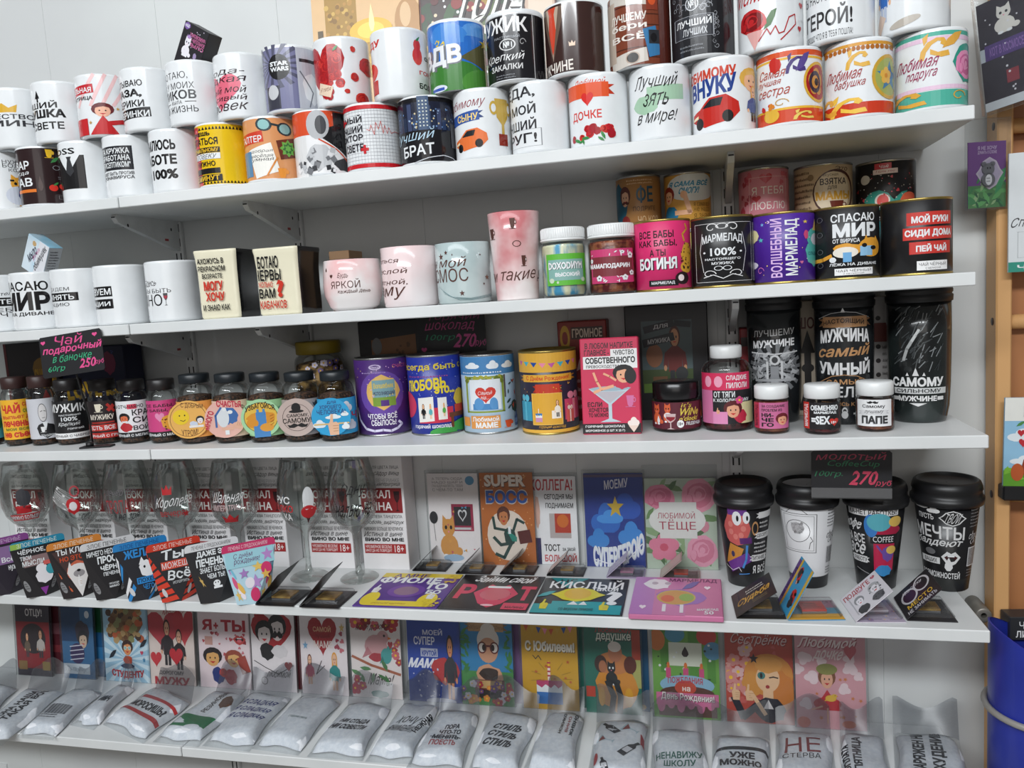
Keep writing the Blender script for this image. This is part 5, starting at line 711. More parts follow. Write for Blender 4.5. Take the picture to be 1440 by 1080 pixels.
# ---- boxes, pouches and signs behind
def flatbox(name, label, cat, tl, tr, bl, y, depth, mat, design, group=None, thick_top=0, z0=None, tilt=0, rough=.45, parent=None):
    """upright box: front face fixed by its picture columns at depth y; z0 = what it stands on"""
    a = ony(*tl, y); b = ony(*tr, y); c = ony(*bl, y); z = c.z if z0 is None else z0; w = (b-a).length; H = max(a.z, b.z)-z
    t = thing(name, label, cat, ((a.x+b.x)/2, y, z), (radians(tilt), 0, 0), group)
    m = MB(); m.box((-w/2, 0, 0), (w/2, depth, H), mat, min(.0015, depth*.25)); m.art(design, w/2, H, flatfn(), rough); m.obj('box_body' if depth > .012 else 'card_body', t); return t, w, H
BX = 'gift boxes at the back of the middle shelf'
flatbox('gift_box', 'dark gift box with orange doodles behind the price sign', 'box', (4, 487), (76, 480), (4, 610), -.07, .05, M('1f1a1e', .5), [S('blob', .0, .5, .8, .85, '7a5a1e', 4), T('СЧАСТЬЯ', .1, .58, .9, .72, 'a8801e', 'B'), S('tri', .1, .3, .8, .5, '7a1e20'), S('r', -1, 0, -.9, 1, '5a1e24')], BX, z0=SZ[3])
flatbox('gift_box', 'navy gift box with gold love lettering behind tea jars', 'box', (82, 490), (172, 487), (82, 610), -.06, .05, M('171b3a', .5), [T('LOVE IS..', -.9, .42, .85, .62, 'a8841e', 'B', slope=.3), S('blob', .3, .66, .75, .95, '7a2a4a', 4), S('e', -.8, .2, -.4, .4, '6a5a1e'), SC_('e', 30, -.9, .05, .9, .95, .02, ['3a4480'], 3)], BX, z0=SZ[3])
flatbox('tea_pouch', 'black pouch with kraft paper front panel behind the purple tin', 'pouch', (502, 453), (596, 449), (502, 595), -.036, .032, M('141416', .4), [S('r', -.62, .0, .72, .84, '7a5230', slope=.05), SC_('blob', 40, -.55, .1, .65, .78, .05, ['5a3a20'], 3), S('e', -.6, .68, -.3, .84, '6a6a6a'), S('blob', -.1, .3, .5, .62, '3a2416', 5)], BX, z0=SZ[3])
flatbox('gift_box', 'red gift box with gold and black lettering behind birthday tin', 'box', (783, 453), (852, 451), (783, 590), -.042, .04, M('8a2420', .45), [T('БО', -.9, .5, -.5, .96, 'c89a2c', 'B', rot=90), S('r', -.45, .82, .85, .94, '3a2422'), T('ГРОМНОЕ', -.4, .835, .82, .925, 'd9c8b8', 'b'), S('leaf', -.3, .5, .3, .72, 'c9a0a0'), wiggle(-.4, .1, .8, .45, 4, 'c9a0a0')], BX, z0=SZ[3])
flatbox('tea_pouch', 'large black pouch with bearded lumberjack picture window', 'pouch', (877, 432), (994, 424), (877, 590), -.05, .04, M('131318', .4), [S('r', -.6, .24, .62, .86, '4a5a5c'), S('r', -.6, .24, .62, .44, '3a4a26'), S('r', -.58, .24, .6, .32, '5a7a2c'), S('person', -.2, .3, .6, .82, '6a2420', ('c08a64', '4a1e14', '2a2a2e')), S('e', -.5, .46, -.1, .66, '8a5a3c'), S('r', -.55, .78, .2, .84, '22242a', rot=12), T('ДЛЯ', -.3, .79, .05, .83, 'b9b9b9', 'b', slope=.3), S('r', -.58, .66, .2, .73, '22242a', rot=12), T('МУЖИКА', -.45, .67, .1, .71, 'b9b9b9', 'b', slope=.5), S('r', .2, .8, .6, .85, '22242a', rot=-8), S('e', .2, .34, .5, .46, '2a2c2e'), S('r', -.35, .3, .0, .38, '6a4a2c')], BX, z0=SZ[3])
flatbox('gift_box', 'dark red box edge showing beside the motorcycle tumbler', 'box', (1040, 462), (1062, 461), (1040, 575), -.05, .04, M('8a1c22', .45), [S('r', .2, .3, .6, .36, 'd0a0a0', rot=50), S('r', -.9, .8, .6, .9, '2a1416')], BX, z0=SZ[3])
flatbox('gift_box', 'beige box with dark tower ornaments behind the three tumblers', 'box', (1117, 426), (1258, 416), (1117, 590), -.045, .04, M('b9ab98', .55), [S('r', .35, .0, 1, 1, 'b4b0ae'), T('ШОКО', -.95, .76, -.3, .86, '5a2018', 'b'), S('tri', -.9, .55, -.6, .75, '1d1a1a'), S('r', -.82, .2, -.68, .6, '1d1a1a'), S('tri', -.95, .05, -.55, .35, '1d1a1a'), S('e', -.88, .38, -.62, .46, '1d1a1a'), [S('e', .62, .2+i*.12, .72, .24+i*.12, '2a2424') for i in range(6)], S('r', .5, .62, .95, .78, '7a3a34'), wiggle(-.6, .3, -.3, .8, 6, '5a4a3c'), wiggle(.75, .1, .98, .6, 9, '3a3434')], BX, z0=SZ[3])
def sign(label, tl, tr, bl, y, design, z0=None, tilt=-6, group='black hand lettered price signs', stand=None, roll=0):
    a = ony(*tl, y); b = ony(*tr, y); c = ony(*bl, y); w = (b-a).length; H = (a-c).length; ang = atan2(a.z-b.z, b.x-a.x)
    base = (c+c+(b-a))/2; t = thing('price_sign', label, 'price sign', base, (radians(tilt), ang, 0), group)
    m = MB(); m.prism([(-w/2+.003, 0), (w/2-.003, 0), (w/2, .003), (w/2, H-.003), (w/2-.003, H), (-w/2+.003, H), (-w/2, H-.003), (-w/2, .003)], 'y', 0, .0012, M('1b1b1f', .5)); m.art(design, w/2, H, flatfn(), .5); m.obj('card', t)
    return t, w, H
pk, gn = 'e0508e', '3aa87a'
YSG = -SD-.012
ts, w_, h_ = sign('black price sign reading tea gift 250 above tea jars', (49, 476), (136, 461), (61, 533), YSG, [T('Чай', -.5, .74, .4, .97, pk, 'h'), S('heart', -.95, .8, -.8, .9, pk), S('heart', .72, .82, .88, .92, pk), T('подарочный', -.9, .52, .98, .74, pk, 'bh'), T('в баночке', -.6, .34, .65, .52, gn, 'h'), T('60гр', -.8, .1, -.25, .26, gn, 'h'), T('250', .25, .12, .75, .34, pk, 'bh'), T('руб', .74, .14, 1.0, .28, pk, 'h')])
ft = onz(137, 629, SZ[3]); foot = MB(); bb = ft-ts.location; Ri = ts.rotation_euler.to_matrix().transposed()
foot.box((-.026, -.009, 0), (.026, .009, .003), BLK, .0008); foot.lathe([(.001, .003), (.006, .003), (.006, .009), (.001, .009)], BLK, 16, cx=-.012)
fo = foot.obj('base', ts); fo.matrix_local = Matrix.Translation(Ri @ bb) @ (Ri.to_4x4() @ Matrix.Rotation(.25, 4, 'Z'))
st = MB(); st.tube([Ri @ (bb+Vector((-.012, .004, .006))), Ri @ (bb+Vector((-.014, .006, .05))), Vector((0, .003, .01)), Vector((0, .002, h_*.5))], .0016, BLK, 6); st.obj('stem', ts)
ts2, _, _ = sign('black price sign reading hot chocolate 270 behind blue tins', (597, 440), (693, 436), (590, 503), -.05, [T('горячий', -.6, .78, .85, .97, '8a2f60', 'h'), T('шоколад', -.75, .56, .7, .76, 'b8457e', 'h'), T('100гр', -.75, .34, .1, .5, '2f8a64', 'h'), T('270', .1, .2, .72, .5, 'c8508e', 'bh'), T('руб', .7, .2, 1, .38, 'c8508e', 'h'), S('heart', -.92, .1, -.75, .22, 'b8457e')], tilt=4)
st = MB(); zb = ts2.location.z-SZ[3]; st.box((-.02, -.008, -zb+.0005), (.02, .012, -zb+.0035), BLK, .0008); st.tube([(0, .002, -zb+.002), (0, .002, .02)], .0018, BLK, 6); o_ = st.obj('stand', ts2); o_.matrix_local = ts2.rotation_euler.to_matrix().transposed().to_4x4()
# ---- soap cartons leaning out of mugs, small brown box
def carton(label, X, zrim, roll, w, h, d, up, mats, front, side, dx=0):
    rz = -.2; R_ = radians(roll); ax = Vector((sin(R_)*cos(rz), sin(R_)*sin(rz), cos(R_))); yd = Vector((-sin(rz), cos(rz), 0))
    t = thing('soap_carton', label, 'carton', Vector((X, YM, zrim))+ax*up-yd*d/2, (0, R_, rz), 'soap cartons stuck into mugs')
    m = MB(); m.box((-w/2, 0, -h), (w/2, d, 0), mats[0], .0006); m.art(front, w/2, h, lambda x, z, o: (x, -o, z-h), .45)
    if mats[1]: m.add([(w/2+.0002, 0.0008, -h+.001), (w/2+.0002, d-.0008, -h+.001), (w/2+.0002, d-.0008, -.001), (w/2+.0002, .0008, -.001)], [[0, 1, 2, 3]], mats[1])
    m.art(side, d/2, h, lambda x, z, o: (w/2+.0003+o, x+d/2, z-h), .45); m.obj('carton_body', t)
carton('black soap carton with white unicorn kitten stuck in a white mug', ROWX[G2][244], SZ[1]+2*MH, 32, .052, .062, .026, .058, (M('1f1d22', .45), M('2b2b30', .45)), [S('blob', -1, .82, -.45, 1, '7a5aa0', 3), T('НАШЕ', -.9, .88, -.55, .95, 'W'), *ln((-.35, .5, .95, .82), 'УМОВОМУР-', 'Р-Р-ЧИТЕЛЬНОЕ', 'МЫЛО', c='c86a9a'), S('cat', -.8, .22, .1, .7, 'e6e4ea', '3a3a50'), S('crown', -.5, .66, -.2, .76, 'b08ac8'), S('blob', .3, .25, .6, .42, '9a8ab0', 4), SC_('e', 14, -.9, .2, .9, .95, .03, ['d9d0e4'], 3)], [])
carton('pale blue soap carton with black script stuck in a white mug', ROWX[G3][27]+.006, SZ[2]+MH, 30, .054, .06, .024, .058, (noisemat('blue_sky_print', '8fc4dc', 'd2dfe8', 14, .45, 0, (.4, .6)), M('b4b8bc', .45)), [S('r', .1, 0, 1, 1, 'dcdde2'), T('мыло', -.5, .3, -.05, .75, '2a2f44', 'bh', rot=60), T('обнимушек', .2, .15, .7, .95, '2a2a30', 'bh', rot=72), T('для тебя', -.1, .4, .2, .8, 'b8508a', 'h', rot=66), S('blob', -.5, .76, -.1, .92, 'c9a878', 4)], [wiggle(-.7, .1, .7, .9, 10, '4a4a50')])
p = ony(462, 354, -.13); b = MB(); b.box((0, 0, SZ[2]-p.z), (.034, .05, 0), M('8a6a4a', .6), .0005); t = thing('carton', 'small brown kraft carton behind the second squared mug', 'carton', p); b.obj('carton_body', t)
# ------------------------------------------------------------------ fourth shelf: wine boxes and glasses, cookie boxes, cards, coffee cups
DR = '8a2226'
WB = [T('ВИНО ДЛЯ ЦВЕТА ЛИЦА', -.85, .79, .85, .82, '3a3a3c', ''), T('амбассадор вина', -.85, .735, .85, .78, '2a2a2c', 'h'), T('НЕТ НА ВЕЧЕРИНКЕ', -.85, .69, .85, .72, 'a9a9ab', ''), T('шальная императрица', -.85, .655, .85, .685, '2a2a2c', 'h'), S('r', -.9, .45, .9, .645, DR), T('БОКАЛ', -.85, .565, .4, .63, 'f2ecea'), T('ВИНА', -.75, .47, .45, .535, 'f2ecea'), S('wine', .52, .465, .84, .62, '3a0d14', '2a0c12'), T('КОРОЛЕВА ТАНЦПОЛА', -.8, .405, .85, .435, '3a3a3c', ''), T('#Любовь_виднорук', -.9, .355, .9, .395, '2a2a2c', 'h'), T('НИКАКИХ БОЛЬШЕ ВЕЧЕРИНОК', -.85, .31, .85, .34, '3a3a3c', ''), T('Истина в вине', -.85, .265, .8, .305, '2a2a2c', 'h'), T('ВИНО ВО МНЕ', -.85, .225, .85, .255, '1d1d20', 'B'), S('r', -.9, .13, .9, .205, 'a02a2c'), T('ЧРЕЗМЕРНОЕ ВЕСЕЛЬЕ', -.85, .17, .3, .195, 'f2ecea', ''), T('ИНОГДА НЕ ПОВРЕДИТ', -.85, .138, .3, .163, 'f2ecea', ''), T('18+', .42, .14, .82, .195, 'f2ecea', '')]
yb = -.062*K; HB = .224; xw = atx(571, yb, SZ[4]+.08)-atx(507, yb, SZ[4]+.08)
wl = ['at the frame edge', 'second from the frame edge', 'behind the striped blue cookie box', 'behind the red striped cookie box', 'behind the balloon cookie box', 'behind the glass with red puddle print', 'beside the greeting card with a cat']
proto = None
for i, lx in enumerate([19, 107, 179, 265, 342, 432, 507]):
    X = atx(lx, yb, SZ[4]+.085)
    if proto is None:
        m = MB(); m.box((0, 0, 0), (xw, .05, HB), M('e3e1e2', .5), .0008); m.art(WB, xw/2, HB, lambda x, z, o: (x+xw/2, -o, z), .5); proto = o = m.obj('wine_glass_box')
    else: o = proto.copy(); COL.objects.link(o)
    o.location = (X, yb, SZ[4]); tag(o, f'white printed wine glass carton with red panel, {wl[i]}', 'box', 'wine glass cartons')
def wineglass(px, label, prints):
    yf = onz(500, 824, SZ[4]).y; r, H = .0405, .207; y = yf+.036; X = atx(px, y, SZ[4]+H*.66)
    t = thing('wine_glass', label, 'wine glass', (X, y, SZ[4]), (0, 0, facing(X, y)), 'printed wine glasses on the fourth shelf')
    out = [(.001, .0035), (.030, .0015), (.032, .0), (.0325, .001), (.03, .0035), (.012, .007), (.006, .012), (.0042, .025), (.0042, .065), (.006, .078), (.012, .086), (.025, .095), (.0355, .11), (r, .128), (r, .145), (.039, .17), (.0345, .19), (.031, H), (.0303, H), (.0383, .168), (.0395, .145), (.0345, .112), (.021, .096), (.001, .09)]
    n = 7; MB().lathe(out[:n+3], GLASS).obj('stem_and_foot', t); bw = MB(); bw.lathe(out[n+2:], GLASS)
    P = out[9:18]
    def rf(z):
        for (a, c), (d, e) in zip(P, P[1:]):
            if c <= z <= e: return a+(d-a)*(z-c)/max(e-c, 1e-6)
        return P[-1][0]
    bw.obj('bowl', t); pr = MB(); pr.art(prints, r, H, cylfn(rf, 0, r), .4, True, base=.0004); pr.obj('printed_design', t)
rr = 'c02a30'
wineglass(37, 'wine glass with dark bird above red banner print', [S('blob', -.45, .62, .2, .8, '3a3a40', 4), S('r', -.45, .57, .15, .64, rr), S('r', -.75, .5, .5, .56, rr), T('НУЖНО БОЛЬШЕ', -.7, .51, .45, .55, 'W'), T('ВИНА', -.2, .42, .5, .48, 'c9c9c9')])
wineglass(109, 'wine glass with red flamingo ring and curved lettering', [T('ФЛАМИНГО', -.85, .6, -.25, .82, 'e6e6e6', '', rot=55), S('ring', -.3, .72, .1, .82, 'b04048', .7), S('blob', -.5, .56, .1, .72, rr, 4), S('e', -.35, .6, -.05, .68, 'e6e2e2'), T('сила', .1, .5, .5, .56, kk, 'h')])
wineglass(180, 'wine glass with grey script over red word', [T('вечер без', -.8, .72, .35, .8, '6a6468', 'h'), T('ПРОПАЛ', -.85, .58, .2, .7, 'a8383c', ''), T('не зря', -.5, .5, .4, .57, 'D', 'h')])
wineglass(248, 'wine glass with red crown over white script', [S('crown', -.55, .74, -.15, .83, rr), T('Королева', -.8, .62, .6, .73, 'e6e6e6', 'h', slope=.2), T('вечера', -.7, .54, .3, .6, rr, ''), S('star', .2, .53, .5, .6, rr)])
wineglass(330, 'wine glass with red crown below white script', [T('Шальная', -.8, .68, .35, .77, 'e6e6e6', 'h'), T('ИМПЕРАТРИЦА', -.85, .6, .3, .66, 'c9b0b0'), S('crown', -.6, .5, .1, .58, rr)])
wineglass(425, 'wine glass with red puddle drop print, near the small black cards', [T('РУС', -.98, .67, -.5, .73, 'e6e6e6'), T('АЛКО', -.98, .6, -.4, .66, rr), T('КА', -.8, .53, -.5, .59, 'e6e6e6'), S('e', .0, .6, .45, .8, 'e0e2e4'), S('e', -.1, .54, .5, .65, rr), S('dn', .1, .49, .3, .55, '5a2024'), S('tri', .4, .6, .55, .64, rr)])
wineglass(496, 'wine glass with large black script, last glass of the row', [T('Одну', -.45, .72, .5, .83, kk, 'h'), T('налью ка', -.7, .56, .7, .66, kk, 'h')])

# cookie boxes: triangular front, splayed top band
GCB = 'fortune cookie boxes at the front of the fourth shelf'
def cookie(lx, label, body, band, bandc, txt, front, sides=None):
    w, H = .041, .098; y = -.205; z = SZ[4]; X = atx(lx+34, y, z+.06); rz = facing(X, y)+radians(9)
    for _ in range(3):
        e = seen((X-w*cos(rz), y-w*sin(rz), z+.088))[0]; X += (lx-e)/900
    t = thing('cookie_box', label, 'box', (X, y, z), (0, 0, rz), GCB); zt = .086
    m = MB(); mb = M(body, .42); TL, TR, P, BL, BR = (-w, -.003, zt), (w, -.003, zt), (0, -.018, 0), (-.026, -.004, 0), (.026, -.004, 0)
    TLb, TRb, BLb, BRb = (-w*.9, .006, zt), (w*.9, .006, zt), (-.024, .02, 0), (.024, .02, 0)
    m.add([TL, TR, P, BL, BR, TLb, TRb, BLb, BRb], [[0, 2, 1], [0, 3, 2], [1, 2, 4], [0, 5, 7, 3], [1, 4, 8, 6], [5, 6, 8, 7], [2, 3, 7, 8, 4], [0, 1, 6, 5]], mb)
    if sides:
        V = [Vector(q) for q in (TL, TR, P, BL, BR)]
        for T_, A, B in ((V[0], V[3], V[2]), (V[1], V[2], V[4])):
            n = (B-A).cross(T_-A).normalized(); m.art(sides, 1, 1, lambda x, yy, o, T_=T_, A=A, B=B, n=n: (A.lerp(B, (x+1)/2)).lerp(T_, yy)+n*(o*2+.0001), .42)
    TM = Vector((0, -.003, zt)); PP = Vector(P); d = TM-PP; n = Vector((1, 0, 0)).cross(d).normalized()
    m.art(front, 1, 1, lambda x, yy, o: PP+d*yy+Vector((x*w, 0, 0))+n*(o*2+.0004), .42)
    m.obj('box_body', t)
    f = MB(); c = .006; f.prism([(-w, zt), (w, zt), (w, H-c)]+[(w-c+c*cos(a), H-c+c*sin(a)) for a in (.5, 1, pi/2)]+[(-w+c+c*cos(a), H-c+c*sin(a)) for a in (pi/2, 2.1, 2.7)]+[(-w, H-c)], 'y', -.004, -.003, M(band, .42))
    f.art([T(txt, -.75, .15, .7, .75, bandc, ''), *([S('r', -.98, .02, -.6, .8, '9cc45a')] if band == '2f8fb0' else [])][::-1], w, H-zt, lambda x, yy, o: (x, -.004-o, zt+yy), .42); f.obj('top_band', t)
badge = [S('e', -.75, .12, -.05, .36, '8a8a8c'), wiggle(-.65, .17, -.15, .31, 3, '2a2a2c')]
cookie(-38, 'purple black cookie box at the frame edge', '2b2630', '8a4a90', 'd9c0dc', 'ЗЛОЕ ПЕЧЕНЬЕ', [S('r', -.6, .6, .8, .95, '8a6a98'), T('Всё то,', -.1, .62, .8, .74, 'W'), T('нужно.', .1, .44, .6, .56, 'W')], badge)
cookie(13, 'black cookie box with rainbow band and white sheep on unicorn', '232124', '2f8fb0', 'e6f0e6', 'ЗЛОЕ ПЕЧЕНЬЕ', [T('ЧЁРНОЕ, КАК', -.75, .86, .8, .98, 'W'), S('r', -.6, .62, .6, .82, '8a7070'), T('ТВОИ', -.7, .76, -.3, .84, 'W'), T('МЫСЛИ', -.65, .64, .15, .74, 'W'), S('blob', -.3, .24, .4, .52, 'e9e6ea', 4), S('e', -.2, .46, .2, .64, 'e9e6ea'), S('e', .15, .4, .5, .6, '3a9aa8'), S('r', .1, .6, .45, .68, 'd0605a'), S('dn', -.15, .02, .15, .18, '8a3a98')], badge)
cookie(65, 'black cookie box with orange band and yawning bulldog', '2a2426', 'dc8a3c', 'f4e6d0', 'ЗЛОЕ ПЕЧЕНЬЕ', [S('dn', -.85, .1, .85, .95, '4a3634'), T('ТЫ КЛАСС,', -.7, .85, .8, .98, 'W'), T('НО ЭТО НЕ', -.6, .74, .6, .83, 'd0502c'), S('blob', -.5, .3, .5, .74, 'c8664a', 3), S('tri', -.42, .5, -.15, .72, 'e6e2e0'), S('tri', .15, .5, .42, .72, 'e6e2e0'), S('e', -.4, .36, .4, .66, 'e6e2e0'), S('dn', -.36, .02, .36, .44, 'e6e2e0'), S('e', -.2, .4, .22, .54, '9a9698'), S('e', -.06, .5, .08, .55, kk), S('hand', -.12, .22, .12, .44, 'f0eeee')], badge+[S('hand', -.2, .42, .2, .55, 'd0603a'), S('hand', .2, .14, .6, .26, 'd0603a')])
cookie(112, 'black cookie box with white band and four bold lines', '272527', 'dcdcde', '4a4a4c', 'ЗЛОЕ ПЕЧЕНЬЕ', [T('НИЧЕГО НЕОБЫЧНОГО', -.8, .86, .9, .96, 'W'), T('ПРОСТО', -.45, .7, .6, .84, 'W', 'B'), T('ЧЁРНОЕ', -.38, .56, .55, .68, 'W', 'B'), T('ПЕЧЕНЬЕ.', -.3, .46, .4, .53, 'W'), *ln((-.15, .22, .2, .32), 'ПРОХОДИ', 'МИМО', c='W')], badge)
cookie(158, 'black and blue striped cookie box with white cat hugging', '2a2a30', '2f86c8', '1d4a8a', 'ЗЛОЕ ПЕЧЕНЬЕ', [T('ЖЕЛАЮ', -.65, .82, .7, .98, '2f8ad0', 'B'), S('blob', -.2, .4, .5, .76, 'ececee', 4), S('tri', -.15, .68, .1, .82, 'ececee'), S('tri', .25, .68, .45, .82, 'ececee'), S('e', .0, .6, .08, .65, kk), S('e', .28, .6, .36, .65, kk), S('r', -.3, .32, .45, .44, '2f8ad0'), T('ПОХЕР', -.25, .34, .4, .42, '1d2a3a'), T('ЧЕГО', -.1, .2, .3, .3, '2f8ad0')], [[L([(-1, .0+i*.14), (.6, .3+i*.14)], .09, ['2f86c8', 'e6e6e8', '26262a'][i % 3]) for i in range(6)], S('e', -.5, .1, .1, .28, 'd0d0d2')])
cookie(205, 'black and red striped cookie box with white script', '2e2c2f', 'd2402c', 'f4dcd4', 'ЗЛОЕ ПЕЧЕНЬЕ', [T('Ты', -.5, .8, .35, .98, 'W', 'bh'), S('r', -.55, .62, .6, .77, 'd2503c'), T('МОЖЕШЬ', -.52, .64, .57, .75, 'W', ''), T('Всё', -.35, .42, .5, .6, 'W', 'bh'), T('ИСПОРТИТЬ', -.2, .34, .4, .39, 'W', '')], [[L([(-1.1, .02+i*.13), (1.1, .1+i*.13)], .09, 'd2402c') for i in range(8)], S('e', -.55, .1, .0, .28, 'c9c9cb')])
cookie(259, 'plain black cookie box with white band and small ghost', '2b2a2c', 'e2e2e4', '3a3a3c', 'ПЕЧЕНЬЕ С ПРЕДСКАЗАНИЕМ', [T('ДАЖЕ ЭТО', -.6, .86, .7, .98, 'W', 'B'), T('ПЕЧЕНЬКА', -.65, .7, .7, .84, 'W', 'B'), T('ЗНАЕТ БОЛЬШЕ', -.55, .58, .6, .68, 'W'), T('ЧЕМ ТЫ!', -.3, .46, .35, .55, 'W'), S('e', -.12, .3, .14, .42, 'ececec'), S('r', -.12, .27, .2, .31, 'ececec'), S('e', -.06, .36, -.02, .39, kk), S('e', .04, .36, .08, .39, kk)], [S('star', .2, .3, .9, .55, 'caa860')])
cookie(311, 'bright cookie box with pink band, stars and balloons', 'b9d9e6', 'cf3a6c', 'f6dce4', 'ПЕЧЕНЬЕ С ПРЕДСКАЗАНИЕМ', [S('r', -.9, .7, .9, 1, '9fd0dc'), T('С днём', -.6, .85, .1, .96, '6a3a6a', 'h'), T('рождения!', -.6, .74, .35, .86, '6a3a6a', 'h'), S('star', .4, .72, .9, .98, 'b88ac8'), S('star', .0, .56, .5, .76, 'e8c468'), S('e', .35, .48, .75, .72, 'd23a6c'), S('star', -.5, .48, -.1, .68, 'a880c0'), S('star', -.2, .24, .4, .54, 'b890cc'), S('e', -.3, .3, .05, .5, 'ece6ee'), S('e', -.15, .05, .2, .3, 'd23a6c'), S('star', .3, .4, .7, .6, 'e2b458')], [S('star', -.6, .55, .2, .8, 'b890cc'), S('e', -.5, .3, .3, .55, 'd85a84'), S('e', -.2, .1, .5, .35, 'efe6ee'), S('star', -.8, .05, .0, .3, 'e2c068'), S('blob', .0, .2, .9, .45, 'e6b85a', 5), S('e', .2, .5, .8, .75, '7ac0d8')])

# greeting cards standing at the wall
def card(s, label, tl, tr, y, hm, bg, design, group, film=True, tilt=-2, name='greeting_card', z0=None, z1=None, roll=0):
    """upright paper card; hm = height in metres, or None to take it from the picture"""
    a = ony(*tl, y); b = ony(*tr, y); w = (b-a).length; z = SZ[s]+.0006 if z0 is None else z0; H = hm or max(a.z, b.z)-z
    t = thing(name, label, 'greeting card', ((a.x+b.x)/2, y, z), (radians(tilt), radians(roll), 0), group)
    m = MB(); m.box((-w/2, 0, 0), (w/2, .0022, H), M(bg, .35)); m.art(design, w/2, H, flatfn(), .35); m.obj('card_body', t)
    if film:
        f = MB(); f.box((-w/2-.003, -.0022, 0), (w/2+.003, .0032, H+(.006 if film is True else film)), FILM); f.obj('clear_sleeve', t)
    return t
GC4 = 'greeting cards standing at the back of the fourth shelf'
yc = -.017
card(4, 'white greeting card with a ginger cat holding black balloon', (598, 667), (670, 668), yc, None, 'e6e0e0', [*ln((-.8, .8, .4, .96), 'А ТЕПЕРЬ СЮДА', 'НАДО ШАР И', 'ПОЗДРАВЛЯТЬ ТЕБЯ', 'С ЧЕМ-ТО ТАМ', c='8a8486', st=''), S('e', .5, .87, .85, .97, '5a94b8'), S('r', -.1, .36, .75, .66, '9a2a48'), S('r', .0, .42, .65, .63, '2a282c'), S('heart', .15, .46, .5, .6, 'd8d8da'), S('heart', .2, .48, .45, .58, '2a282c'), S('r', .0, .375, .65, .4, 'c9c9cb'), S('e', -.98, .44, -.65, .58, '26262a'), L([(-.82, .44), (-.78, .25)], .02, '6a6a6a'), S('cat', -.75, .06, .25, .54, 'cf944a'), S('e', -.5, .02, .3, .1, '9ab4cc'), SC_('tri', 10, -.6, .1, .9, .7, .05, ['c05a6a', '5a94b8', 'd9a04a'], 3)], GC4)
card(4, 'orange greeting card with super boss in dark suit', (672, 666), (747, 667), yc-.004, None, 'b5672c', [SC_('e', 60, -.95, .02, .95, .98, .03, ['d99a5a', 'e2b080'], 3), T('SUPER', -.8, .84, .75, .97, '5a3a28', 'B'), T('SUPER', -.82, .85, .73, .98, 'e9dfd4', 'B'), T('БОСС', -.8, .66, .8, .82, 'e2d8cc', 'B'), T('БОСС', -.78, .67, .78, .81, '2f5aa8', 'B'), S('e', -.8, .05, .75, .6, 'e0d3c6'), S('face', -.4, .42, .1, .64, '5a2c1c', 'c07a4a'), S('blob', -.2, .2, .3, .42, '24443f', 4), L([(-.1, .38), (-.5, .4), (-.55, .52)], .1, '24443f'), L([(.2, .38), (.35, .5), (.6, .46)], .1, '24443f'), L([(.1, .24), (-.2, .08), (-.5, .12)], .12, '24443f'), L([(.1, .24), (-.3, .22), (-.55, .3)], .12, '24443f'), S('tie', .0, .24, .3, .38, '2a8a7a', rot=40), S('r', .38, .24, .85, .38, '5a2420', rot=10), S('r', .0, .34, .1, .42, 'W')], GC4)
card(4, 'white greeting card with red colleague lettering and small window', (748, 671), (808, 677), yc+.004, None, 'ececee', [T('КОЛЛЕГА!', -1.15, .84, .85, .97, 'c03a40', 'b'), T('СЕГОДНЯ МЫ', -.5, .73, .85, .8, '2a2a2c'), T('ПОДНИМАЕМ', -.45, .63, .85, .7, '2a2a2c'), S('r', -.3, .3, .7, .58, 'b9b0ae'), S('r', -.05, .36, .7, .58, 'b8402c'), S('e', .05, .42, .6, .57, 'd0702c'), T('ТОСТ', -.6, .15, .15, .23, '2a2a2c'), T('ЗА ТВОЙ', .25, .155, .85, .2, '2a2a2c'), T('БОЛЬШОЙ', -.6, .03, .9, .13, 'c03a40', 'b'), S('r', -1, .0, -.75, .3, '2a2a5a'), S('blob', -1, .4, -.7, .8, 'd9b0a0', 5)], GC4)
card(4, 'blue cloudy greeting card with white curved superhero lettering', (819, 667), (903, 668), yc-.002, None, '22398a', [S('cloud', -.8, .35, .2, .7, '2f6ac0'), S('cloud', -.2, .5, .9, .8, '2a55b0'), S('cloud', -.95, .2, -.2, .42, '3a86d0'), S('cloud', .1, .22, .95, .5, '3f8ad4'), S('cloud', -.6, .46, .3, .62, '4a94dc'), S('star', -.25, .52, .35, .76, 'c8a83a'), T('МОЕМУ', -.3, .84, .5, .94, 'dcdce8', 'b', slope=.3), T('СУПЕРГЕРОЮ', -.75, .08, .98, .3, 'c2c6e6', 'B', bend=-.7, slope=.7), T('СУПЕРГЕРОЮ', -.77, .09, .96, .31, 'W', 'B', bend=-.7, slope=.7), L([(-.75, .08), (-.2, .03), (.4, .08), (.9, .25)], .04, 'e6e6f0'), S('r', -1, .96, 1, .99, '5a4a6a')], GC4)
card(4, 'greeting card with pink roses and lace oval for mother in law', (905, 674), (1006, 676), yc-.006, None, 'b4c2b0', [SC_('leaf', 30, -.95, .05, .95, .95, .2, ['6a8a5a', '8aa67a', '4f6f48'], 4), S('rose', .0, .62, 1.05, 1.02, 'dd93a6', 'cc748c'), S('rose', -1.05, .65, -.1, .95, 'dc86a0', 'cc6c8a'), S('flower', -.95, .08, -.05, .4, 'd9809a', 'c8506a'), S('rose', .1, .02, 1.05, .4, 'e09cb2', 'cf7d96'), S('blob', .5, .4, .8, .55, 'cf8a9a', 4), S('e', -.9, .36, .7, .72, 'dcdcd8'), S('r', -.6, .34, .45, .74, 'dcdcd8'), T('ЛЮБИМОЙ', -.65, .56, .4, .64, 'a83a50', ''), T('ТЁЩЕ', -.62, .42, .42, .55, 'a83a50', '')], GC4, .022)

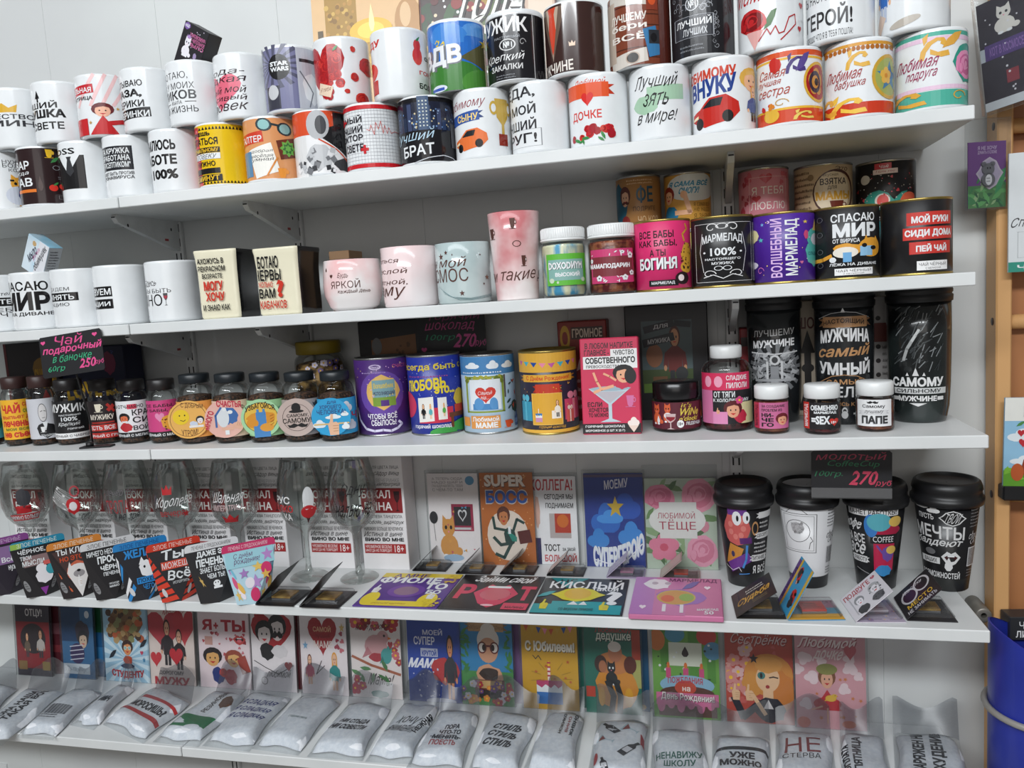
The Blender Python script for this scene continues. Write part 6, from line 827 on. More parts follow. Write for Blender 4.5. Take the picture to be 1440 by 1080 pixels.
# price sign standing on the cup lids
# coffee cups
def cup(px, py, w, h, le, label, body, foot, design, lidtop='2a2220'):
    yf = -.112; p, r, H = spot(4, px, w, h, yf, None, None, le)
    t = thing('coffee_cup', label, 'coffee cup', p, (0, 0, facing(p.x, p.y)), 'paper coffee cups with black lids'); zb = H*.8; r0, r1 = r*.58, r*.88
    rf = lambda z: r0+(r1-r0)*min(1, z/zb)
    m = MB(); m.lathe([(.001, .003), (r0-.002, .003), (r0-.001, 0), (r0, .001), (rf(H*.12), H*.12), (r1, zb), (.001, zb)], M(body, .3), mats=[M(foot, .35)]*4+[None]*2)
    m.art(design, r*.75, H, cylfn(rf, 0, r*.75), .3, True, base=.0003, clipx=r*.75*pi/2); m.obj('cup_body', t)
    l = MB(); l.lathe([(r1*.98, zb-.003), (r*.97, zb-.002), (r, zb+H*.02), (r, zb+H*.05), (r*.95, zb+H*.06), (r*.93, zb+H*.11), (r*.96, zb+H*.12), (r*.94, H*.955), (r*.9, H*.985), (r*.84, H), (r*.8, H-.001), (r*.78, H*.965), (.001, H*.962)], BLK, mats=[None]*11+[M(lidtop, .45)])
    lo = l.obj('lid', t); MB().box((-.01, -r*.72, H*.962), (.01, -r*.5, H*.97), BLK, .001).obj('drinking_spout', lo); return t
SW = 'd9d9d9'
strip = [wiggle(.72, .6, .98, .78, 6, '8a8a8c'), T('choco', .74, .5, .98, .57, 'c9c9cb', 'h'), T('CAT', .78, .45, .96, .5, 'c9c9cb', 'h'), S('r', .74, .24, .98, .42, 'd0d0d2'), S('bar', .76, .25, .97, .41, '2a2a2c'), wiggle(.76, .14, .98, .22, 3, '8a8a8c')]
cup(1049, 829, 82, 150, 1004, 'coffee cup with pink brain character on skateboard', '1c1b1e', '232325', [S('brain', -.8, .4, .3, .78, 'c9605c', 'd98078'), S('r', -.6, .72, .1, .8, '6a3a8a'), S('e', -.45, .62, -.1, .76, 'W'), S('e', -.05, .64, .22, .76, 'W'), S('e', -.3, .66, -.2, .72, kk), S('e', .08, .67, .16, .72, kk), S('r', -.2, .44, .3, .5, '5a2a6a', rot=5), S('ring', .3, .52, .55, .66, 'b98a5a', .7), S('r', -.75, .2, -.2, .42, 'c88a3a', rot=-20), S('r', -.5, .12, -.05, .38, '6a3a8a', rot=-60), L([(.1, .42), (.05, .28), (-.1, .2)], .1, '4a86c8'), S('e', -.6, .3, -.45, .36, '3a3a5a'), L([(-.9, .2), (-.6, .16), (-.3, .2), (-.2, .16)], .03, 'd0d0d2'), L([(-.3, .13), (.2, .14)], .04, '4a86c8'), S('banner', .45, .68, 1, .75, SW), wiggle(.6, .58, .98, .66, 2, SW), S('banner', .4, .48, 1, .55, SW), T('ДЕСЕРТ', .5, .495, .9, .535, '2a2a2c'), wiggle(.4, .34, .98, .46, 3, SW), S('banner', .2, .26, .95, .33, SW), T('ПИТАНИЕ', .3, .275, .85, .315, '2a2a2c'), T('Я ВСЁ', .35, .14, .9, .24, SW)], '3a2622')
cup(1137, 832, 84, 152, 1091, 'white coffee cup with a framed brain sketch', 'd8d8da', '222224', [S('frame', -.95, .36, .35, .74, '3a3a3c', .03), S('frame', -.85, .38, .25, .72, '4a4a4c', .02), L([(-.75, .74), (-.4, .82), (.0, .74)], .02, '3a3a3c'), S('ring', -.8, .46, .1, .68, '3a3a3c', .96), S('blob', -.65, .54, -.1, .66, 'b9b9bb', 4), SC_('swirl', 26, -.6, .55, -.15, .65, .06, ['4a4a4c'], 3), L([(.1, .52), (.2, .48), (.1, .46), (.05, .4)], .02, '3a3a3c'), *[(k, a, b, '3a3a3c' if c in ('c9c9cb', '8a8a8c') else ('d8d8da' if c == 'd0d0d2' else c), d) for k, a, b, c, d in [e for q in strip for e in (q if isinstance(q, list) else [q])]]], 'c2c2c4')
cup(1232, 836, 86, 155, 1184, 'black coffee cup with sloths climbing a red coffee glass', '1b1b1d', '242426', [S('r', -.9, .72, .75, .79, SW, slope=.2), T('КА-НЕТ РАБОТКЫ!', -.85, .73, .7, .78, '1d1d20', 'b', slope=.2), T('кофе', -.98, .56, -.5, .68, SW, 'bh'), T('НА ВСЕ', -.98, .45, -.4, .54, SW), T('все', -.95, .34, -.4, .44, SW, 'bh'), S('banner', -.95, .26, -.25, .33, SW), T('РАБОТУ', -.85, .275, -.35, .315, '1d1d20'), S('dn', -.15, .18, .8, .62, 'b8244a'), S('r', -.08, .2, .7, .6, 'b8244a'), S('e', -.25, .54, .85, .64, 'a81f42'), S('r', -.2, .46, .75, .55, '1d1d20'), T('COFFEE', -.1, .475, .65, .53, 'e6e6e8', ''), S('e', -.4, .52, .1, .74, '3a7ac0'), S('e', -.3, .58, .55, .75, '58aab8'), S('e', .45, .62, .85, .72, 'd9b45a'), S('blob', .2, .28, .7, .44, '6a4a9a', 4), S('e', .4, .36, .75, .44, 'd9b45a'), S('blob', -.05, .14, .7, .26, '3a86c0', 5), L([(.05, .44), (.3, .36)], .08, '6a4a9a'), L([(-.8, .2), (-.3, .16)], .04, '8a8a8c')])
cup(1329, 841, 92, 160, 1279, 'black coffee cup with eye and lips drawing at shelf end', '1b1b1d', '2a2b2a', [S('cloud', -.95, .76, -.55, .82, SW), S('cloud', -.6, .73, -.2, .79, SW), T('ПУСТЬ', -.85, .67, -.4, .72, SW), S('lemon', -.25, .62, .6, .77, SW), S('lemon', -.2, .63, .55, .76, '1b1b1d'), T('ТВОИ', -.05, .65, .42, .74, SW, 'h'), T('МЕЧТЫ', -.95, .5, .58, .62, SW, 'b', slope=-.1), T('балдеют', -.95, .42, .52, .5, SW, 'bh'), S('lips', -.2, .25, .5, .4, SW, '1b1b1d'), S('drop', -.15, .2, .3, .33, SW), S('e', -.75, .34, -.4, .4, '6a6a6c'), S('r', -.9, .26, -.25, .32, SW), T('ВАШИХ', -.8, .27, -.35, .31, '1d1d20'), T('ВОЗМОЖНОСТЕЙ', -.9, .13, .52, .2, SW, 'b', slope=-.1), *strip])
a = ony(1140, 697, -.115)
z_l = max(o.location.z for o in bpy.data.objects if o.name.startswith('coffee_cup'))
ts3, w3, h3 = sign('black price sign reading ground coffee 270 over the coffee cups', (1140, 634), (1254, 634), (1141, 686), -.14, [T('молотый', -.85, .76, .85, .96, 'a83a54', 'h'), T('CoffeeCup', -.6, .54, .7, .74, '2f7a54', 'h'), T('100гр.', -.9, .28, -.2, .46, '2f7a54', 'h'), T('270', .0, .08, .65, .46, 'c8405c', 'bh'), T('руб', .62, .04, .98, .22, 'c8405c', 'h')], tilt=0, roll=0)
m = MB(); m.box((-w3/2, -.001, -.014), (w3/2, .0022, .0005), M('a4a6aa', .25, .9)); m.box((-w3/2, -.001, -.0145), (w3/2, .012, -.0135), M('a4a6aa', .25, .9)); m.obj('metal_clip', ts3)

# little fold-open chocolate cards
CHOC = noisemat('gold_wrapper', '9a7434', 'caa860', 60, .35, .1); DSIL = M('8d8e92', .3, .7)
def fold(label, fl, bl, fr, ang, body, inner, out, wrap=CHOC, s=4, bw=None, target=None):
    """fl, bl, fr: hinge front, hinge back and front far corner on the shelf; cover opened by ang degrees"""
    z = SZ[s]+.0004; A = onz(*fl, z); B = onz(*bl, z); C_ = onz(*fr, z); d = (B-A); D = d.length; u = (C_-A); u -= d.normalized()*u.dot(d.normalized()); W = u.length if bw is None else bw
    D = min(D, .075); yaw = atan2(u.y, u.x); t = thing('chocolate_card', label, 'chocolate card', A, (0, 0, yaw), 'fold-open chocolate cards on the fourth shelf')
    m = MB(); m.box((0, 0, 0), (W, D, .001), M(body, .35)); m.art(inner, W/2, D, lambda x, y, o: (x+W/2, y, .001+o), .35); m.obj('base_leaf', t)
    c = MB(); cw = min(W, D*1.05) if target is None else W; sg = .0008
    if target is not None:
        best = min(range(20, 100, 2), key=lambda q: (Vector(seen(A+Vector((cos(yaw)*cos(radians(q))*cw, sin(yaw)*cos(radians(q))*cw, sin(radians(q))*cw+.001)))+(0,))-Vector((*target, 0))).length); ang = best
    c.box((0, 0, 0), (cw, D, sg), M(body, .35)); c.art(out, D/2, cw, lambda x, y, o: (y, D/2-x, sg+o), .35) if False else c.art(out, cw/2, D, lambda x, y, o: (x+cw/2, y, sg+o), .35)
    c.obj('cover_leaf', t, (0, 0, .0012), (0, -radians(ang), 0))
    k = MB(); s_ = min(W, D)*.25; k.box((W*.52-s_, D*.5-s_*.9, .001), (W*.52+s_, D*.5+s_*.9, .0045), DSIL, .0006); ko = k.obj('chocolate', t); k = MB(); k.box((W*.52-s_, D*.5-s_*.9, .0046), (W*.52+s_, D*.5+s_*.9, .0075), wrap, .0006)
    k.art([wiggle(-.7, .2, .7, .8, 3, '4a3420')], s_, s_*1.8, lambda x, y, o: (W*.52+x, D*.5-s_*.9+y, .0076+o), .4); k.obj('wrapper', ko)
    f = MB(); f.box((W*.06, D*.06, .001), (W*.98, D*.96, .0085), FILM, .003); f.obj('clear_blister', t)
dk = '232124'; bi = [S('r', -.9, .05, .9, .95, '2e2c2f')]; G_ = 'W'
def fleft(fx, fy, wpx, dep_, label, body=dk, wrap=CHOC, out=(), ang=43):
    z = SZ[4]; A = onz(fx, fy, z); Bk = seen(A+Vector((0, dep_, 0))); R_ = seen(A+Vector((wpx, 0, 0))); fold(label, (fx, fy), Bk, R_, ang, body, bi if body == dk else [], list(out), wrap)
fleft(359, 851, .066, .066, 'black fold-open chocolate card between balloon cookie box and glass foot', ang=47)
fleft(421, 854, .066, .068, 'black fold-open chocolate card in front of the last wine glass', ang=47)
fleft(580, 803, .06, .042, 'black fold-open chocolate card in front of cat greeting card')
fleft(641, 807, .06, .042, 'black fold-open chocolate card in front of orange super boss card')
fleft(703, 808, .058, .042, 'black fold-open chocolate card in front of colleague greeting card', out=[S('r', -.9, .1, .9, .9, '8a7a74')])
fleft(769, 810, .06, .042, 'black fold-open chocolate card behind the lemon packet', out=[S('r', -.9, .1, .9, .9, 'c9b0a8')])
fleft(853, 813, .06, .042, 'lilac printed fold-open chocolate card in front of blue superhero card', 'b0a4bc', M('b8809a', .4), [wiggle(-.8, .2, .8, .8, 4, 'e8e4f0')])
fleft(928, 816, .062, .044, 'red topped fold-open chocolate card in front of pink rose card', 'b09a94', M('c8402c', .35), [S('r', -.9, .1, .9, .9, 'c4b4ac')], 42)
fold('black fold-open chocolate card with gold script cover', (1036, 870), (1027, 834), (1106, 871), 45, '26241f', bi, [T('Судьба', -.8, .3, .8, .6, 'd0a040', 'bh'), wiggle(-.3, .62, .8, .82, 2, 'e0dcd0'), wiggle(-.1, .15, .8, .28, 2, '8a7a50')], target=(1096, 831))
fold('blue yellow fold-open chocolate card with cartoon race cars', (1109, 873), (1094, 846), (1192, 876), 60, '3f9ac8', [S('r', -1, 0, 1, .3, 'd9a43a'), S('r', -1, .3, 1, .6, '6aa0b8'), S('r', -1, .6, 1, 1, 'a8788a'), T('ПОЗДРАВЛЯЕМСЯ', -.6, .8, .8, .95, '5a3050')], [S('r', -1, .8, .9, 1, '6a4a8a'), S('r', -1, .0, 1, .12, 'd9b03a'), S('r', -1, .72, 1, .82, 'd9b03a'), T('ТОЛЬКО', -.9, .74, -.3, .8, 'c8302a'), T('ВПЕРЁД', -.7, .84, .6, .96, '2a1a4a', 'B'), S('car', -.7, .18, .0, .5, 'c8302a'), S('car', .1, .42, .8, .7, 'c8302a'), S('blob', -.8, .2, -.3, .45, '2a2a2c', 4), S('blob', .3, .5, .8, .68, '2a2a2c', 5)], M('c83a2c', .35), target=(1148, 803))
fold('white fold-open chocolate card with ink girls for a girlfriend', (1204, 876), (1180, 842), (1275, 876), 45, 'd6d2d8', [S('r', -1, 0, 1, 1, 'b4a8bc'), SC_('flower', 20, -.9, .05, .9, .95, .12, ['9a88a8', 'c9bcd0'], 3)], [T('ПОДРУГЕ', -.9, .72, .5, .92, 'a8303c', 'b'), S('face', -.6, .3, -.1, .65, '8a8a8e', 'e4e0e6'), S('blob', -.7, .0, -.05, .3, '2a2a2e', 4), S('face', .2, .3, .8, .7, 'a9a9ad', 'e4e0e6'), S('blob', .1, .05, .8, .35, '55555a', 6), SC_('e', 20, .2, .1, .8, .6, .04, ['2a2a2e'], 5), S('lips', .6, .8, .85, .9, 'b8405a'), S('e', -.2, .7, .1, .76, 'c8a0b0')], M('c9c6cc', .3), target=(1258, 831))
fold('black fold-open chocolate card with white butterfly swirl cover', (1276, 873), (1255, 838), (1347, 875), 42, '2a282b', bi, [S('e', -.8, .35, .1, .85, 'c9c6ca'), S('e', -.7, .4, .0, .8, '3a1e30'), S('e', .0, .45, .85, .95, 'c9c6ca'), S('e', .08, .5, .75, .9, '2a282b'), T('Красотки', -.6, .72, .5, .86, 'e0dce0', 'h'), T('МЕСТО', -.7, .2, .7, .34, 'd9b03a', 'b'), T('НЕ ЗАНИМАТЬ', -.8, .04, .8, .16, 'c9c6ca', 'b')], target=(1329, 823))

# flat jelly packets at the front edge
def packet(label, fl, fr, bl, th, bg, design, group='flat jelly packets on the fourth shelf edge'):
    z = SZ[4]+.0005; A, B, C_ = onz(*fl, z), onz(*fr, z), onz(*bl, z); u = B-A; W = u.length; yaw = atan2(u.y, u.x); D = (C_-A).dot(Vector((-sin(yaw), cos(yaw), 0)))
    t = thing('jelly_packet', label, 'packet', A, (0, 0, yaw), group); m = MB(); m.box((0, 0, 0), (W, D, th), M(bg, .3), min(.0012, th*.3)); m.art(design, W/2, D, lambda x, y, o: (x+W/2, y, th+o), .3); m.obj('packet_body', t); return t
packet('purple yellow flat packet with round window', (495, 853), (614, 857), (533, 807), .002, '4c2386', [S('r', -1, .86, 1, 1, 'dcc42c'), T('А МНЕ', -.7, .87, .2, .98, '4c2386', 'b'), S('r', -.75, .02, .75, .16, 'e8d02c'), S('e', -.95, .02, -.55, .4, 'e8d02c'), S('e', .4, .02, .85, .4, 'e8d02c'), T('вкусной черники', -.6, .05, .2, .12, 'a8781c', 'h'), T('ФИОЛЕ', -.95, .68, .6, .88, 'W', 'B', slope=.1), T('ТО', .3, .52, .85, .7, 'W', 'B'), T('БО', .45, .38, .8, .5, 'W', 'B'), S('e', -.5, .26, .4, .64, '6a3a9c'), S('e', -.35, .32, .25, .58, '8a6a86'), S('hand', -.95, .38, -.65, .62, 'W'), S('hand', .5, .24, .8, .44, 'W'), SC_('e', 40, .55, .03, .95, .25, .03, ['dcc42c'], 3), SC_('e', 14, .7, .7, .95, .95, .04, ['c8a82c'], 5)])
packet('black flat packet with big pink lips and round window', (615, 857), (740, 862), (643, 809), .002, '1d1c1e', [T('Займи свой', -.6, .78, .8, .97, 'ececec', 'bh'), T('Р', -.85, .28, -.45, .7, 'd03a5a', 'B'), T('Т', .6, .28, .95, .68, 'd03a5a', 'B'), S('lips', -.45, .06, .6, .78, 'cf3a5c'), S('e', -.28, .26, .42, .6, 'c8606e'), S('r', -.2, .6, .35, .66, 'W'), S('e', -.1, .1, .2, .15, 'eec0c8'), S('r', .4, .03, .97, .2, 'd0405e'), T('МАЛИНЫ', .48, .06, .9, .12, '3a1420', 'b')])
packet('black teal flat packet with yellow lemon character', (744, 863), (875, 867), (764, 814), .002, '17191b', [S('r', -1, .0, .95, .24, '1f9aa0'), S('r', -.6, .0, .6, .32, '1f9aa0'), S('dn', -.9, .7, .1, 1.02, '1f8a90'), T('ЧЁ', -.6, .86, -.2, .97, '17191b', 'b'), T('КИСЛЫЙ', -.8, .68, .9, .95, 'ececec', 'b'), T('такой', .2, .62, .8, .76, 'ececec', 'b'), T('?', .55, .24, .92, .62, 'ececec', 'B'), S('lemon', -.7, .3, .55, .72, 'd8cc1e'), S('e', -.4, .38, .22, .68, 'dcb23a'), S('leaf', -1, .42, -.6, .6, '2f9aa0'), S('hand', -.9, .1, -.6, .36, 'd8cc1e'), S('hand', .4, .1, .75, .32, 'd8cc1e'), S('tri', -.25, .22, .0, .32, 'W'), S('tri', .0, .22, .2, .32, 'W'), T('со вкусом лимона', -.4, .05, .35, .14, '0e3a40', '')])
packet('pink flat packet with purple sheep and gummy window', (884, 871), (1018, 876), (892, 818), .008, 'c8749c', [S('r', -1, 0, -.3, 1, 'b87ab8'), S('r', -.5, 0, .2, 1, 'c878a8'), T('МАРМЕЛАД', -.2, .86, .9, .97, '6a2a5a', 'b'), S('blob', -.55, .22, .7, .68, '9a6ab4', 4), S('blob', -.35, .26, .4, .64, 'd07ab0', 6), S('e', -.45, .26, .42, .64, 'c2a84a'), S('e', -.4, .28, .38, .62, 'c9924a'), S('e', .05, .35, .38, .55, '8aa84a'), S('e', -.35, .32, -.05, .5, 'd0603a'), S('blob', -.8, .64, -.1, .96, 'e8e2e8', 5), S('e', -.6, .78, -.45, .86, 'b8aab8'), S('e', -.3, .78, -.15, .86, 'b8aab8'), S('leaf', .1, .66, .5, .9, '6a5aa0'), S('r', -.3, .08, -.22, .26, 'e0d8e0'), S('r', .08, .06, .16, .26, 'e0d8e0'), S('heart', .6, .66, .75, .76, 'f0e0e8'), S('heart', -.8, .12, -.65, .22, 'f0e0e8'), T('МАРМЕЛАД', .45, .12, .9, .18, 'W', 'b', slope=.4), T('50', .6, .04, .8, .12, 'W', 'b')])
# hot chocolate ice cream box on the middle shelf
PB = [T('В ЛЮБОМ НАПИТКЕ', -.82, .89, .82, .95, '2a1a20'), T('ГЛАВНОЕ -', -.85, .82, .0, .88, '2a1a20'), S('r', .05, .81, .95, .88, 'ececec'), T('ЧУВСТВО', .15, .82, .85, .87, kk), S('r', -.9, .68, .95, .81, 'ececec'), T('СОБСТВЕННОГО', -.82, .735, .88, .8, kk, 'B'), T('ПРЕВОСХОДСТВА', -.8, .685, .35, .72, kk), S('martini', -.75, .13, .7, .48, 'b9b4bc'), S('e', -.7, .45, .68, .5, '9ab0bc'), S('blob', .1, .46, .7, .6, 'c2304e', 4), S('face', .1, .52, .85, .72, '1d1a1c', 'e8aa86'), S('e', .5, .52, .9, .68, '1d1a1c'), L([(-.55, .44), (-.3, .47), (.1, .5)], .1, 'e8aa86'), L([(-.3, .47), (-.45, .55), (-.55, .64)], .08, 'e8aa86'), L([(.2, .56), (.0, .6), (-.2, .63)], .07, 'e8aa86'), S('cup', .48, .28, .85, .4, 'd070a0', 'c9405f'), T('ЕСЛИ', -.8, .29, -.3, .34, '2a1a20'), T('ХОЧЕТСЯ', -.78, .235, -.1, .28, '2a1a20'), T('ТО МОЖНО', -.78, .185, -.1, .225, '2a1a20'), S('r', -1, .015, 1, .115, '1d1a1c'), T('ГОРЯЧИЙ ШОКОЛАД', -.9, .07, .45, .105, 'ececec'), T('МОРОЖЕНОЕ (5 ШТ X 25 Г)', -.9, .025, .45, .055, 'ececec'), S('cloud', .55, .08, .95, .18, 'efe2da'), S('dn', .58, .02, .92, .09, 'e6cfc0')]
t_, w_, H_ = flatbox('gift_box', 'pink box with black haired woman bathing in a cocktail glass', 'box', (813, 478), (896, 473), (820, 611), onz(860, 611, SZ[3]).y, .026, M('cb3558', .4), PB, None, z0=SZ[3], tilt=-4)
# ------------------------------------------------------------------ lowest shelf: cards at the wall, bagged socks in front
GC5 = 'greeting cards standing on the lowest shelf'; y5 = -.027; H5 = .15
def c5(label, x0, x1, bg, design, dy=0, film=True, tilt=-5, hm=H5):
    return card(5, label, (x0, 905), (x1, 905), y5+dy, hm, bg, design, GC5, film, tilt)
ROSES = ['b8303a', 'd0606a', '8a1a24']
c5('dark card for father with a red car window scene', 20, 67, '3a3440', [T('ОТЦУ!', -.4, .8, .6, .92, 'dcd6d6'), S('r', -.98, .1, .98, .74, '8a2028'), S('e', -.75, .3, .75, .72, '2a2024'), S('person', -.6, .25, -.1, .6, '6a5a4a'), S('person', .1, .25, .8, .65, 'b9b0aa', ('c89a7a', '4a1e14', 'D')), S('r', -.9, .08, -.4, .2, '8a6a3c'), S('r', .5, .08, .95, .2, 'a88a3c')])
c5('dark red card edge showing beside the father card', 62, 86, '4a1c24', [S('r', -1, .55, 1, .7, '6a4048'), S('r', -1, .3, 1, .4, '6a2a30')], .012, False)
c5('blue night card with thinking figure in striped shirt', 84, 128, '3a6a94', [S('r', -1, .5, .2, 1, '1f3f64'), S('e', .5, .82, .8, .92, 'd0d6dc'), S('blob', -.2, .45, .8, .8, '3a3440', 4), S('face', .0, .4, .7, .66, '2a2a30', 'c9b09a'), S('e', -.5, .2, .4, .48, '3a3058'), [L([(-.5, .25+i*.06), (.35, .28+i*.06)], .05, 'd0d0dc') for i in range(4)], S('r', -.95, .06, .7, .2, 'c4ccd4'), T('По-твоему!', -.8, .08, .5, .16, '6a7a8a', 'h')])
c5('dark teal card edge showing beside the student card', 122, 146, '1f4f7a', [S('r', -1, .6, 1, 1, '1c4a30'), S('r', -1, .2, 1, .4, '2f6a98')], .012, False)
c5('sunburst card for a student with objects bursting from head', 143, 205, '9fc4da', [S('rays', -1, -.1, 1, .7, 'cfe2ec'), S('blob', -.85, .5, .85, 1.05, '7a5a3c', 3), SC_('blob', 60, -.75, .55, .75, .98, .14, ['6a4428', '9a7444', 'b99a6a', '4a3426', 'c0603a', '8a8a5a'], 4), S('face', -.2, .34, .3, .56, '3a1e14', 'e0935a'), S('glasses', -.12, .42, .22, .48, 'e6dcd0'), S('blob', -.18, .22, .28, .36, 'c8502c', 6), S('blob', -.3, .17, .4, .25, '2a3a5a', 5), S('leaf', -.8, .3, -.45, .42, '1d2430'), S('leaf', .6, .46, .95, .58, '1d2430'), T('СТУДЕНТУ', -.7, .06, .75, .17, 'b8303a', 'B', bend=-.5), S('star', .7, .26, .85, .34, '3a86b0'), S('heart', .62, .36, .76, .42, 'c83a5a')])
c5('card for husband with dark couple before red hearts', 206, 269, 'dfcfc8', [S('heart', -1.1, .42, .5, .95, 'b8404a'), S('heart', .1, .5, 1.1, .98, 'c04048'), S('person', -.6, .25, .25, .86, '2a2226', ('d9a484', '2a1a18', '2a2226')), S('person', -.05, .2, .75, .74, '241c20', ('e2b094', '3a1c18', '241c20')), S('heart', -.1, .24, .5, .48, 'c02430'), S('heart', -.95, .22, -.45, .42, 'c8343c'), T('ДОРОГОМУ', -.6, .12, .5, .18, '5a4a4a'), T('МУЖУ', -.8, .0, .75, .1, 'b02430', 'B'), T('Моему', -.3, .9, .6, .98, 'b02430', 'h')])
c5('pink card reading I plus you with kissing children', 276, 348, 'e8d6da', [T('Я', -.85, .74, -.45, .88, 'b02a38', 'B'), S('cross', -.38, .76, -.2, .84, 'b02a38'), T('ТЫ', -.1, .73, .85, .88, 'b02a38', 'B'), SC_('heart', 24, -.8, .35, .9, .72, .07, ['b84a54', 'c8707a', '9a3038'], 5), S('lips', .35, .56, .85, .7, 'c84a4a'), S('r', -.75, .55, -.45, .66, 'c99a90'), S('face', -.85, .26, -.1, .52, '2a2224', 'e0ac6a'), S('face', .0, .26, .7, .5, '9a4a38', 'e6b474'), S('r', .55, .2, .9, .42, 'a8483c', rot=20), S('blob', -.55, .04, .0, .28, '2a3a7a', 4), S('blob', -.05, .04, .5, .26, 'b02a38', 5), S('rose', -.25, .14, .1, .26, 'c83a30')])
c5('white card with bearded man and woman inside one heart', 350, 411, 'e8e0e2', [S('heart', -.98, .42, .9, .98, 'a8242c'), S('face', -.2, .62, .65, .98, '1d1a1c', 'ddd2d0'), S('moustache', -.05, .66, .5, .78, '1d1a1c'), S('face', -.8, .56, .05, .9, '1d1a1c', 'ddd2d0'), S('blob', -.65, .38, .1, .62, '1d1a1c', 4), S('blob', -.1, .42, .75, .6, 'd8d2d4', 5), L([(-.9, .38), (-.4, .3), (.2, .22), (.9, .34)], .03, '2a2224'), T('любимой', -.3, .18, .75, .28, '2a2224', 'h'), S('heart', .5, .26, .85, .38, 'b02a30'), S('ring', -.6, .08, -.3, .18, '4a3a3c', .85), S('heart', -.8, .9, -.6, .98, 'b02a30')])
c5('crimson card edge showing beside the mother heart card', 408, 420, '6a2028', [], .012, False)
c5('white card for mother with two girls under red heart', 419, 484, 'e6dcde', [S('heart', -.65, .48, .6, .96, 'a0242c'), T('САМОЙ', -.42, .78, .35, .86, 'd9b08a'), T('лучшей', -.35, .69, .3, .76, '7a1a20'), T('МАМЕ', -.4, .58, .4, .67, 'e6d6d0'), S('person', -.9, .12, -.35, .5, 'c8506c', ('e6b898', '6a3020', 'e6b898')), S('person', .1, .06, .8, .54, '2f8a88', ('e6b898', 'e0a040', 'e6b898')), L([(-.35, .25), (-.1, .42)], .03, '4a3a3c'), L([(-.35, .25), (.02, .36)], .03, '4a3a3c'), SC_('heart', 6, .5, .55, .9, .8, .1, ['a84a5a', 'c8707a'], 3), S('star', -.9, .55, -.65, .66, '7aa6c8'), S('star', .7, .78, .95, .9, 'd0b070')])
c5('floral card with pink and teal birds on branch', 490, 560, 'e4dad8', [SC_('flower', 10, -.9, .86, .9, 1, .22, ROSES, 4), SC_('flower', 5, .75, .2, .98, .8, .16, ['c86a72', 'a84048'], 6), S('bird', -.55, .42, .6, .84, 'c99a9c', 'b87a80'), S('blob', -.3, .44, .4, .56, 'a83a44', 5), S('bird', .15, .38, .7, .66, '4a9a98', '2f7a78'), L([(-.95, .5), (-.2, .4), (.5, .34), (.95, .3)], .1, 'a8644a'), T('Моей дорогой', -.75, .82, .6, .92, '3a2a2c', 'h', slope=.3), T('Маме!', -.3, .16, .65, .3, '2a2224', 'h'), SC_('leaf', 8, -.9, .2, .6, .45, .16, ['4a7a4a', '5a8a58'], 4), SC_('flower', 5, -.9, .06, -.4, .24, .2, ['b8304a'], 8), S('blob', -.3, .0, .5, .1, '2f7a72', 4), S('heart', .5, .6, .7, .7, 'a83a44')])
c5('deep blue card for a super mother in red cape', 570, 644, '27449a', [T('МОЕЙ', -.4, .8, .35, .88, 'd2d2e0', 'b'), T('СУПЕР', -.75, .68, .05, .78, 'e2e2ec'), S('r', -.5, .54, .15, .64, 'b9bcd0'), T('КРУТОЙ', -.45, .55, .1, .63, '27449a', 'B'), T('МАМЕ!', -.95, .4, .3, .52, 'e8e8f0', 'Bi'), S('blob', -.2, .2, 1, .55, 'b83a3c', 4), S('person', .25, .04, .98, .82, '35363c', ('d99468', '1d1a1c', 'd99468')), S('e', -.35, -.03, .8, .05, 'c9c9d8'), SC_('e', 20, -.9, .05, .3, .4, .03, ['c9c9e0'], 3)], 0, .01)
c5('card of a grandmother with glasses serving chocolates', 645, 718, '2f7fb0', [S('r', -1, 0, 1, .4, '4a8a4a'), S('banner', -.85, .86, .85, .98, 'b89064', '8a6a44', bend=.2), T('Бабушке Нарядной', -.7, .88, .7, .95, '6a4a30', 'h', bend=.2), S('e', -.35, .62, .5, .92, 'd9cfc6'), S('e', -.2, .82, .35, .97, 'd9cfc6'), S('e', -.32, .5, .45, .8, 'c99474'), S('glasses', -.35, .6, .5, .76, '6a2a24', 'e6dcd4'), S('e', -.16, .64, -.02, .72, '2a1a18'), S('e', .18, .64, .32, .72, '2a1a18'), S('blob', -.5, .15, .65, .5, 'd09a78', 4), S('blob', -.35, .28, .5, .46, '3a2c26', 6), S('r', -.5, .18, .65, .3, '6a2a20'), S('r', -.4, .2, .55, .29, 'c9a46a'), S('r', -.5, .08, .65, .18, '2e2622'), SC_('flower', 26, -.95, .02, .95, .26, .15, ['7a4a8a', 'd9d0d8', 'b8303a', 'd98a3c'], 5), SC_('leaf', 16, -.95, .4, -.7, .9, .12, ['3a7a3c'], 6), SC_('leaf', 16, .75, .4, .95, .9, .12, ['3a7a3c'], 7)])
c5('purple card edge showing beside the yellow jubilee card', 708, 732, '6a5078', [], .012, False)
c5('yellow jubilee card with one candle birthday cake', 731, 810, 'c99a24', [S('bunting', -.9, .82, .9, 1, 'c8502c', 'c9a03c'), T('С Юбилеем!', -.85, .66, .92, .78, '6a5a30', 'B'), T('С Юбилеем!', -.87, .67, .9, .79, 'ece6da', 'B'), S('cake', -.5, .06, .42, .56, '3a74b8', 'b83a6a'), [S('r', -.1, .38+i*.05, .02, .4+i*.05, 'b83a4a') for i in range(4)], SC_('star', 8, -.6, .3, .9, .62, .07, ['b85a2c'], 4), L([(-.6, .62), (-.5, .58), (-.4, .62), (-.3, .57)], .03, '4a3a24'), [L([(.05+.4*cos(a), .36+.12*sin(a)), (.05+.75*cos(a), .36+.22*sin(a))], .02, '9a7a1c') for a in (.4, 1.0, 2.2, 2.8, .0, 3.3)]], 0, .01)
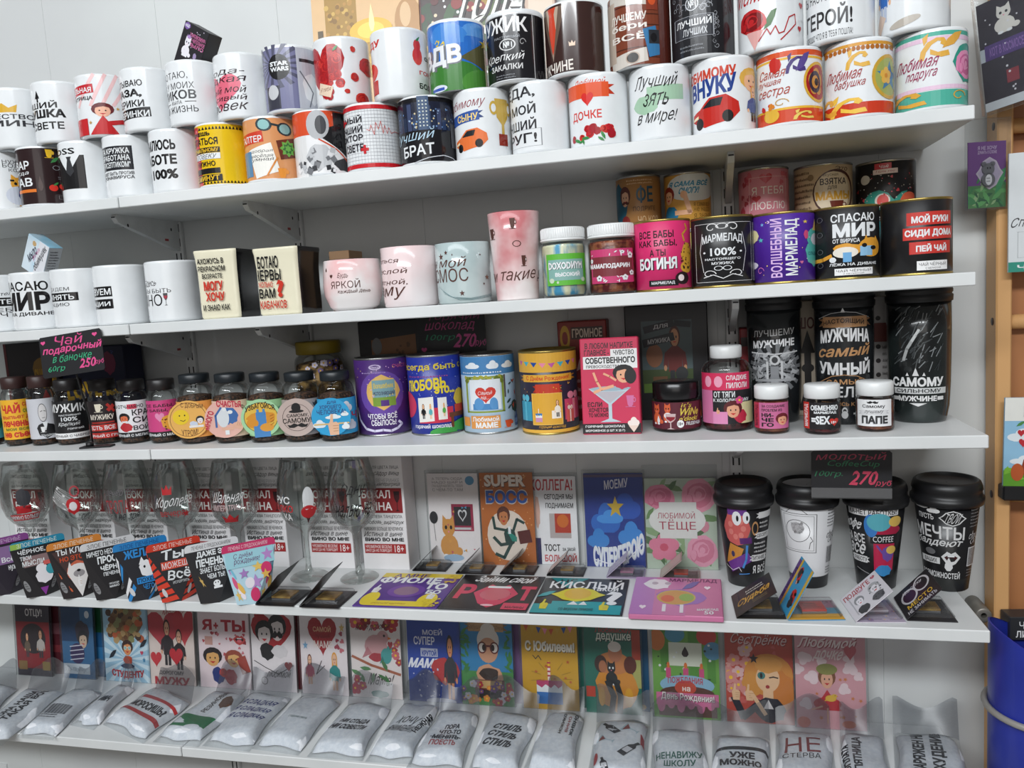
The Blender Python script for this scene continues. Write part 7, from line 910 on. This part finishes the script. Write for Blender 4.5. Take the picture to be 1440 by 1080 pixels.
c5('dark green card edge showing beside the grandfather card', 806, 824, '1f5a50', [], .012, False)
c5('teal card of grandfather with children in orange armchair', 820, 899, '1f6a5a', [T('Любимому', -.6, .9, .7, .98, 'a83a3c', 'b'), T('дедушке', -.55, .8, .7, .9, '14302a', 'B'), T('дедушке', -.57, .81, .68, .91, 'd9dcd0', 'b'), S('r', .7, .62, 1, .96, 'a83a24'), S('r', .72, .3, 1, .62, 'a8a860'), S('blob', -.75, .0, .95, .56, 'd08a2c', 4), S('e', -.6, .44, .65, .7, 'c07a44'), S('e', -.15, .58, .35, .8, 'b07050'), S('e', -.15, .7, .32, .82, 'd9d0c8'), S('e', -.65, .46, -.2, .66, '3a2420'), S('e', .4, .46, .85, .66, '5a2418'), S('e', -.5, .46, -.22, .6, 'a86a48'), S('cat', -.35, .32, .25, .6, '1d2022', 'W'), L([(-.2, .36), (.0, .2), (-.1, .0)], .2, '22262a'), L([(.1, .36), (.25, .2), (.2, .0)], .2, '22262a'), S('r', -.98, .18, -.65, .3, 'b83a24'), S('e', -.55, .08, -.3, .3, 'd9a02c'), S('e', .4, .08, .7, .3, 'd9a02c')])
c5('dark blue card edge showing behind the grandfather card', 885, 910, '1c4a6a', [S('e', -.2, .02, .6, .08, 'a8843c')], .012, False)
c5('green card with birthday cake, balloons and pink icing', 916, 1010, '6aa044', [S('r', -.75, .5, -.5, 1, '4f8a34'), S('r', .1, .4, .4, 1, '4f8a34'), S('r', .65, .4, .9, 1, '4f8a34'), S('e', -1.1, .74, -.6, .98, 'd07a3c'), S('e', -.6, .84, .0, 1.02, '4f94b0'), S('e', .35, .82, .95, 1.02, 'c8403c'), S('e', .55, .66, 1.1, .86, '5a94b8'), S('r', -.5, .58, .5, .84, 'd9dccc'), SC_('e', 20, -.9, .4, .9, .84, .035, ['2a3a24', 'W'], 4), S('drop', -.15, .68, .15, .8, '2a1a1c'), S('r', -.6, .42, -.45, .56, 'c84a7a'), S('r', -.08, .42, .08, .56, 'c84a7a'), S('r', .4, .42, .55, .56, 'c84a7a'), S('e', -.57, .55, -.48, .62, 'd9702c'), S('e', -.05, .55, .05, .62, 'd9702c'), S('e', .43, .55, .52, .62, 'd9702c'), S('e', -.8, .26, .85, .48, '8ab4cc'), S('e', -.8, .2, .85, .36, '5a3428'), S('e', -.35, .26, .3, .42, 'c04a34'), T('ПОЖЕЛАНИЯ', -.55, .38, .5, .45, 'b8344a', 'b', bend=.3), T('на', -.12, .3, .12, .35, 'f0e6dc', 'b'), S('r', -.85, .02, .9, .2, '5a3024'), S('r', -.92, .14, .96, .28, 'd0709a'), [S('e', -.9+i*.3, .06+i % 2*.04, -.65+i*.3, .24, 'd0709a') for i in range(6)], T('День Рождения!', -.75, .18, .85, .27, '5a2030', 'B', slope=-.2), T('День Рождения!', -.77, .185, .83, .275, 'f0e8e6', 'b', slope=-.2)])
c5('red card for sister with winking blonde girl', 1019, 1115, 'b84a3c', [SC_('flower', 12, -.95, .3, -.3, .9, .2, ['d9b0b0', 'cf8a86'], 4), SC_('heart', 16, -.9, .05, .9, .9, .1, ['d9a098', 'c8605a'], 5), T('Сестрёнке', -.8, .82, .85, .96, '8a2a2c', 'h'), T('Сестрёнке', -.82, .83, .83, .97, 'dcc6c4', 'h'), S('e', -.45, .3, 1.0, .76, 'cf8a3c'), S('blob', .3, .1, 1.05, .6, 'c87a30', 4), S('blob', -.55, .26, .1, .6, 'd0903f', 6), S('e', -.1, .34, .6, .64, 'e4bc94'), S('blob', -.2, .54, .75, .74, 'd4974a', 7), S('e', -.05, .48, .18, .56, '3a7a78'), S('e', .02, .49, .1, .55, kk), L([(.3, .5), (.42, .51), (.55, .5)], .04, '2a1a18'), S('e', .18, .38, .3, .42, 'a02a2c'), S('r', .1, .24, .4, .38, 'e4bc94'), S('blob', -.2, .0, .85, .3, '23222e', 5), L([(.0, .22), (-.5, .06), (-.75, .26)], .22, '23222e'), S('hand', -.9, .24, -.5, .42, 'e4bc94'), S('hand', -.5, .24, -.1, .42, 'e4bc94'), L([(-.2, .3), (.15, .1)], .12, 'e4bc94'), S('tri', .1, .16, .4, .26, 'dcd6d6'), S('star', -.3, .64, .0, .76, '2a1a20'), S('heart', -.6, .3, -.4, .4, 'd08a84')], 0, .008)
c5('pink card for daughter with dancing girl in red skirt', 1118, 1218, 'cf9aa2', [SC_('cloud', 9, -.9, .1, .9, .9, .2, ['e2ccd0'], 6), SC_('star', 12, -.8, .1, .9, .6, .07, ['c87a44'], 3), T('Любимой', -.85, .86, .75, .97, '9a4a54', 'bh'), T('Любимой', -.87, .87, .73, .98, 'e8d8d8', 'bh'), T('дочке', -.45, .72, .35, .84, 'e8d8d8', 'bh'), S('heart', .4, .74, .75, .9, 'c0606a'), S('face', -.35, .42, .15, .66, '7a4a2c', 'dca68a'), S('e', -.4, .58, .2, .7, '8a8a4a'), S('dn', -.5, .2, .3, .42, 'b82a34', rot=180), S('e', -.5, .2, .3, .34, 'b82a34'), S('bird', -.2, .28, .2, .38, 'd9b03c'), L([(-.1, .22), (-.1, .06)], .05, 'dca68a'), L([(-.25, .24), (-.55, .2)], .05, 'dca68a'), S('e', .3, .02, .7, .1, 'd06a4a'), S('e', -.98, .0, -.6, .12, 'd0604c')], -.004, .006, -4)

# bagged socks
SOCK = noisemat('white_sock_knit', 'dde1e8', 'eef0f4', 120, .85, .3, (.35, .65))
GS = 'cellophane bags of printed white socks'
def sock(label, q, design, text_rot=0, seed=1, th=.017, flap=.045, base=SOCK):
    z = SZ[5]+.003; c = [onz(*p, z+.008) for p in q]; A, B, C_, D = c       # fl, fr, br, bl
    cen = (A+B+C_+D)/4; cen.z = SZ[5]; L4 = [(v-cen) for v in c]
    t = thing('sock_bag', label, 'sock bag', cen, (0, 0, 0), GS); g = random.Random(seed); ph = [g.uniform(0, 6) for _ in range(6)]
    def pos(u, v, e=0):                      # u, v in 0..1
        a = L4[0]*(1-u)+L4[1]*u; b = L4[3]*(1-u)+L4[2]*u; p = a*(1-v)+b*v
        wob = .0035*sin(6*v+ph[0]); p.x += wob*(2*abs(u-.5))**2+.002*sin(9*u+ph[4])*(2*abs(v-.5))**4
        p.y += .004*sin(7*u+ph[3])*(2*abs(v-.5))**4
        f = max(0, 1-abs(2*u-1)**5)**.45*max(0, 1-abs(2*v-1)**7)**.45
        h = th*(.82+.1*sin(5*u+ph[1])*sin(4*v+ph[2])+.07*sin(11*v+ph[5]+3*u)); return Vector((p.x, p.y, .0035+h*f+e))
    n = 22; m = MB(); V = [pos(i/n, j/n) for j in range(n+1) for i in range(n+1)]; V += [Vector((p.x, p.y, .002)) for p in V[:]]; N = (n+1)**2
    m.add(V, [[j*(n+1)+i, j*(n+1)+i+1, (j+1)*(n+1)+i+1, (j+1)*(n+1)+i] for j in range(n) for i in range(n)], base, True)
    edge = [i for i in range(n)]+[n+(n+1)*j for j in range(n)]+[N-1-i for i in range(n)]+[(n+1)*(n-j) for j in range(n)]
    m.add(V, [[edge[k], N+edge[k], N+edge[(k+1) % len(edge)], edge[(k+1) % len(edge)]] for k in range(len(edge))], base, True)
    W = (L4[1]-L4[0]).length/2; Hh = (L4[3]-L4[0]).length
    m.art(design, W, Hh, lambda x, y, o: pos(.5+x/W/2, y/Hh, .0004+o), .8, facet=W/11); m.obj('folded_socks', t)
    b = MB(); n2 = 14; VV = []
    for j in range(n2+1):
        v = -.09+(1.42)*j/n2
        for i in range(n2+1):
            u = -.05+1.1*i/n2; uu, vv = min(max(u, 0), 1), min(max(v, 0), 1); p = pos(uu, vv)
            a = L4[0]*(1-u)+L4[1]*u; d_ = L4[3]*(1-u)+L4[2]*u; r_ = a*(1-v)+d_*v
            z_ = p.z+.0014+.0008*sin(9*u+ph[1])*sin(8*v+ph[2])
            ox = max(0, abs(u-.5)-.5)/.05; z_ = z_*(1-min(1, ox)*.8)+.0006
            if v > 1: z_ += flap*((v-1)/.33)**1.2*(1+.25*sin(5*u+ph[4])); r_ = d_+(d_-a).normalized()*Hh*(v-1)*.55
            if v < 0: z_ *= max(.1, 1+v/.09*.9)
            VV.append(Vector((r_.x, r_.y, max(z_, .0007))))
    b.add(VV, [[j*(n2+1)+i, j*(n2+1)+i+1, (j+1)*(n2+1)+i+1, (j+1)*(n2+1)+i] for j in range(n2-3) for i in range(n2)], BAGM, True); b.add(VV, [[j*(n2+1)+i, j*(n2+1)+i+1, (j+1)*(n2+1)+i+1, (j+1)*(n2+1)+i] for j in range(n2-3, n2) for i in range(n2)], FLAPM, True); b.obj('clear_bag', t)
Sd = '1e2028'
sock('sock bag at the frame edge, farthest from the wood rack', [(-66, 1000), (-16, 1003), (20, 966), (-26, 964)], [], 0, 1)
sock('sock bag with two rows of dark lettering along its length', [(-40, 1031), (8, 1034), (87, 970), (38, 968)], [T('ТАКАЯ ВОТ', .05, .2, .45, .95, Sd, 'B', rot=84), T('И ОНА НАША', -.45, .15, -.05, .9, Sd, 'B', rot=84)], 0, 2)
sock('sock bag with striped barcode print', [(31, 1024), (77, 1027), (140, 970), (104, 968)], [S('bar', -.7, .3, .75, .5, '5a5c64'), wiggle(-.7, .2, .6, .3, 2, Sd)], 0, 3)
sock('narrow sock bag with one short dark word', [(105, 1008), (134, 1014), (184, 966), (168, 963)], [T('ИМЧ', -.5, .42, .6, .6, Sd, 'B')], 0, 4)
sock('sock bag with two red stripes around a dark question', [(152, 1008), (204, 1032), (265, 984), (219, 964)], [S('r', -1, .62, 1, .69, 'c23a3c'), S('r', -1, .24, 1, .32, 'c23a3c'), T('МОРОСИШЬ?', -.85, .38, .9, .54, Sd, 'B')], 0, 5)
sock('sock bag with green toe band and brown picture', [(224, 1030), (281, 1036), (344, 976), (303, 971)], [S('r', -1, .12, .9, .36, '1f7a4a'), S('blob', .3, .55, .95, .85, '6a4a38', 4), T('РЕЗИНОВЫЕ', -.1, .45, .2, .95, '3a3432', 'b', rot=84), S('e', -.1, .05, .7, .16, 'dfe2e8')], 0, 6)
sock('sock bag with one blue word repeated three times', [(292, 1035), (352, 1042), (405, 978), (352, 974)], [T('Я СЛАДКАЯ', -.8, .66, .85, .78, '2a3a80', 'bi'), T('Я СЛАДКАЯ', -.8, .5, .85, .62, '2a3a80', 'bi'), T('Я СЛАДКАЯ', -.8, .34, .85, .46, '2a3a80', 'bi')], 0, 7)
sock('almost blank sock bag with faint green line', [(362, 1039), (421, 1047), (476, 983), (424, 977)], [T('сторона света', -.4, .4, .5, .45, '4a6a68', '')], 0, 8)
sock('sock bag with two dark slanted lines about shame', [(439, 1050), (509, 1055), (546, 991), (490, 989)], [T('НИ СТЫДА', -.55, .46, .7, .57, Sd, 'Bi'), T('НИ СОВЕСТИ', -.75, .33, .7, .44, Sd, 'Bi')], 0, 9)
sock('sock bag with loose dark handwriting and side word', [(520, 1056), (578, 1059), (614, 991), (568, 988)], [T('хочу', -.5, .44, .6, .62, Sd, 'h'), T('внимания', -.7, .32, .6, .45, Sd, 'h'), T('НЕЖНАЯ', .72, .35, .95, .75, Sd, 'B', rot=80)], 0, 10)
sock('sock bag with struck out line and red last word', [(577, 1066), (649, 1071), (671, 1001), (620, 998)], [T('ПОРА', -.2, .54, .5, .63, Sd, 'B'), T('ЧТО-ТО', -.35, .43, .65, .52, Sd, 'B'), T('МЕНЯТЬ', -.5, .32, .65, .41, Sd, 'B'), S('r', -.6, .355, .75, .37, Sd), T('ПОЕСТЬ', -.5, .2, .6, .3, 'b8343a')], 0, 11)
sock('sock bag with bold word style three times', [(662, 1073), (726, 1078), (752, 1010), (690, 996)], [T('СТИЛЬ', -.5, .58, .7, .7, Sd, 'Bi'), T('СТИЛЬ', -.58, .42, .62, .54, Sd, 'Bi'), T('СТИЛЬ', -.66, .26, .54, .38, Sd, 'Bi')], 0, 12)
sock('sock bag with small vertical lettering in a corner', [(739, 1072), (805, 1080), (819, 1006), (771, 999)], [T('НОЖИКО', .05, .5, .2, .9, Sd, 'B', rot=88), T('ВИНО', .35, .55, .5, .85, '9a3038', 'b', rot=88), T('ЖИВНО', .62, .5, .8, .92, Sd, 'B', rot=88)], 0, 13)
sock('sock bag with scattered wine bottles and glasses pattern', [(828, 1086), (903, 1089), (911, 1016), (842, 1012)], [S('bottle', -.75, .66, -.1, .92, Sd, 'd9d9de', rot=40), S('martini', .1, .66, .7, .86, '8a3a3c', '8a3a3c', rot=60), S('martini', -.8, .44, -.2, .6, '8a3a3c', '8a3a3c', rot=70), S('bottle', .1, .25, .8, .55, Sd, 'd9d9de', rot=-40), S('bottle', -.8, .0, -.2, .2, Sd, 'd9d9de', rot=20), S('e', -1, .1, -.8, .3, 'b8343a'), S('r', .85, .5, 1, .7, 'b8343a')], 0, 14)
sock('sock bag with green lettering about hating school', [(916, 1099), (996, 1101), (987, 1027), (921, 1025)], [T('НЕНАВИЖУ', -.95, .36, .85, .47, '2f6a5c', 'b'), T('ШКОЛУ', -.6, .22, .6, .33, '2f6a5c', 'b')], 0, 15)
sock('sock bag with black lines above and below already allowed', [(1004, 1106), (1085, 1108), (1079, 1037), (1005, 1034)], [S('r', -1, .62, 1, .68, Sd), T('УЖЕ', -.45, .46, .5, .58, Sd, 'B'), T('МОЖНО', -.75, .3, .75, .43, Sd, 'B'), S('r', -.1, .2, 1, .25, Sd)], 0, 16)
sock('sock bag with large thin red letters', [(1094, 1100), (1176, 1102), (1165, 1031), (1094, 1028)], [T('НЕ', -.75, .5, .6, .78, '8a2a30', ''), T('СТЕРВА', -.8, .38, .6, .48, Sd, '')], 0, 17)
sock('sock bag with upright word starting Friday at its side', [(1188, 1103), (1256, 1105), (1241, 1035), (1184, 1032)], [T('ПЯТНИЦА', -.55, .2, -.1, .85, Sd, 'B', rot=90), T('ОПЛАТА', -.98, .2, -.7, .7, Sd, 'B', rot=90)], 0, 18)
sock('sock bag with two upright bold words, nearest the blue holder', [(1265, 1104), (1365, 1108), (1345, 1036), (1260, 1029)], [T('Я ЗАРЯЖЕН НА', -.55, .05, -.15, .98, Sd, 'B', rot=90), T('ПОХУДЕНИЕ', .05, .05, .5, .98, Sd, 'B', rot=90)], 0, 19)

# ------------------------------------------------------------------ calendars on the top shelf
yk = -.026
def calendar(label, x0, x1, bg, design, tilt=-3):
    a = ony(x0, 40, yk); b = ony(x1, 40, yk); w = b.x-a.x; H = .33
    t = thing('wall_calendar', label, 'calendar', ((a.x+b.x)/2, yk, SZ[1]), (radians(tilt), 0, 0), 'printed calendars behind the mugs'); m = MB(); m.box((-w/2, 0, 0), (w/2, .003, H), M(bg, .35)); m.art(design, w/2, H, flatfn(), .35); m.obj('calendar_sheet', t)
g_ = noisemat('gold_glitter_print', '8a6424', 'd9b060', 400, .5)
calendar('calendar sheet with gold candles and baubles', 434, 587, 'e0b98a', [S('r', -1, .0, 1, 1, 'dfb886'), S('r', -.75, .52, -.15, 1, 'a8802f'), SC_('e', 80, -.72, .55, -.2, .95, .04, ['8a6420', 'cfa850', 'b98a3a'], 3), S('r', -.3, .56, .5, .8, 'b08830'), SC_('e', 80, -.28, .57, .48, .78, .04, ['8a6420', 'cfa850', 'b98a3a'], 4), S('e', -.3, .73, .5, .85, 'e8b838'), S('e', -.15, .75, .35, .83, 'f4d45a'), S('drop', .05, .78, .2, .92, 'f6e6a8'), S('e', -.98, .6, -.4, .78, 'b9905a'), S('e', -.9, .66, -.6, .76, 'd9b88a'), S('e', .55, .7, 1.05, .92, 'b98a54'), S('e', .65, .78, .85, .9, 'dcb88a'), S('r', -.9, .77, -.8, .82, '5a4a30')])
calendar('dark new year calendar sheet with white brush lettering', 588, 782, '3a2e2c', [S('r', -1, 0, 1, 1, '3c2c2a'), S('r', .55, 0, 1, 1, 'cdb09a'), S('e', .5, .4, 1, .8, 'd9c0a8'), S('e', .6, .6, .95, .95, 'e2cdb8'), SC_('leaf', 40, -1, .5, .5, .9, .14, ['3a5a34', '5a6a3a', '2a4428'], 3), SC_('e', 40, -1, .5, .55, .95, .08, ['8a2a24', 'a8842c', '5a1e1c', '6a5a3a'], 5), SC_('e', 40, -.9, .5, .5, .95, .025, ['e0d0b0', 'W'], 8), T('ГОДА', -.35, .69, .6, .93, '1d1716', 'bh'), T('ГОДА', -.38, .7, .57, .94, 'ecece8', 'bh'), S('frame', -1, .0, 1, 1, '5a1e1c', .02)])

# ------------------------------------------------------------------ wooden rack with hanging goods beyond the shelf ends
WOOD = noisemat('pine_wood', 'c4925c', 'd6a872', 6, .5, .15, (.35, .65), .1, (1, 1, .12)); WOOD2 = noisemat('brown_board', 'a0683f', 'b0774a', 5, .5, .1, (.35, .65), .1, (1, 1, .12))
yp = -.05; xp = max(atx(1384, yp+.05, 1.5), xR[4]+.003); xp2 = atx(1398, yp, 1.3)
t = thing('wooden_rack', 'light wooden display rack with round pegs beyond the shelf ends', 'rack', (xp, yp, 0))
m = MB(); m.box((0, 0, 0), (max(.02, xp2-xp), .042, 1.85), WOOD, .002); po = m.obj('post', t)
m = MB(); m.box((.02, .03, 0), (.5, .046, 1.85), WOOD2, .001); m.obj('back_board', t)
def peg(px, py):
    p = ony(px, py, yp); m = MB(); z = p.z; m.tube([(.02, .016, z), (.48, .016, z)], .0105, WOOD, 16); m.obj('peg_rail', t)
    s = MB(); s.tube([(-.0006, .014, z+.002), (.002, .014, z+.002)], .0055, M('3a2a24', .5), 14); s.obj('screw_cap', po)
peg(1396, 455); peg(1396, 178); peg(1396, 700)
tb = thing('keychain_card', 'purple jungle card with silver bear keychain hanging off wooden rack', 'keychain card', ony(1388, 199, yp-.012), (0, 0, radians(14))); 
w, H = .026, .088
m = MB(); m.box((-w, 0, -H), (w, .001, 0), M('6a3f7e', .45)); m.art([S('r', -1, 0, 1, .34, '4a7a4a'), SC_('leaf', 30, -.9, .02, .95, .42, .22, ['3a7a4a', '5a9a5a', '2a5a3c', '8aa878'], 4), S('leaf', .4, .2, 1, .6, '3a8a58'), *ln((-.5, .8, .5, .94), 'Я НЕ ХОЧУ', 'ДУМАТЬ О СЛОНЕ', c='b9a4c4'), S('lemon', -.6, .26, .85, .78, 'b4aab8'), S('lemon', -.5, .29, .75, .75, 'a49ab0')], w, H, flatfn(-H), .45); m.obj('card_body', tb)
m = MB(); e = lambda cx, cz, rx, rz: m.prism([(cx+rx*cos(a), cz+rz*sin(a)) for a in [i*pi/10 for i in range(20)]], 'y', -.004, -.0006, M('7f8086', .35, .6)); e(0, -.037, .008, .008); e(-.006, -.03, .003, .003); e(.006, -.03, .003, .003); e(0, -.051, .009, .009); m.art([S('e', -.5, .05, .5, .5, 'd0d0d4'), wiggle(-.35, .15, .35, .4, 2, '3a3a40'), S('e', -.3, .72, -.1, .8, kk), S('e', .1, .72, .3, .8, kk)], .009, .032, lambda x, z, o: (x, -.0042-o, -.06+z), .4); m.obj('bear_keychain', tb)
m = MB(); m.box((-w-.003, -.006, -H-.003), (w+.003, .003, .03), FILM, .0005); m.obj('clear_bag', tb)
def hang(name, label, cat, p, rot, w, H, bg, design, film=True, d=.0015):
    t = thing(name, label, cat, p, rot); m = MB(); m.box((-w, 0, -H), (w, d, 0), M(bg, .4)); m.art(design, w, H, flatfn(-H), .4); m.obj('card_body', t)
    if film: f = MB(); f.box((-w-.004, -.004, -H-.004), (w+.004, d+.003, .02), FILM, .0005); f.obj('clear_bag', t)
    return t
hang('magnet_card', 'dark card with white space cats in a clear bag on the wooden rack', 'card', ony(1440, -22, yp-.05), (radians(0), radians(-6), radians(-48)), .062, .142, '34303a', [S('r', -1, .0, 1, .08, 'c9ced4'), S('r', -1, .46, 1, .58, 'b4bcc4'), S('cat', -.75, .66, -.15, .92, 'd9d6d0', '3a3a40'), S('cat', .0, .12, .7, .44, 'e0dcd6', '3a3a40'), S('r', -.9, .46, .0, .6, '54407a'), T('КОТ В КОСМОСЕ', -.8, .49, -.1, .57, '8a6aa8'), S('rose', .2, .26, .45, .36, 'a83a34'), S('r', -.5, .2, -.25, .32, '8a3a44'), S('r', .5, .86, .95, .98, 'c9ced4'), SC_('e', 30, -.9, .1, .9, .95, .02, ['d9d9e0'], 3)])
hang('tea_card', 'white hanging card with teal foot strip at the frame edge', 'card', ony(1462, 212, yp-.02), (0, 0, 0), .036, .158, 'd4d8da', [S('r', -1, 0, 1, .085, '2f8a78'), T('ЧАЙ', -.7, .02, .3, .07, 'e6e6e6'), T('Спасибо', -.9, .38, .6, .46, '3a3a3c', 'h'), S('frame', -.7, .12, .8, .34, 'b4b8ba', .03)], False, .004)
t_ = hang('tea_card', 'card with brown bear on grass under blue sky, by wooden rack', 'card', ony(1455, 559, yp-.02), (0, radians(1), 0), .036, .125, '8fbcd8', [S('r', -1, .74, 1, 1, 'e4e4de'), S('cloud', -.9, .5, .2, .66, 'dfe6ea'), S('cloud', -.8, .24, .4, .36, 'dfe6ea'), S('r', -1, 0, 1, .18, '5f9a2c'), SC_('tri', 40, -.95, .1, .95, .22, .12, ['4f8a24', '7ab43a'], 3), S('cat', -.6, .04, .9, .7, '8a3a1e'), S('e', -.75, .06, -.3, .26, 'b8582c'), S('heart', -.55, .56, -.3, .64, 'b82a34'), S('heart', -.5, .44, -.2, .54, 'b82a34'), T('ПЛЮС', -.35, .78, .9, .94, '3a3a3c', ''), S('leaf', -.6, .68, -.3, .74, '4f8a4a')], False, .004)
m = MB(); m.box((-.036, -.002, -.146), (.036, .02, -.125), BLK, .002); m.obj('black_foot', t_)
p = ony(1453, 868, yp-.03); t = thing('tea_packet', 'small black tea packet with white lettering above the blue holder', 'packet', p, (0, 0, radians(6))); m = MB(); m.box((-.03, 0, -.034), (.03, .03, 0), M('2c2d30', .4), .001); m.art([T('ЧАЙ', -.6, .5, .2, .9, 'e0e0e2', ''), T('ЛИМОН', -.75, .12, .6, .42, 'e0e0e2', 'b')], .03, .034, flatfn(-.034), .4); m.obj('packet_body', t)
# blue holder with wire hoop
BLU = noisemat('blue_plastic', '1d2a86', '24329a', 6, .38, 0, (.4, .6), .2)
yh = -.137; rh = .066; xh = leftx(1389, yh, .95, rh)
t = thing('plastic_holder', 'blue cylindrical plastic holder with slanted top beside the sock shelf', 'holder', (xh, yh, 0)); m = MB(); V = []; n = 48; zt = ony(1393, 876, yh).z
for k in range(9):
    for j in range(n):
        a = 2*pi*j/n; top = zt-.05*(1+cos(a-pi))*0-.075*(sin(a-0)*0+(cos(a)+1))*.5; V.append((rh*cos(a), rh*sin(a), .02+(top-.02)*k/8))
m.add(V, [[k*n+j, k*n+(j+1) % n, (k+1)*n+(j+1) % n, (k+1)*n+j] for k in range(8) for j in range(n)]+[list(range(n))[::-1]], BLU, True)
m.add([(v[0]*.97, v[1]*.97, v[2]) for v in V[-n:]]+V[-n:], [[j, (j+1) % n, n+(j+1) % n, n+j] for j in range(n)], BLU)
m.art([S('drop', -.15, .0, .12, .12, 'c9ced8')], rh, .5, lambda x, y, o: ((rh+.0005)*sin(x/rh-.75), -(rh+.0005)*cos(x/rh-.75), .6+y), .4, True); m.obj('holder_body', t)
zz = ony(1386, 991, yh).z; m = MB(); m.tube([((rh+.004)*cos(a), (rh+.004)*sin(a), zz) for a in [2*pi*i/40 for i in range(40)]], .0045, M('a8a49e', .35, .3), 8, True); m.obj('wire_hoop', t)
m = MB(); m.tube([(rh*cos(a), rh*sin(a), .022) for a in [2*pi*i/40 for i in range(40)]], .02, BLU, 8, True); m.obj('holder_foot', t)
# pipe stub
p = ony(1383, 865, -.05); m = MB(); m.lathe([(.004, 0), (.009, 0), (.011, .001), (.011, .05), (.004, .05), (.004, 0)], M('8d8880', .4, .5), 24); m.v = [(x, z, y) for x, y, z in m.v]; o = m.obj('pipe_stub', None, (p.x, -.052, p.z)); tag(o, 'short grey pipe stub at the wall past the coffee cup shelf', 'pipe')
